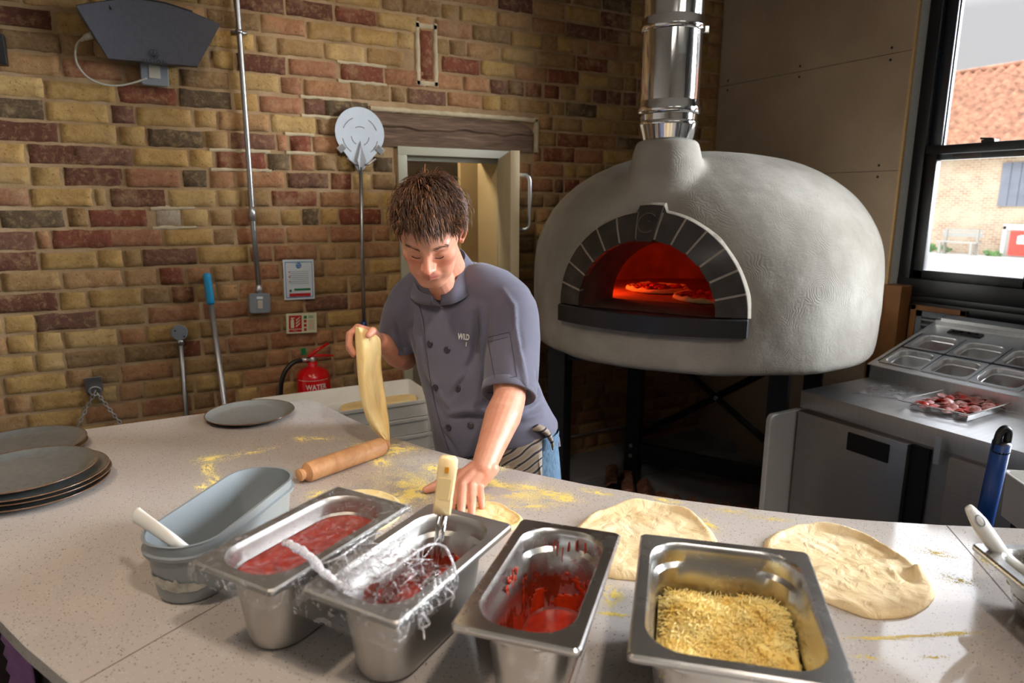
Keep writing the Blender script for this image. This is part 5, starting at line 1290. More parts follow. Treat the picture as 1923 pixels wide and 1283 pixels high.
grains('semolina_flour', 'yellow semolina flour dusted over the worktop around the dough and the rolling pin',
 [(775, 925, 48, 20, 11, -.2), (745, 948, 30, 12, 5, 0), (815, 880, 22, 9, 3, .1), (835, 893, 18, 8, 2.5, .2), (752, 842, 40, 10, 5, .1), (715, 868, 22, 10, 2.5, .2), (735, 850, 20, 8, 2, 0), (938, 911, 24, 5, 3, .1), (925, 905, 14, 5, 1.5, 0),
  (1045, 930, 45, 8, 4.5, .15), (1060, 938, 20, 6, 2.5, .1), (990, 915, 50, 8, 2, .1), (1000, 950, 70, 10, 1.6, 0), (1120, 925, 40, 6, 1.2, .2), (1250, 940, 40, 5, 1.2, .2), (1330, 985, 30, 8, 1.5, .5), (1370, 960, 50, 6, .7, .1), (1450, 975, 50, 5, .7, .1),
  (395, 862, 38, 8, 3, -.15), (390, 880, 14, 14, 2.5, .5), (405, 905, 18, 16, 2, .8), (380, 915, 14, 8, 1.2, 0), (470, 850, 70, 8, 1.2, -.2), (565, 825, 14, 6, 1.8, 0), (600, 824, 50, 6, 1.2, 0), (680, 835, 40, 6, .8, -.1), (840, 950, 40, 20, 3, 0), (1150, 1120, 25, 25, 2, .3), (1152, 1154, 24, 3, 3, .1), (700, 960, 60, 18, 1.5, 0), (930, 880, 40, 10, 1, 0), (595, 930, 30, 12, 1.5, -.3), (900, 935, 60, 16, 1.5, 0), (960, 925, 130, 22, 6, .12), (760, 905, 120, 50, 8, .1)], 88000, 3)
grains('semolina_flour', 'brown swept line of semolina at the front right of the worktop', [(1700, 1196, 110, 3, 3, -.03), (1650, 1200, 60, 2.5, 1.2, .03), (1790, 1190, 50, 4, 1.5, -.05), (1630, 1235, 30, 4, .5, .1), (1755, 1235, 25, 3, .4, 0), (1800, 1090, 40, 8, .8, .2), (1760, 1040, 50, 8, .8, .2), (1850, 1050, 20, 12, .8, .9)], 6000, 9)
# ================================================================== REFRIGERATED PREP COUNTER
FX, FY0, FY1, FZ = 2.527, 1.883, -1.0, .90
fr = thing('fridge_counter', 'stainless steel refrigerated prep counter with a raised ingredient rail under the window', 'fridge counter', (FX, FY0, 0))
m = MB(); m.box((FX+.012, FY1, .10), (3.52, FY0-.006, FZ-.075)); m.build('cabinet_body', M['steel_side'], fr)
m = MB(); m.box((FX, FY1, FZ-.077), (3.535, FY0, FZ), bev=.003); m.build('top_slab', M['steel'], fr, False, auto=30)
for i in range(4):
    for y in (FY0-.08, FY1+.1):
        pass
m = MB()
for x in (FX+.10, 3.42):
    for y in (FY0-.09, .4, FY1+.1): m.tube([(x, y, 0), (x, y, .11)], .025, 12)
m.build('feet', M['pl_black'], fr)
dy = FY0-.012
for i in range(4):
    y1 = dy-i*.64; y0 = y1-.49
    if i: y0 = y1-.56
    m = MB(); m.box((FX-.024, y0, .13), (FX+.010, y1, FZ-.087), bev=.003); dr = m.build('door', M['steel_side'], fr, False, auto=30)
    hy1 = y1-.245; m = MB(); m.box((FX-.0255, hy1-.178, .713), (FX-.022, hy1, .79), bev=.004); m.build('recessed_handle', M['pl_black'], dr)
    m = MB(); m.box((FX-.002, y0-.07, .13), (FX+.012, y0-.002, FZ-.09)); m.build('door_gasket', M['pl_black'], dr)
m = MB(); p = onx(1760, 848, FX-.025); m.box((FX-.0262, p[1]-.011, p[2]-.05), (FX-.0245, p[1]+.011, p[2]+.055), bev=.0008); m.build('latch_plate', M['steel'], fr)
# raised rail with sloping top
RX0, RX1, RZ0, RZ1, RY = 3.0, 3.52, .962, 1.118, 1.893
sl = (RZ1-RZ0)/(RX1-RX0)
m = MB()
def slope(x): return RZ0+(x-RX0)*sl
m.loft([[(RX0, y, FZ), (RX0, y, RZ0), (RX0+.012, y, RZ0+.004), (RX1, y, RZ1+.004), (RX1, y, FZ)] for y in (RY, RY-.018)])
m.loft([[(RX0, y, FZ), (RX0, y, RZ0), (RX0+.003, y, RZ0+.003), (RX0+.05, y, slope(RX0+.05)), (RX0+.05, y, slope(RX0+.05)-.012), (RX0+.014, y, RZ0-.006), (RX0+.014, y, FZ)] for y in (RY, FY1)])
m.build('rail_housing', M['steel'], fr, False, auto=30)
m = MB(); m.loft([[(3.40, y, slope(3.40)-.01), (3.40, y, slope(3.40)+.002), (3.50, y, slope(3.50)+.003), (3.50, y, slope(3.5)+.028), (RX1, y, RZ1+.032), (RX1, y, FZ)] for y in (RY-.018, FY1)]); m.build('rail_back_ledge', M['steel'], fr, False, auto=30)
m = MB(); m.loft([[(3.485, y, slope(3.485)+.030), (3.49, y, slope(3.49)+.045), (3.535, y, RZ1+.050), (3.535, y, RZ1+.02)] for y in (RY-.05, FY1)]); m.build('lid_hinge_bar', M['galv'], fr)
m = MB(); m.box((RX0+.03, FY1, FZ-.14), (3.41, RY-.03, FZ-.10)); m.build('well_floor', M['pl_black'], fr)
MS = lambda x, y: Matrix.Translation((x, y, slope(x)+.003)) @ Matrix.Rotation(-math.atan(sl), 4, 'Y')
m = MB(); m.box((-.018, -.075, 0), (.018, .075, .010), MS(3.445, 1.70), bev=.003)
for k in range(4): m.ellipsoid(tuple(MS(3.445, 1.70) @ Vector((0, -.052+.035*k, .012))), (.008, .008, .005), None, 10, 6)
m.build('control_strip', M['pl_black'], fr, False, auto=35)
contents = {(0, 1): 'meat', (0, 0): None, (1, 0): 'meat', (2, 1): 'meat', (2, 0): 'meat'}
names = {0: 'nearest the oven', 1: 'second from the oven', 2: 'third from the oven', 3: 'fourth from the oven', 4: 'fifth from the oven', 5: 'sixth from the oven'}
for i in range(6):
    for j in range(2):
        px_, py_ = RX0+.125+.186*j, 1.765-.199*i
        t = thing('ingredient_pan', 'small steel ingredient pan, %s in the %s row of the rail' % (names[i], 'front' if j == 0 else 'back'), 'pan', (px_, py_, slope(px_)+.004), 'small ingredient pans in the rail')
        t['_o'] = [0, 0, 0]; t.rotation_euler = (0, -math.atan(sl), 0)
        hx, hy, h = .0895, .0975, .0
        m = MB(); dpt = .095
        m.loft([rrect(hx, hy, .008, -.005), rrect(hx, hy, .008, 0), rrect(hx-.014, hy-.014, .038, .0), rrect(hx-.017, hy-.017, .038, -.004), rrect(hx-.019, hy-.019, .038, -.025), rrect(hx-.023, hy-.023, .036, -.029), rrect(hx-.028, hy-.028, .036, -dpt+.01), rrect(hx-.038, hy-.038, .03, -dpt)], False, True)
        m.build('pan_body', M['pan_small'], t, False, auto=35)
        if (i, j) in contents and contents[(i, j)]:
            rg_ = random.Random(i*7+j); m = MB()
            for k in range(14): m.ellipsoid((rg_.uniform(-.04, .04), rg_.uniform(-.045, .045), -dpt+.012+rg_.random()*.022), (.017, .019, .004), Matrix.Rotation(rg_.uniform(-.6, .6), 3, 'X') @ Matrix.Rotation(rg_.uniform(-.6, .6), 3, 'Y'), 10, 6)
            m.build('leftover_slices', M['meat'], t, True)
# ---- clear tray of sliced meat on the prep counter
cy = [onz(*p, .932)[:2] for p in ((1688, 752), (1820, 780), (1905, 755), (1785, 730))]
mt = thing('meat_tray', 'clear plastic tray of sliced cured meat on the steel prep counter', 'tray', (cy[0][0], cy[0][1], .9))
C_ = np.array(cy); cc = C_.mean(0)
def qr(f, z, r=.0): return [tuple(cc+(q-cc)*f)+(z,) for q in C_]
m = MB(); m.loft([qr(1.03, .930), qr(1.03, .932), qr(.95, .932), qr(.90, .902), qr(.5, .9015)], False, True); m.C = [(1.0,)*3]*len(m.V)
m.build('clear_tray', M['clearpl'], mt, False, auto=30, usecol=True)
m = MB()
for a, b in ((0, 1), (1, 2), (2, 3), (3, 0)): m.tube([tuple(cc+(C_[a]-cc)*1.0)+(.9325,), tuple(cc+(C_[b]-cc)*1.0)+(.9325,)], .0022, 6)
m.build('tray_rim', M['pl_white'], mt, True)
rg_ = random.Random(8); k = 0; ex_, ey_ = (C_[3]-C_[0]), (C_[1]-C_[0])
for i in range(8):
    for j in range(7):
        a, b = (i+.5+rg_.uniform(-.25, .25))/8, (j+.5+rg_.uniform(-.25, .25))/7; q = cc+(C_[0]-cc)*.84+ex_*.84*a+ey_*.84*b
        MM = Matrix.Rotation(rg_.uniform(-.45, .45), 3, 'X') @ Matrix.Rotation(rg_.uniform(-.45, .45), 3, 'Y'); ps = rg_.random() < .25
        mm = MB(); rr_ = rg_.uniform(.018, .024); rings = []
        for f, z in ((.9, -.0012), (1, 0), (.92, .0014), (.5, .0018), (.03, .0015)): rings.append([np.array(MM @ Vector((rr_*f*math.cos(t)*1.25, rr_*f*math.sin(t), z+.003*math.sin(2*t)*f)))+np.array([q[0], q[1], .917+.004*rg_.random()*0+.003*((i+j) % 3)]) for t in np.linspace(0, 2*PI, 19)[:-1]])
        mm.loft(rings, True, True); o = mm.build('meat_slice', M['pepperoni' if ps else 'meat'], None, True)
        tag(o, 'slice of cured meat lying in the clear plastic tray', 'meat slice', 'slices of cured meat in the clear tray')
# ---- peeled clear lid film beside it
q = [onz(*p, .904) for p in ((1600, 737), (1655, 722), (1750, 727), (1700, 752), (1650, 748))]
m = MB(); c0 = sum(q)/5; n = 14; V = []; F = []
P = np.array([onz(1600, 737, .904), onz(1652, 722, .904), onz(1745, 728, .904), onz(1690, 750, .904)])
for i in range(n+1):
    for j in range(n+1):
        a, b = i/n, j/n; p = (P[0]*(1-a)+P[1]*a)*(1-b)+(P[3]*(1-a)+P[2]*a)*b; p = p.copy(); p[2] = .9025+.016*abs(noise.fractal(Vector((a*4, b*4, 3)), 1, 2, 3)); V.append(p)
F = [(i*(n+1)+j, (i+1)*(n+1)+j, (i+1)*(n+1)+j+1, i*(n+1)+j+1) for i in range(n) for j in range(n)]
o = mesh('plastic_lid_film', V, F, M['film'], None, True, [(2.5,)*3]*len(V)); tag(o, 'peeled clear plastic film lying on the prep counter beside the meat tray', 'plastic film')
# ---- white cutting board leaning on the end of the fridge counter
m = MB(); x0, x1, y0, y1 = 2.345, 2.545, 1.886, 1.912
Rg = []
for (y, e) in ((y0, .004), (y0+.004, 0), (y1-.004, 0), (y1, .004)):
    pr = rrect((x1-x0)/2+.10-e, .405-e, .028, 0, 6)
    Rg.append([((x0+x1)/2+.10+p[0]-.0, y+.0-(.03*(p[1]+.405)/.81)*0, .405+p[1]) for p in pr])
m.loft(Rg); o = m.build('cutting_board', M['pl_white'], None, False, auto=35); tag(o, 'thick white plastic cutting board standing against the end of the fridge counter', 'cutting board')
# ---- blue handled pole
a, e = dep(1886, 812, 1.56), dep(1847, 985, 1.67); d = (e-a)/np.linalg.norm(e-a); foot = e+d*((e[2]-.02)/-d[2])
bp = thing('broom', 'blue handled pole with a black looped end, standing behind the worktop at the right', 'pole', tuple(foot))
m = MB(); m.tube([a+d*.028, e, foot], .0195, 20); m.build('handle', M['pl_navy'], bp, True)
m = MB(); sd = np.cross(d, CF); sd /= np.linalg.norm(sd)
lp = [a+d*.045+sd*.0115, a+d*.012+sd*.0115, a-d*.004+sd*.008, a-d*.010, a-d*.004-sd*.008, a+d*.012-sd*.0115, a+d*.045-sd*.0115]
m.tube(spline(lp, 4), .0085, 10); m.tube([a+d*.026, a+d*.05], [.017, .020], 16); m.build('hanging_loop', M['pl_black'], bp, True)
m = MB(); q0 = dep(1853, 948, 1.66)-CF*.0205; m.add([q0, q0+d*.055+sd*.006, q0+d*.055-sd*.006], [(0, 1, 2)]); m.build('worn_sticker', M['alu_white'], bp)
m = MB(); m.box((foot[0]-.15, foot[1]-.03, 0), (foot[0]+.15, foot[1]+.03, .04), bev=.008); m.build('broom_head', M['pl_navy'], bp)
# ---- trays
def tray(label, x0, y0, x1, y1, z, h=.083, group=None, mat='pl_tray', ribs=True, rot=0):
    cx, cy_ = (x0+x1)/2, (y0+y1)/2; hx, hy = (x1-x0)/2, (y1-y0)/2
    t = thing('dough_tray', label, 'tray', (cx, cy_, z), group); t['_o'] = [0, 0, 0]; t.rotation_euler.z = rot
    m = MB(); w_ = .007
    m.loft([rrect(hx-.012, hy-.012, .02, 0), rrect(hx-.008, hy-.008, .02, .003), rrect(hx-.006, hy-.006, .02, h-.018), rrect(hx, hy, .02, h-.016), rrect(hx, hy, .02, h-.002), rrect(hx-.002, hy-.002, .02, h), rrect(hx-w_, hy-w_, .016, h), rrect(hx-w_-.003, hy-w_-.003, .016, h-.004), rrect(hx-w_-.008, hy-w_-.008, .016, .005)], True, True)
    m.build('tray_body', M[mat], t, False, auto=35)
    if ribs:
        m = MB(); m.add([v_.co[:] for v_ in t.children[0].data.vertices], [list(p_.vertices) for p_ in t.children[0].data.polygons]); bpy.data.objects.remove(t.children[0])
        for x in (-hx*.86, -hx*.28, hx*.28, hx*.86): m.box((x-.006, -hy-.0005, .002), (x+.006, -hy+.010, h-.015))
        for y in (-hy*.5, hy*.5): m.box((hx-.010, y-.006, .002), (hx+.0005, y+.006, h-.015))
        m.build('tray_body', M[mat], t, False, auto=35)
    return t
TX0, TX1, TY0, TY1, TZ = .412, 1.205, 2.862, 3.262, .80
ord_ = ['fifth from the top', 'fourth from the top', 'third from the top', 'second from the top', 'top one']
for k in range(5): tray('white dough tray in the stack behind the person, %s' % ord_[k], TX0, TY0, TX1, TY1, TZ-.083*(5-k), group='white dough trays behind the worktop')
m = MB(); m.box((TX0, TY0, 0), (TX1, TY1, TZ-.083*5-.001), bev=.01); tag(m.build('tray_dolly', M['pl_tray'], None, auto=30), 'white base block carrying the stack of dough trays', 'tray base')
rg_ = random.Random(2)
for i, (px, py, r, l) in enumerate(((672, 762, .075, 'flattened dough ball at the left in the top white tray'), (748, 750, .085, 'flattened dough ball at the right in the top white tray'))):
    p = onz(px, py, TZ-.055); ol = [(p[0]+r*1.15*math.cos(a), p[1]+r*.75*math.sin(a)) for a in np.linspace(0, 2*PI, 17)[:-1]]
    o = disc(l, ol, .028, 20+i, 'dough_y', edge=.002, z0=TZ-.0775); o.name = 'dough_ball'
# white tubs at the right edge
tcx, tcy, trot = 2.187-.6*.23+.8*.2, .931-.8*.23-.6*.2, math.radians(-37)
tq = tray('white plastic tub on the low stand beyond the right end of the worktop', tcx-.2, tcy-.23, tcx+.2, tcy+.23, .80, .14, None, 'pl_white', False, trot)
m = MB(); m.box((-.17, -.20, 0), (.17, .20, .798), xf((tcx, tcy, 0), trot), bev=.01); tag(m.build('side_stand', M['carcass'], None), 'dark stand beyond the worktop carrying the white tub', 'stand')
# ---- right hand pan with a white spoon
c1, c2, c3 = [onz(*p, 1.10)[:2] for p in ((1825, 1021), (1923, 1100), (1923, 1017))]
dl = (c2-c1)/np.linalg.norm(c2-c1); dw = np.array([-dl[1], dl[0]])
if dw @ (c3-c1) < 0: dw = -dw
ang = math.atan2(dl[1], dl[0])-PI/2; hx, hy = .088, .1625
ctrp = c1+dl*hy+dw*hx
pan5 = make_pan('steel pan of green olives with a white spoon, at the right edge', ctrp[0], ctrp[1], ang, hx, hy, .10)
rg_ = random.Random(31)
o = surf('olive_brine', hx, hy, .10, .045, simple('olive_brine', (120, 110, 50), .2), 'greenish brine around the olives in the right hand pan', 'brine', pan5, .0005)
k = 0; ov = None
for i in range(7):
    for j in range(13):
        lx, ly = (-.040+.0133*i)+rg_.uniform(-.002, .002), (-.112+.0185*j)+rg_.uniform(-.002, .002); p = Matrix.Translation((ctrp[0], ctrp[1], 1)) @ Matrix.Rotation(ang, 4, 'Z') @ Vector((lx, ly, .050+rg_.uniform(-.002, .004)))
        if ov is None:
            mm = MB(); mm.ellipsoid((0, 0, 0), (.0085, .0085, .0105), None, 14, 9); ov = mm.build('olive', M['olive'], None, True); q_ = ov
        else: q_ = ov.copy(); COL.objects.link(q_)
        q_.location = p; q_.rotation_euler = (rg_.random()*3, rg_.random()*3, 0); tag(q_, 'green olive in the right hand steel pan', 'olive', 'green olives in the right hand pan')
a = dep(1818, 952, 1.20); b = dep(1864, 1018, 1.205); c_ = dep(1893, 1052, 1.21); e = dep(1932, 1078, 1.215)
t = thing('serving_spoon', 'white plastic spoon with a holed handle, resting in the pan of green olives', 'spoon', tuple(e))
P = spline([a, b, c_, e], 8); nP = len(P); m = MB(); m.tube(P, [.007+.0075*min(1, i/4)-(.006*max(0, (i-8)/(nP-8)) if i > 8 else 0) for i in range(nP)], 14, flat=.6, up=tuple(-CF)); m.build('handle', M['pl_white'], t, True)
m = MB(); m.ellipsoid(e+np.array([.008, -.004, -.004]), (.020, .026, .007)); m.build('bowl', M['pl_white'], t, True)
m = MB(); d = (b-a)/np.linalg.norm(b-a); q = a+d*.028-CF*.0095; sd = np.cross(d, CF); sd /= np.linalg.norm(sd)
m.tube([q+d*.009*math.cos(x)*1.3+sd*.006*math.sin(x) for x in np.linspace(0, 2*PI, 17)], .0009, 6, cap=False); m.build('hanging_hole', M['pl_grey'], t)
# ================================================================== OUTSIDE
BX = 27.0
def ox(px, py, X=BX): return onx(px, py, X)
gz = ox(1850, 478)[2]; ez = ox(1750, 292)[2]; rz = onx(1775, 143, BX+5.5)[2]
g = MB(); g.box((WX+.25, -40, gz-.12), (70, 60, gz-.02)); tag(g.build('courtyard_ground', M['gravel']), 'pale gravel yard seen through the window', 'ground'); bpy.data.objects['courtyard_ground']['kind'] = 'structure'
barn = thing('barn', 'brick barn with an orange clay tiled roof across the yard outside the window', 'barn', (BX, 14, gz))
by0, by1 = -6, ox(1745, 400)[1]+9
m = MB(); 
o = mesh('brick_wall', [(0, 0, 0), (by1-by0, 0, 0), (by1-by0, ez-gz, 0), (0, ez-gz, 0), (0, 0, -.4), (by1-by0, 0, -.4), (by1-by0, ez-gz, -.4), (0, ez-gz, -.4)], [(0, 1, 2, 3), (4, 7, 6, 5), (0, 4, 5, 1), (1, 5, 6, 2), (2, 6, 7, 3), (3, 7, 4, 0)], M['barnbrick'])
o.parent = barn; o.matrix_parent_inverse = Matrix.Translation(barn.location).inverted()
o.matrix_basis = Matrix.Translation((BX, by1, gz)) @ Matrix(((0, 0, -1, 0), (-1, 0, 0, 0), (0, 1, 0, 0), (0, 0, 0, 1)))
# pantiled roof: waves across the slope with stepped courses
ny, nx = 520, 22; V = []; F = []; ry0, ry1 = by0, by1+.15
for i in range(nx):
    for s in (0, 1):
        t = (i+s)/nx; x = BX-.35+5.85*t; z = ez-.05+(rz-ez+.05)*t+(.0 if s else .085)
        for j in range(ny+1): y = ry0+(ry1-ry0)*j/ny; V.append((x, y, z+.075*math.sin(y*2*PI/.42)))
for i in range(2*nx-1):
    for j in range(ny): F.append((i*(ny+1)+j, i*(ny+1)+j+1, (i+1)*(ny+1)+j+1, (i+1)*(ny+1)+j))
mesh('tiled_roof', V, F, M['pantile'], barn, True)
m = MB(); m.tube([(BX+5.5, ry0, rz+.03), (BX+5.5, ry1, rz+.03)], .13, 10); m.build('ridge_tiles', M['pantile'], barn, True)
m = MB(); m.tube([(BX-.42, by0, ez-.10), (BX-.42, by1, ez-.10)], .085, 10); m.box((BX-.1, by0, ez-.2), (BX+.0, by1, ez-.02)); m.build('gutter', M['gutter'], barn, True)
dA, dB = ox(1885, 306), ox(1990, 388)
m = MB(); y = dA[1]
while y > dB[1]-2: m.box((BX-.06, y-.30, dB[2]), (BX-.02, y-.01, dA[2]), bev=.004); y -= .31
m.build('boarded_hatch', M['barndoor'], barn)
# bench, white framed opening with a red board
bA, bB = ox(1788, 452), ox(1860, 478)
bn = thing('bench', 'weathered wooden bench against the barn wall outside the window', 'bench', (BX-.9, (bA[1]+bB[1])/2, gz))
X = BX-.9; y0, y1 = min(bA[1], bB[1]), max(bA[1], bB[1])
m = MB(); m.box((X-.2, y0, gz+.42), (X+.2, y1, gz+.47)); m.build('seat', M['bench'], bn)
m = MB(); m.box((X+.18, y0, gz+.62), (X+.22, y1, gz+.78)); m.box((X+.18, y0, gz+.82), (X+.22, y1, gz+.90)); m.build('backrest', M['bench'], bn)
for y in (y0+.15, y1-.15):
    m = MB(); m.box((X-.2, y-.04, gz-.02), (X-.12, y+.04, gz+.42)); m.box((X+.14, y-.04, gz-.02), (X+.22, y+.04, gz+.9)); m.build('leg', M['bench'], bn)
oA, oB = ox(1893, 424), ox(1990, 478)
nb_ = thing('notice_board', 'white framed panel with a red poster standing by the barn wall across the yard', 'notice board', (BX-.3, oA[1], gz))
m = MB(); Y0, Y1 = oA[1], oA[1]-2.4; m.box((BX-.3, Y0-.10, gz-.02), (BX-.2, Y0, oA[2])); m.box((BX-.3, Y1, gz-.02), (BX-.2, Y1+.10, oA[2])); m.box((BX-.3, Y1, oA[2]-.12), (BX-.2, Y0, oA[2]+.05)); m.build('white_frame', M['pl_white'], nb_)
m = MB(); m.box((BX-.28, Y1+.1, gz), (BX-.24, Y0-.1, oA[2]-.12)); m.build('back_panel', M['bench'], nb_)
m = MB(); m.box((BX-.32, Y0-.95, gz+.05), (BX-.28, Y0-.25, oA[2]-.16), bev=.01); m.build('red_poster', simple('red_poster', (220, 60, 44), .6), nb_)
m = MB(); m.box((BX-.335, Y0-.80, gz+.45), (BX-.325, Y0-.50, gz+.72)); m.box((BX-.335, Y0-.72, gz+.70), (BX-.325, Y0-.58, oA[2]-.3)); m.build('poster_shape', M['pl_white'], nb_)
for k, (px, s) in enumerate(((1777, .28), (1878, .16))):
    p = ox(px, 474); m = MB(); rg_ = random.Random(k)
    for q in range(30): m.ellipsoid((BX-.5+rg_.uniform(-.1, .1), p[1]+rg_.uniform(-s, s)*1.4, gz+rg_.random()*s), (.06, .07, .06), None, 6, 5)
    tag(m.build('weeds', M['hedge'], None, True), ['green weeds left of the bench by the barn wall', 'small green weeds right of the bench by the barn wall', 'green weeds hard against the window frame by the barn wall'][k], 'weeds')
# ================================================================== PERSON
def nrm(a): a = np.array(a, float); return a/np.linalg.norm(a)
HEYE = dep(803, 477, 1.70)
face_h = nrm([-.50, -.845, 0]); th = math.radians(36)
hr_ = nrm(np.cross(face_h, [0, 0, 1]))      # person's left->? axis: local x
fy = face_h*math.cos(th)+np.array([0, 0, -1])*math.sin(th)
fz = face_h*math.sin(th)+np.array([0, 0, 1])*math.cos(th)
fx = np.cross(fy, fz)                        # right handed: x = y x z
HM = np.c_[fx, fy, fz]                       # columns: local axes in world
HC = HEYE-HM @ np.array([0, .082, -.004])
HS = 1.0
def HW(p): return HC+(np.asarray(p)*HS) @ HM.T
# ---- signed distance sculpt of the head in local space (metres)
def ell(P, c, r, R=None):
    q = P-np.array(c)
    if R is not None: q = q @ R
    r = np.array(r); k0 = np.linalg.norm(q/r, axis=-1); k1 = np.linalg.norm(q/(r*r), axis=-1); return k0*(k0-1)/np.maximum(k1, 1e-6)
def cap(P, a, b, ra, rb=None):
    rb = ra if rb is None else rb; a = np.array(a); b = np.array(b); pa = P-a; ba = b-a
    h = np.clip((pa @ ba)/(ba @ ba), 0, 1); return np.linalg.norm(pa-h[..., None]*ba, axis=-1)-(ra+(rb-ra)*h)
def smin(a, b, k): h = np.clip(.5+.5*(b-a)/k, 0, 1); return b+(a-b)*h-k*h*(1-h)
def smax(a, b, k): return -smin(-a, -b, k)
def head_sdf(P):
    X = P.copy(); X[..., 0] = np.abs(X[..., 0])
    d = ell(P, (0, -.014, .036), (.0775, .099, .088))
    d = smin(d, ell(P, (0, .030, -.028), (.059, .056, .080)), .03)
    d = smin(d, ell(P, (0, .022, .004), (.0690, .066, .062)), .02)
    d = smin(d, cap(X, (.049, .006, -.064), (.018, .068, -.101), .021, .021), .022)
    d = smin(d, ell(P, (0, .071, -.105), (.025, .020, .019)), .016)
    d = smin(d, ell(X, (.044, .056, -.026), (.023, .022, .022)), .020)
    d = smin(d, ell(X, (.034, .062, -.066), (.022, .020, .026)), .022)
    d = smin(d, cap(X, (.010, .0865, .016), (.046, .0700, .016), .0085, .0075), .014)
    d = smax(d, -ell(X, (.0315, .104, -.004), (.020, .021, .0135)), .012)
    d = smin(d, ell(X, (.0315, .0725, -.005), (.0160, .0130, .0125)), .005)
    d = smin(d, cap(X, (.020, .084, -.0115), (.043, .078, -.0105), .0022, .0018), .004)
    d = smin(d, cap(P, (0, .087, .012), (0, .1125, -.034), .0070, .0098), .012)
    d = smin(d, ell(P, (0, .1145, -.036), (.0110, .0105, .0095)), .006)
    d = smin(d, ell(X, (.0135, .100, -.040), (.0075, .0105, .0075)), .006)
    d = smax(d, -ell(X, (.0065, .107, -.0485), (.0042, .0055, .0045)), .004)
    d = smin(d, ell(P, (0, .083, -.066), (.026, .016, .020)), .012)
    d = smin(d, cap(X, (.000, .1000, -.0635), (.020, .0885, -.0705), .0046, .0026), .005)
    d = smin(d, cap(X, (.000, .0985, -.0745), (.017, .0885, -.0765), .0056, .0030), .005)
    d = smax(d, -cap(X, (.000, .1060, -.0686), (.023, .0905, -.0745), .0022, .0018), .003)
    d = smax(d, -cap(X, (.020, .099, -.048), (.031, .087, -.062), .0012, .0012), .006)
    d = smax(d, -ell(P, (0, .101, -.087), (.018, .008, .005)), .008)
    d = smin(d, cap(X, (.010, .098, .006), (.006, .094, .016), .001, .001), .004)
    return d
SC0 = np.array([0, .012, -.010])
def head_radius(D, sdf=head_sdf, rmax=.17, n=110):
    T = np.linspace(.03, rmax, n); out = np.zeros(len(D)); val = np.empty((len(D), n))
    for i, t in enumerate(T): val[:, i] = sdf(SC0+D*t)
    neg = val < 0; last = n-1-np.argmax(neg[:, ::-1], axis=1); last = np.minimum(last, n-2)
    ar = np.arange(len(D)); a, b = val[ar, last], val[ar, last+1]; f = np.clip(a/(a-b+1e-12), 0, 1)
    return T[last]+(T[1]-T[0])*f
NU, NV = 220, 150
def sphere_dirs(nu, nv):
    D = []; 
    for i in range(1, nv):
        t = PI*i/nv
        for j in range(nu): p = 2*PI*j/nu; D.append((math.sin(t)*math.cos(p), math.sin(t)*math.sin(p), math.cos(t)))
    return np.array(D)
# pole axis along local x would crease the face, so keep poles at crown/neck (z)
D = sphere_dirs(NU, NV); R_ = head_radius(D); HV = SC0+D*R_[:, None]
m = MB(); m.loft([[tuple(HW(p)) for p in HV[i*NU:(i+1)*NU]] for i in range(NV-1)], True, True)
body_parts = m
# eyes are lidded and looking down; ears
def ear(side):
    e = MB(); s = side
    L = lambda x, y, z: tuple(HW((s*(.071+(x-.071)*1.25), y, z*1.1)))
    rim = [(.071, .002, -.022), (.080, -.006, -.026+.0), (.0865, -.016, -.010), (.0885, -.020, .010), (.0865, -.016, .026), (.080, -.006, .031), (.074, .002, .024), (.072, .004, .012)]
    body_parts.tube([L(*p) for p in spline(rim, 4)], .0036, 8)
    body_parts.tube([L(.071, -.002, .010), L(.079, -.008, .002), L(.080, -.010, -.010)], .0032, 8)
    V_ = [L(.069, 0, -.020), L(.084, -.016, -.008), L(.086, -.018, .012), L(.082, -.010, .026), L(.069, .003, .020)]
    body_parts.tube([L(.072, -.004, -.020), L(.077, -.008, 0), L(.076, -.007, .022)], [.0045, .0075, .0045], 10, flat=1.0)
    body_parts.ellipsoid(L(.078, -.002, -.027), (.005, .006, .007), None, 10, 8)
ear(1); ear(-1)
# ---- skeleton
NB = dep(846, 520, 2.03); shR = dep(766, 552, 2.06); shL = dep(957, 560, 1.96)
elR = dep(760, 672, 2.18); wrR = dep(716, 642, 2.02)
elL = dep(957, 748, 1.83); wrL = dep(907, 880, 1.655)
body_parts.tube([dep(852, 575, 2.05), NB, HW((0, -.030, -.05)), HW((0, -.02, 0))], [.050, .056, .055, .05], 24, roundend=False)
body_parts.tube([HW((0, .03, -.085)), dep(835, 545, 1.98)], [.036, .042], 16)
def limb(P, R): body_parts.tube(spline(P, 6), list(np.interp(np.linspace(0, len(P)-1, (len(P)-1)*6+1), range(len(P)), R)), 20, roundend=True)
limb([shR, elR+nrm(shR-elR)*.10, elR], [.042, .042, .040]); limb([elR, elR+(wrR-elR)*.30, elR+(wrR-elR)*.7, wrR], [.041, .046, .034, .027])
limb([shL, elL+nrm(shL-elL)*.10, elL], [.045, .047, .044]); limb([elL, elL+(wrL-elL)*.28, elL+(wrL-elL)*.70, wrL], [.044, .049, .037, .0295])
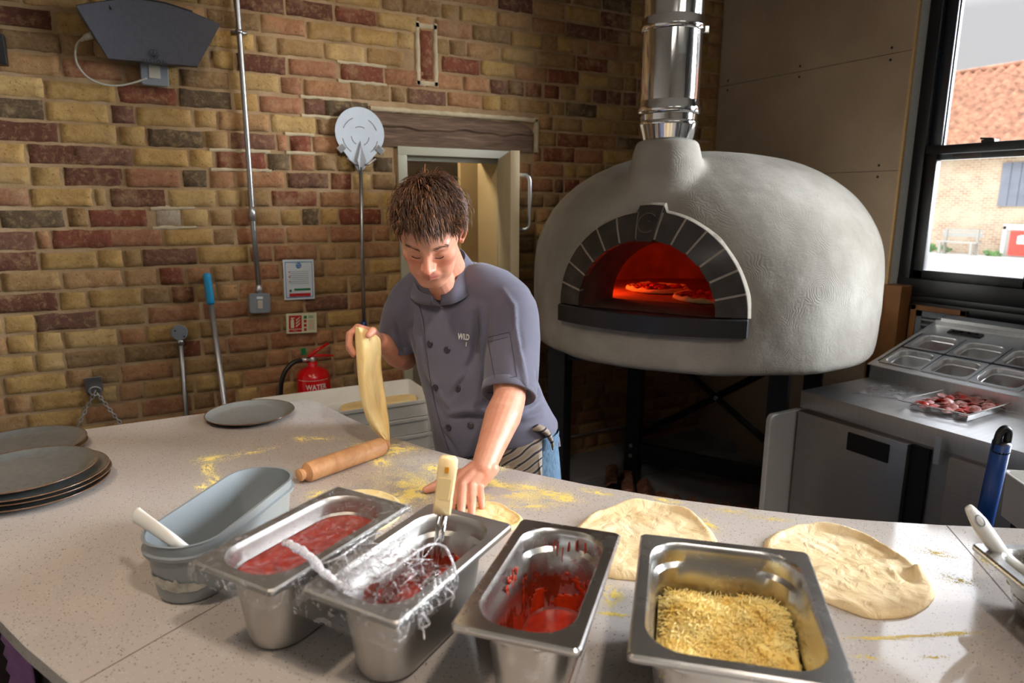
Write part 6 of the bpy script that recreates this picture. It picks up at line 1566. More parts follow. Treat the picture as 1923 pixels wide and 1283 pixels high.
# torso and legs under the clothes
body_parts.tube([shR+[0, 0, -.02], (shR+shL)/2+[0, 0, -.02], shL+[0, 0, -.02]], [.045, .06, .045], 18, roundend=True)
pelv = dep(938, 880, 2.14)
body_parts.tube([dep(862, 560, 2.04), dep(885, 650, 2.07), dep(912, 740, 2.10), dep(930, 830, 2.12), pelv], [.09, .115, .12, .12, .12], 24, roundend=True)
ax_s = nrm([.675, -.74, 0]); ax_f = nrm([-.74, -.675, 0])
hipL, hipR = pelv+ax_s*.085+[0, 0, -.06], pelv-ax_s*.085+[0, 0, -.06]
kneeL, kneeR = hipL+ax_s*.03-ax_f*.0+np.array([0, 0, -.38]), hipR-ax_s*.02+np.array([0, 0, -.38])
ankL = np.array([kneeL[0], kneeL[1], .09])-ax_f*.03; ankR = np.array([kneeR[0], kneeR[1], .09])-ax_f*.04
for h_, k_, a_ in ((hipL, kneeL, ankL), (hipR, kneeR, ankR)): body_parts.tube([h_, k_, a_], [.078, .052, .036], 16, roundend=True)
# ---- hands
def finger(P, R): body_parts.tube(P, R, 12, roundend=True)
def C(px, py, z): return np.array(onz(px, py, z))
wr = wrL
kn = [C(855, 908, 1.040), C(869, 909, 1.044), C(885, 910, 1.042), C(900, 912, 1.035)]
pip = [C(850, 936, 1.030), C(867, 940, 1.034), C(886, 941, 1.031), C(903, 934, 1.025)]
tip = [C(846, 966, 1.010), C(866, 972, 1.011), C(886, 969, 1.010), C(905, 953, 1.010)]
for i in range(4):
    mid = (pip[i]+tip[i])/2+np.array([0, 0, .004]); finger([kn[i]-(pip[i]-kn[i])*.25, kn[i], pip[i], mid, tip[i]], [.0118, .0118, .0112, .0102, .0088] if i < 3 else [.0108, .0106, .0098, .0090, .0078])
# palm: web of metacarpals
for i in range(4):
    s_ = wr+(np.array([CR[0], CR[1], 0])*(-.020+.0135*i)); body_parts.tube([s_, (s_+kn[i])/2+np.array([0, 0, .002]), kn[i]], [.020, .0185, .0138], 14, roundend=True)
body_parts.tube([C(862, 905, 1.026), C(896, 910, 1.022)], [.016, .015], 12, roundend=True)
th_ = [wr+np.array([CR[0], CR[1], 0])*(-.022)+np.array([0, 0, -.010]), C(846, 897, 1.030), C(826, 908, 1.022), C(811, 916, 1.015), C(800, 920, 1.0115)]
body_parts.tube(th_, [.0175, .0160, .0126, .0118, .0095], 14, roundend=True)
# right hand closed on the hanging dough
pc = dep(692, 634, 1.965)
kR = [dep(676, 618, 1.915), dep(672, 616, 1.935), dep(670, 618, 1.955), dep(669, 622, 1.972)]
pR = [dep(658, 626, 1.905), dep(656, 628, 1.925), dep(655, 632, 1.945), dep(656, 637, 1.962)]
dR = [dep(656, 648, 1.905), dep(655, 650, 1.925), dep(655, 653, 1.943), dep(657, 655, 1.960)]
tR = [dep(664, 664, 1.912), dep(664, 666, 1.930), dep(664, 667, 1.948), dep(664, 666, 1.962)]
for i in range(4):
    finger([kR[i], pR[i], dR[i], tR[i]], [.0112, .0105, .0098, .0085]); body_parts.tube([wrR, (wrR+kR[i])/2+np.array([0, 0, .006]), kR[i]], [.021, .0175, .0128], 14, roundend=True)
body_parts.tube([dep(706, 634, 1.965), dep(700, 622, 1.925), dep(699, 622, 1.895), dep(692, 630, 1.882)], [.0165, .0135, .0118, .0095], 14, roundend=True)
person = body_parts.build('person', M['skin'], None, True)
remesh(person, .0024, 6, .5)
tag(person, 'person in a slate chef jacket bending over the worktop, holding up a sheet of dough', 'person')
V = verts(person); HL = (V-HC) @ HM      # local head coordinates
base = np.array(srgb(214, 150, 124)[:3]); red = np.array(srgb(196, 96, 78)[:3]); pale = np.array(srgb(226, 172, 146)[:3]); lip = np.array(srgb(176, 92, 84)[:3]); stub = np.array(srgb(176, 128, 110)[:3]); scalp = np.array(srgb(84, 60, 48)[:3])
Cc = np.tile(base, (len(V), 1))
def blend(c, w): global Cc; Cc = Cc*(1-w[:, None])+c*w[:, None]
g = lambda c, r: np.exp(-(((HL-np.array(c))/np.array(r))**2).sum(1))
XA = HL.copy(); XA[:, 0] = np.abs(XA[:, 0]); g2 = lambda c, r: np.exp(-(((XA-np.array(c))/np.array(r))**2).sum(1))
inhead = (np.linalg.norm(HL, axis=1) < .20).astype(float)
blend(red, .55*g2((.040, .070, -.035), (.022, .04, .022))*inhead); blend(red, .55*g((0, .115, -.034), (.013, .02, .02))*inhead)
blend(red, .7*g2((.082, -.01, 0), (.012, .03, .035))*inhead); blend(pale, .5*g((0, .09, .04), (.05, .03, .02))*inhead)
blend(stub, .45*g((0, .085, -.085), (.06, .05, .03))*inhead); blend(lip, .95*np.clip(g2((0, .100, -.0688), (.023, .014, .0085))*1.6, 0, 1)*inhead)
blend(np.array(srgb(150, 96, 80)[:3]), .45*g2((.0315, .09, -.010), (.018, .02, .006))*inhead)
for q in tip+tR+kn+kR: blend(red, .35*np.exp(-(np.linalg.norm(V-q, axis=1)/.014)**2))
elm = elL; blend(pale, .25*np.exp(-(np.linalg.norm(V-elm, axis=1)/.08)**2))
hairline = (HL[:, 2] > .080-1.0*np.clip(-HL[:, 1]+.035, 0, .12)) & (HL[:, 1] < .088) & (inhead > 0) & (np.abs(HL[:, 0]) < .081) & (HL[:, 2] > -.06)
Cc[hairline] = scalp
# nails tint
setcol(person, Cc)
# ---- lashes / brows / hair : strands following the head surface
def surf_pt(D_, lift):
    D_ = D_/np.linalg.norm(D_, axis=1)[:, None]; r = np.interp(0, [0], [0]); return D_
from mathutils.kdtree import KDTree
GU, GV = 90, 60
GD = sphere_dirs(GU, GV); GR = head_radius(GD, n=70)
kd = KDTree(len(GD)); 
for i, d in enumerate(GD): kd.insert(Vector(d), i)
kd.balance()
def rad_at(d):
    w, s = 0, 0
    for co, i, ds in kd.find_n(Vector(d), 4): k = 1/(ds+.01); w += k; s += k*GR[i]
    return s/w
rg_ = random.Random(77)
hm = MB()
def strand(p0, flow, L, lift, w, col, curl=0, n=5, droop=0):
    pts = []; p = np.array(p0, float); f = np.array(flow, float)
    for k in range(n+1):
        d = p-SC0; r = np.linalg.norm(d); d = d/r; rs = rad_at(d); t = k/n
        tgt = rs+lift*(.35+1.3*math.sin(min(1, t*1.1)*PI*.62)) ; p = SC0+d*tgt
        pts.append(p.copy()); nrm_ = d; f = f-nrm_*(f @ nrm_)*(.85); f /= np.linalg.norm(f)+1e-9
        f = f+np.array([rg_.gauss(0, curl), rg_.gauss(0, curl), rg_.gauss(0, curl)]); p = p+f*L/n
    rings = []
    for k, q in enumerate(pts):
        t = k/n; a = pts[min(k+1, n)]-pts[max(k-1, 0)]; a /= np.linalg.norm(a)+1e-9; d = nrm(q-SC0); s = np.cross(a, d); s /= np.linalg.norm(s)+1e-9
        ww = w*(1-.85*t**1.5); rings.append([tuple(HW(q+s*ww)), tuple(HW(q+d*ww*.7)), tuple(HW(q-s*ww))])
    hm.loft(rings, True, True, c=col)
crown = np.array([.01, -.055, .112])
dk, md, lt = [np.array(srgb(*c)[:3]) for c in ((42, 27, 18), (92, 58, 36), (134, 92, 62))]
def hair_ok(p):
    x, y, z = p
    if abs(x) > .050 and y < .022 and z < .034 and y > -.032: return False         # around the ear
    if y > .0: return z > .074-(.022 if abs(x) > .05 else 0)
    if y > -.045: return z > .030
    return z > -.050
cnt = 0
while cnt < 5200:
    d = np.array([rg_.gauss(0, 1), rg_.gauss(0, 1), rg_.gauss(.3, 1)]); d /= np.linalg.norm(d); p = SC0+d*rad_at(d)
    if not hair_ok(p): continue
    f = p-crown; f = f-d*(f @ d); nf = np.linalg.norm(f); f = f/(nf+1e-6)
    f = nrm(f+np.array([-.25, .12, 0]) * (1 if nf > .02 else 0)+.55*np.array([noise.noise(Vector(p*26)), noise.noise(Vector(p*26+np.array([9, 0, 0]))), 0])+np.array([rg_.gauss(0, .17), rg_.gauss(0, .17), rg_.gauss(0, .17)])-np.array([0, 0, .15]))
    top = max(0, d[2]); L = rg_.uniform(.026, .046)*(1+.3*top)*(.65 if (p[1] > 0 and abs(p[0]) > .045) else 1)
    lift = .005+.012*top*rg_.uniform(.4, 1.5)+(.004 if p[1] > .05 else 0)+(rg_.uniform(.004, .012) if rg_.random() < .08 else 0)+.003*max(0, noise.noise(Vector(p*20)))
    # clump shading from low frequency noise
    k = noise.noise(Vector(p*38))*.5+.5; c_ = dk*(1-k)+md*k
    if rg_.random() < .16: c_ = lt
    strand(p, f, L, lift, rg_.uniform(.0011, .0021), tuple(c_), .05); cnt += 1
# fringe falling over the forehead
for k in range(620):
    x = rg_.uniform(-.060, .058); p = np.array([x, .062-.35*abs(x)**1.3, .084]); d = nrm(p-SC0); p = SC0+d*rad_at(d)
    L = rg_.uniform(.016, .040)*(1.05 if -.045 < x < .03 else .6); f = nrm([rg_.gauss(-.10-x*2, .25), .35, -1])
    kk = rg_.random(); strand(p, f, L, rg_.uniform(.004, .011), rg_.uniform(.0009, .0017), tuple(dk*(1-kk)+md*kk), .06)
# tufts standing at the crown
for k in range(300):
    a = rg_.uniform(0, 2*PI); r = rg_.uniform(0, .055); p = crown+np.array([r*math.cos(a), r*math.sin(a), 0]); d = nrm(p-SC0); p = SC0+d*rad_at(d)
    f = nrm(d*1.2+np.array([rg_.gauss(-.3, .5), rg_.gauss(.1, .5), 0])); q = p.copy(); pts = [q+f*.0075*i+np.array([0, 0, -.0004*i*i])+np.cross(f, [0, 0, 1])*.0006*i*i*rg_.gauss(0, 1) for i in range(5)]
    w = rg_.uniform(.0008, .0014); s = nrm(np.cross(f, d+np.array([.1, 0, 0])))
    hm.loft([[tuple(HW(q_+s*w*(1-i*.2))), tuple(HW(q_+d*w*.6)), tuple(HW(q_-s*w*(1-i*.2)))] for i, q_ in enumerate(pts)], c=tuple(dk*.5+md*.5))
# sideburns
for sd_ in (1, -1):
    for k in range(110):
        p = np.array([sd_*.074, rg_.uniform(.006, .030), rg_.uniform(-.012, .034)]); d = nrm(p-SC0); p = SC0+d*rad_at(d); strand(p, nrm([0, -.15, -1]), rg_.uniform(.010, .018), .002, .0009, tuple(md), .03, 3)
hair = hm.build('hair', M['hair'], person, False, usecol=True)
# brows and lashes
hm = MB()
for sd_ in (1, -1):
    for k in range(80):
        t = rg_.random(); p = np.array([sd_*(.013+.035*t), .09-.02*t, .0150+.0035*math.sin(t*2.6)+rg_.gauss(0, .0020)]); d = nrm(p-SC0); p = SC0+d*rad_at(d)
        strand(p, nrm([sd_, -.3, .15*(1-t*2)]), rg_.uniform(.005, .009), .0008, .00038, tuple(md*.9+.03), .03, 2)
hm.build('eyebrows', M['hair'], person, False, usecol=True)
hm = MB()
for sd_ in (1, -1):
    pts = [np.array([sd_*x, .0, z]) for x, z in ((.0195, -.0125), (.026, -.0155), (.0325, -.0162), (.039, -.0145), (.0445, -.0105))]
    P = []
    for q in pts: q[1] = .09; d = nrm(q-SC0); P.append(tuple(HW(SC0+d*(rad_at(d)+.0008))))
    hm.tube(spline(P, 4), .0009, 6, c=tuple(dk))
hm.build('lashes', M['hair'], person, False, usecol=True)

# ================================================================== JACKET
jm = MB()
def ring3(c, hs, hf, n=40, tilt=0, pw=2.4, up=None):
    out = []
    for k in range(n):
        a = 2*PI*k/n; x = math.copysign(abs(math.cos(a))**(2/pw), math.cos(a))*hs; y = math.copysign(abs(math.sin(a))**(2/pw), math.sin(a))*hf
        out.append(np.array(c)+ax_s*x+ax_f*y+np.array([0, 0, tilt*y/hf if hf else 0]))
    return out
D0 = 2.07
secs = [(856, 508, 2.03, .074, .066, -.03), (858, 520, 2.03, .088, .074, -.03), (861, 538, 2.03, .138, .092, -.02), (863, 558, 2.03, .164, .108, -.015), (868, 590, 2.035, .172, .118, -.02), (880, 640, 2.05, .176, .130, -.02), (892, 690, 2.07, .178, .136, -.01), (908, 740, 2.09, .186, .142, 0), (924, 785, 2.10, .194, .146, 0), (930, 806, 2.11, .197, .148, .012), (934, 834, 2.12, .192, .147, .014)]
RS = [ring3(dep(px, py, d), hs, hf, 48, tl) for px, py, d, hs, hf, tl in secs]
for i_, q_ in ((-3, .012), (-2, .035), (-1, .056)): RS[i_] = [p+np.array([0, 0, q_*float((p-np.mean(RS[i_], axis=0)) @ ax_s)/.19]) for p in RS[i_]]
jm.loft(RS, True, True)
# shoulders
jm.tube([dep(812, 545, 2.04), dep(792, 550, 2.05), dep(772, 562, 2.06)], [.072, .074, .068], 20, roundend=True); jm.tube([dep(905, 542, 2.0), dep(930, 552, 1.99), dep(952, 568, 1.975)], [.080, .080, .076], 20, roundend=True)
# left sleeve (image right): wide, ending just above the elbow
slL = [dep(935, 560, 1.985), dep(958, 585, 1.96), dep(963, 640, 1.93), dep(960, 700, 1.885), dep(955, 742, 1.85)]
jm.tube(spline(slL, 5), list(np.interp(np.linspace(0, 4, 21), range(5), [.070, .080, .081, .078, .076])), 28, flat=1.0)
slR = [dep(790, 560, 2.05), dep(765, 575, 2.06), dep(752, 620, 2.10), dep(752, 648, 2.125)]
jm.tube(spline(slR, 5), list(np.interp(np.linspace(0, 3, 16), range(4), [.060, .066, .068, .066])), 24)
jacket = jm.build('jacket', M['jacket'], person, True)
remesh(jacket, .0065, 10, .5)
JV = verts(jacket); JN = normals(jacket)
_FT = BVHTree.FromPolygons([v.co[:] for v in jacket.data.vertices], [list(p.vertices) for p in jacket.data.polygons])
def fold(pts, amp, w):
    """soft ridge (or furrow) in the cloth along a line of points lying on it"""
    global JV
    P = [np.array(q, float) for q in pts]; S = []
    for q0, q1 in zip(P[:-1], P[1:]): S += [q0+(q1-q0)*t for t in np.linspace(0, 1, 6)[:-1]]
    S.append(P[-1]); L = []
    for px, py in S:
        h = _FT.ray_cast(Vector((0, 0, CH)), Vector(ray(px, py)).normalized())
        if h[0] is not None: L.append(np.array(h[0]))
    if len(L) < 3: return
    best = np.full(len(JV), 1e9); ts = np.zeros(len(JV))
    for i in range(len(L)-1):
        a_, b_ = L[i], L[i+1]; ba = b_-a_
        if np.linalg.norm(ba) > .08: continue
        h = np.clip(((JV-a_) @ ba)/(ba @ ba+1e-9), 0, 1); d_ = np.linalg.norm(JV-a_-h[:, None]*ba, axis=1); m_ = d_ < best; best[m_] = d_[m_]; ts[m_] = (i+h[m_])/(len(L)-1)
    fade = np.sin(PI*np.clip(ts, .04, .96))**.6
    JV = JV+JN*(amp*1.6*np.exp(-(best/w)**2)*fade)[:, None]
for pts, am, w in (([(893, 575), (896, 620), (889, 665), (878, 700)], -.016, .010), ([(903, 575), (907, 640), (903, 690)], .009, .010), ([(900, 640), (880, 690), (845, 735)], .007, .010), ([(897, 655), (868, 705), (850, 745)], -.008, .009),
  ([(860, 600), (872, 650), (868, 690)], -.004, .009), ([(846, 777), (875, 768), (905, 770), (925, 778)], .011, .009), ([(850, 786), (880, 779), (915, 782)], -.010, .007), ([(925, 725), (905, 750), (880, 765)], .007, .010),
  ([(800, 690), (825, 735), (850, 770)], .005, .010), ([(795, 700), (815, 745), (835, 785)], -.005, .008), ([(785, 590), (792, 640), (798, 690)], -.006, .009), ([(775, 585), (770, 620), (780, 660)], -.008, .010),
  ([(1000, 760), (1018, 740), (1030, 715)], .007, .009), ([(985, 775), (1010, 762), (1032, 745)], -.007, .008), ([(970, 790), (1000, 782), (1025, 772)], .006, .009), ([(1008, 700), (1012, 730), (1006, 760)], -.006, .008),
  ([(742, 600), (748, 625), (760, 650)], -.006, .008), ([(730, 625), (742, 640), (755, 660)], .005, .008), ([(945, 545), (965, 575), (968, 615), (975, 660), (985, 710), (988, 742)], .007, .0065), ([(968, 600), (978, 650), (972, 680)], -.004, .007),
  ([(925, 590), (930, 640), (925, 690)], .003, .010), ([(935, 700), (950, 715), (970, 722)], -.004, .008), ([(860, 570), (840, 600), (832, 630)], -.004, .009), ([(905, 790), (930, 800), (960, 798)], .006, .009), ([(825, 800), (845, 830), (860, 855)], -.004, .008)):
    fold(pts, am, w)
JV = JV+JN*np.array([noise.fractal(Vector(p*6.0), 1, 2, 3)*.0035 for p in JV])[:, None]
setverts(jacket, JV)
# open the sleeve ends a little by pushing the end caps inwards
def hollow(c, ax, r, depth):
    V = verts(jacket); q = V-c; t = q @ ax; rad = np.linalg.norm(q-t[:, None]*ax, axis=1); sel = (t > -.014) & (t < .04) & (rad < r)
    V[sel] -= ax*(depth*np.clip(1-(rad[sel]/r)**6, 0, 1))[:, None]; setverts(jacket, V)
eL_ = slL[-1]; aL_ = nrm(slL[-1]-slL[-2]); hollow(eL_, aL_, .068, .03)
eR_ = slR[-1]; aR_ = nrm(slR[-1]-slR[-2]); hollow(eR_, aR_, .058, .03)
bpy.context.view_layer.update()
dg = bpy.context.evaluated_depsgraph_get()
def tree_of(o): return BVHTree.FromPolygons([v.co[:] for v in o.data.vertices], [list(p.vertices) for p in o.data.polygons])
JT = tree_of(jacket); EYE = Vector((0, 0, CH))
def onjacket(px, py, off=.0, T=None):
    d = Vector(ray(px, py)).normalized(); h = (T or JT).ray_cast(EYE, d)
    if h[0] is None: return None, None
    n = h[1] if h[1].dot(d) < 0 else -h[1]
    return np.array(h[0]+n*off), np.array(n)
def stitch_line(name, P, r=.0012, mat='stitch', closed=False, off=.0008):
    pts = []
    for a, b in zip(P[:-1], P[1:]):
        n = max(2, int(math.hypot(b[0]-a[0], b[1]-a[1])/4))
        for k in range(n):
            q, nn_ = onjacket(a[0]+(b[0]-a[0])*k/n, a[1]+(b[1]-a[1])*k/n, off)
            if q is not None and (not pts or np.linalg.norm(q-pts[-1]) < .06): pts.append(q)
    if len(pts) > 1:
        m = MB(); m.tube(pts, r, 5); m.build(name, M[mat], jacket, True)
# sleeve hems as rolled cuffs
def cuff(c, ax, r, name='cuff'):
    m = MB(); u_ = nrm(np.cross(ax, [.3, .2, 1])); v_ = np.cross(ax, u_); R = []
    for (dr, dz) in ((-.001, -.024), (.0012, -.023), (.0018, -.004), (.0018, .002), (.0004, .0035), (-.004, .003), (-.006, -.012)): R.append([c+ax*dz+(u_*math.cos(t)+v_*math.sin(t))*(r+dr) for t in np.linspace(0, 2*PI, 41)[:-1]])
    m.loft(R, False, False); m.build(name, M['jacket'], jacket, True)
cuff(eL_-aL_*.002, aL_, .0745); cuff(eR_-aR_*.002, aR_, .0645)
# buttons
for px, py in ((805, 561), (846, 561), (808, 646), (840, 657), (818, 728), (861, 730), (843, 803), (884, 799)):
    q, nn_ = onjacket(px, py, .0015)
    if q is None: continue
    m = MB(); m.lathe([(.0088, -.003), (.0098, 0), (.0098, .002), (.0078, .0036), (.0060, .0028), (0, .0026)], q, 20, nn_, cap0=True, cap1=False); m.build('button', M['button'], jacket, True, auto=40)
# sleeve pocket, seams, plackets
stitch_line('pocket_seam', [(916, 634), (957, 624), (971, 707), (930, 714), (916, 634)], .0009); stitch_line('pocket_seam', [(920, 642), (958, 632)], .0007)
stitch_line('shoulder_seam', [(880, 497), (930, 526), (957, 550), (975, 590), (985, 640), (993, 690)], .0010)
stitch_line('front_seam', [(783, 556), (795, 600), (800, 650), (806, 700), (815, 750), (828, 800), (845, 850)], .0012)
stitch_line('hem_seam', [(915, 738), (950, 738), (985, 728)], .0008)
# stand collar: a band round the neck, open at the front
TP = [dep(829, 552, 1.905), dep(852, 533, 1.91), dep(868, 503, 1.955), dep(873, 474, 2.02), dep(842, 462, 2.08), dep(800, 478, 2.08), dep(776, 512, 2.02), dep(786, 546, 1.94), dep(812, 556, 1.905)]
BP = [dep(826, 574, 1.915), dep(858, 568, 1.91), dep(890, 545, 1.95), dep(900, 515, 2.03), dep(850, 500, 2.12), dep(792, 512, 2.12), dep(762, 545, 2.05), dep(780, 568, 1.96), dep(812, 575, 1.92)]
T_s, B_s = spline(TP, 6), spline(BP, 6); cc_ = sum(TP)/len(TP); m = MB(); R = []
for t_, b_ in zip(T_s, B_s):
    i_ = nrm((cc_-t_)*np.array([1, 1, 0])); mid = (t_+b_)/2-i_*.004
    R.append([b_, mid, t_, t_+i_*.0035, mid+i_*.004, b_+i_*.004])
m.loft(R, True, True); m.build('collar', M['jacket'], jacket, True)
# embroidered lettering on the chest
def letters(body, px, py, size, rot=0, sx=.55, nm='lettering'):
    q, nn_ = onjacket(px, py, .0036); e1 = nrm(np.array(CR)-nn_*(np.array(CR) @ nn_)); e2 = np.cross(nn_, e1)
    e1, e2 = e1*math.cos(rot)+e2*math.sin(rot), e2*math.cos(rot)-e1*math.sin(rot)
    T = Matrix(((e1[0], e2[0], nn_[0], q[0]), (e1[1], e2[1], nn_[1], q[1]), (e1[2], e2[2], nn_[2], q[2]), (0, 0, 0, 1)))
    o = text_mesh(nm, body, size, M['letter'], jacket, T, 0, bold=.0009, sx=sx); W_ = verts(o); nv_ = Vector(nn_)
    for i in range(len(W_)):
        h = JT.ray_cast(Vector(W_[i])+nv_*.03, -nv_)
        if h[0] is not None and (h[0]-Vector(W_[i])).length < .018: W_[i] = np.array(h[0])+nn_*.0012
    setverts(o, W_); return o
letters('WILD', 872, 633, .0235, -.05, .56); letters('II', 876, 647, .016, -.1, .5)
# stand collar opening in front: dark inner edge
# jacket tail behind the hip
m = MB(); q = dep(1047, 835, 2.2)
m.loft([[dep(1030, 800, 2.17), dep(1040, 800, 2.2), dep(1040, 800, 2.215)], [dep(1036, 825, 2.18), dep(1051, 822, 2.2), dep(1051, 822, 2.215)], [dep(1042, 843, 2.19), dep(1053, 838, 2.2), dep(1053, 838, 2.215)]]); m.build('jacket_tail', M['jacket'], jacket, True)
# ================================================================== JEANS, APRON, SHOES
jm = MB()
jm.loft([ring3(pelv+np.array([0, 0, z]), hs, hf, 40, 0, 2.3) for z, hs, hf in ((.16, .178, .118), (.05, .192, .126), (-.03, .200, .130), (-.10, .200, .128), (-.14, .17, .11))], True, True)
for h_, k_, a_ in ((hipL, kneeL, ankL), (hipR, kneeR, ankR)): jm.tube([h_+[0, 0, .04], h_+[0, 0, -.12], k_, a_-[0, 0, .03]], [.098, .094, .076, .070], 22)
jeans = jm.build('jeans', M['denim'], person, True); remesh(jeans, .009, 8)
m = MB(); m.loft([ring3(pelv+np.array([0, 0, z]), .176, .123, 40, 0, 2.3) for z in (.105, .14)], False, False) if 0 else m.loft([ring3(pelv+np.array([0, 0, z]), .189, .126, 40, 0, 2.3) for z in (.105, .14)], False, False); m.build('waistband', M['denim'], jeans, True)
JT2 = tree_of(jeans)
q, nn_ = onjacket(1036, 785, .002, JT2)
if q is not None: m = MB(); m.tube([q+np.array([-.004, 0, .012]), q+np.array([0, 0, -.006]), q+np.array([.006, 0, .006])], .0018, 6); m.build('yellow_stitching', M['semolina'], jeans)
for a_, s_ in ((ankL, 1), (ankR, -1)):
    m = MB(); c = np.array([a_[0], a_[1], 0])
    m.loft([[c+ax_f*y+ax_s*x*w_+np.array([0, 0, z]) for x in (-1, 1) for _ in (0,)]+[c+ax_f*y+ax_s*x*w_+np.array([0, 0, z2]) for x in (1, -1) for _ in (0,)] for y, w_, z, z2 in ((-.09, .036, .0, .09), (-.02, .042, 0, .11), (.08, .048, 0, .075), (.16, .046, 0, .055), (.195, .03, 0, .035))]); m.build('shoe', M['shoe'], person, False, auto=60)
# apron: wraps the front, below the jacket hem
m = MB(); R = []
for i, z in enumerate(np.linspace(.150, -.42, 18)):
    row = []
    for k in range(31):
        a = -.50*PI+PI*1.0*(k/30)+.0; a = PI*.215+(k/30)*PI*.84
        hs, hf = .206+.003*math.sin(k*.9+i*.3), .144+.010*math.sin(k*.55+1)*(i/15)
        x = math.copysign(abs(math.cos(a))**.9, math.cos(a))*hs; y = math.sin(a)*hf
        row.append(pelv+np.array([0, 0, z])+ax_s*x+ax_f*y)
    R.append(row)
m.loft(R, False, False, closed=False); ap = m.build('apron', M['apron'], person, True); so = ap.modifiers.new('s', 'SOLIDIFY'); so.thickness = .003
m = MB(); m.tube(spline([dep(1002, 806, 1.985), dep(1012, 804, 1.97), dep(1026, 812, 1.975), dep(1036, 830, 1.99), dep(1038, 845, 2.0)], 5), [.012, .016, .019, .021, .022, .022, .021, .021, .020, .020, .019, .017, .016, .014, .012, .011, .009, .008, .006, .004, .003], 10, flat=.5)
m.tube(spline([dep(1004, 806, 1.975), dep(1008, 850, 1.985), dep(1014, 900, 2.0), dep(1016, 960, 2.02)], 5), [.009]*16, 8, flat=.45); m.build('apron_tie', M['apron'], ap, True)
# ================================================================== HANGING DOUGH
Lx = [(667, 613), (667, 640), (669, 670), (671, 700), (675, 735), (682, 768), (692, 795), (706, 814), (720, 826), (729, 835)]
Rx = [(689, 619), (712, 634), (716, 655), (716, 682), (719, 712), (724, 742), (728, 770), (731, 795), (732, 815), (732, 836)]
n = 46; k = 22; V = []; top = 1.898; R = []
def cr(P, t):
    s = t*(len(P)-1); i = min(int(s), len(P)-2); a, b = np.array(P[i], float), np.array(P[i+1], float); f = s-i
    pm, pn = np.array(P[max(i-1, 0)], float), np.array(P[min(i+2, len(P)-1)], float); return .5*((2*a)+(-pm+b)*f+(2*pm-5*a+4*b-pn)*f*f+(-pm+3*a-3*b+pn)*f**3)
dm = MB(); rings = []
for i in range(n+1):
    t = i/n; l, r = cr(Lx, t), cr(Rx, t); dpt = top+.10*t**1.3+.0
    front, back = [], []
    for j in range(k+1):
        s = j/k; x, y = l+(r-l)*s
        bulge = .010*math.sin(PI*min(1, s/.62))*(1 if s < .62 else 0)-.022*max(0, (s-.60)/.40)**.8*(1-t*.6)*-1
        z_ = dpt-.012*math.sin(PI*min(1, s/.58))-(0 if s < .58 else -.020*((s-.58)/.42)**.7*(1-.5*t))+.0035*noise.noise(Vector((s*5, t*9, 2)))+.003*math.sin(s*16+t*3)*(.3+t)
        ed = min(s, 1-s)*2; th2 = .0055*math.sqrt(max(0, 1-(1-min(1, ed*6))**2))+.0006
        front.append(dep(x, y, z_-th2)); back.append(dep(x, y, z_+th2))
    rings.append(front+back[::-1])
dm.loft(rings, True, True); dg_ = dm.build('dough_sheet', M['dough_y'], None, True); tag(dg_, 'long folded sheet of raw dough hanging from the raised hand of the person', 'dough')
# ================================================================== CAMERA, WORLD, LIGHTS
cam = bpy.data.cameras.new('camera'); co = bpy.data.objects.new('camera', cam); COL.objects.link(co)
cam.sensor_width = 36; cam.lens = FPX/1923*36; cam.clip_start = .02; cam.clip_end = 300
co.matrix_world = Matrix(((CR[0], CU[0], -CF[0], 0), (CR[1], CU[1], -CF[1], 0), (CR[2], CU[2], -CF[2], CH), (0, 0, 0, 1)))
cam.dof.use_dof = True; cam.dof.focus_distance = 1.8; cam.dof.aperture_fstop = 3.5; cam.dof.aperture_blades = 9
bpy.context.scene.camera = co
w = bpy.data.worlds.new('overcast'); bpy.context.scene.world = w; w.use_nodes = True
nt_ = w.node_tree; bg = nt_.nodes['Background']; tc = nt_.nodes.new('ShaderNodeTexCoord'); sx = nt_.nodes.new('ShaderNodeSeparateXYZ'); nt_.links.new(tc.outputs['Generated'], sx.inputs[0])
cr_ = nt_.nodes.new('ShaderNodeValToRGB'); e = cr_.color_ramp.elements; e[0].position = .0; e[0].color = (.60, .60, .61, 1); e[1].position = .75; e[1].color = (5.0, 5.2, 5.6, 1)
k = e.new(.22); k.color = (.62, .62, .635, 1); k = e.new(.38); k.color = (3.6, 3.75, 4.0, 1)
nt_.links.new(sx.outputs['Z'], cr_.inputs[0]); nt_.links.new(cr_.outputs[0], bg.inputs[0]); bg.inputs[1].default_value = 1.15
def lamp(name, ty, loc, aim=None, energy=100, color=(1, 1, 1), **kw):
    l = bpy.data.lights.new(name, ty); l.energy = energy; l.color = color
    for a, b in kw.items(): setattr(l, a, b)
    o = bpy.data.objects.new(name, l); COL.objects.link(o); o.location = loc
    if aim is not None: o.rotation_euler = (Vector(aim)-Vector(loc)).to_track_quat('-Z', 'Y').to_euler()
    return o
# broad bright cloud band outside the window wall
lamp('daylight', 'SUN', (9, -5.8, 4.9), (0, 1.2, 1.0), 38.0, (.88, .94, 1.0), angle=math.radians(45))
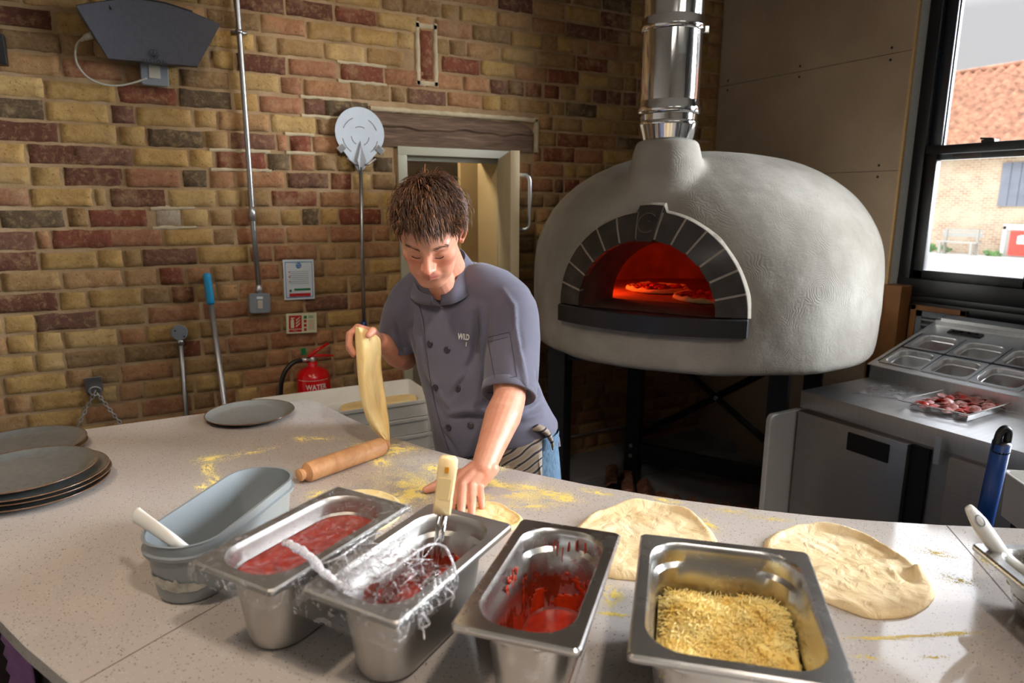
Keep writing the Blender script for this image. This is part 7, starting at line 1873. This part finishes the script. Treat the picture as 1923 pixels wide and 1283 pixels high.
# added ambient fill: unseen soft area lights just under the ceiling
for x_, y_ in ((-.6, -1.4), (1.4, -1.4)):
    lamp('ceiling_fill', 'AREA', (x_, y_, 3.32), (x_, y_, 0), 16, (1.0, .93, .84), shape='RECTANGLE', size=1.3, size_y=.35)
# ceiling spots over the worktop (warm)
lamp('ceiling_spot', 'SPOT', (-.7, 1.1, 3.25), (.35, 1.75, 1.0), 80, (1.0, .82, .64), spot_size=math.radians(58), spot_blend=.7, shadow_soft_size=.06)
lamp('ceiling_spot', 'SPOT', (.5, 1.7, 3.25), (1.15, 3.5, 1.9), 62, (1.0, .85, .68), spot_size=math.radians(64), spot_blend=1.0, shadow_soft_size=.08)
lamp('ceiling_spot', 'SPOT', (-.9, 1.8, 3.25), (-.1, 3.5, .95), 26, (1.0, .87, .70), spot_size=math.radians(62), spot_blend=1.0, shadow_soft_size=.08)
lamp('ceiling_spot', 'SPOT', (.5, -.4, 3.25), (.55, 1.2, 1.0), 115, (1.0, .86, .72), spot_size=math.radians(58), spot_blend=.8, shadow_soft_size=.10)
lamp('store_fill', 'POINT', (1.30, WY+.55, 2.20), None, 26, (1.0, .86, .62), shadow_soft_size=.08)  # unseen fill light added to brighten the cream panel behind the doorway
# fire in the oven (hidden at the left of the chamber)
fp = W(-.43, .34, ZS+.10); lamp('oven_fire', 'POINT', fp, None, 4.5, (1.0, .10, .015), shadow_soft_size=.03)
fp = W(.43, .34, ZS+.10); lamp('oven_fire', 'POINT', fp, None, .5, (1.0, .08, .01), shadow_soft_size=.03)
sc_ = bpy.context.scene; vs = sc_.view_settings; vs.view_transform = 'Standard'; vs.look = 'None'; vs.exposure = 0.0; vs.gamma = 1.0; vs.use_curve_mapping = False
sc_.cycles.max_bounces = 8; sc_.cycles.diffuse_bounces = 4; sc_.cycles.glossy_bounces = 4; sc_.cycles.transparent_max_bounces = 24; sc_.cycles.sample_clamp_indirect = 6; sc_.cycles.caustics_reflective = False; sc_.cycles.caustics_refractive = False
for o in list(bpy.data.objects):
    if '_o' in o: del o['_o']
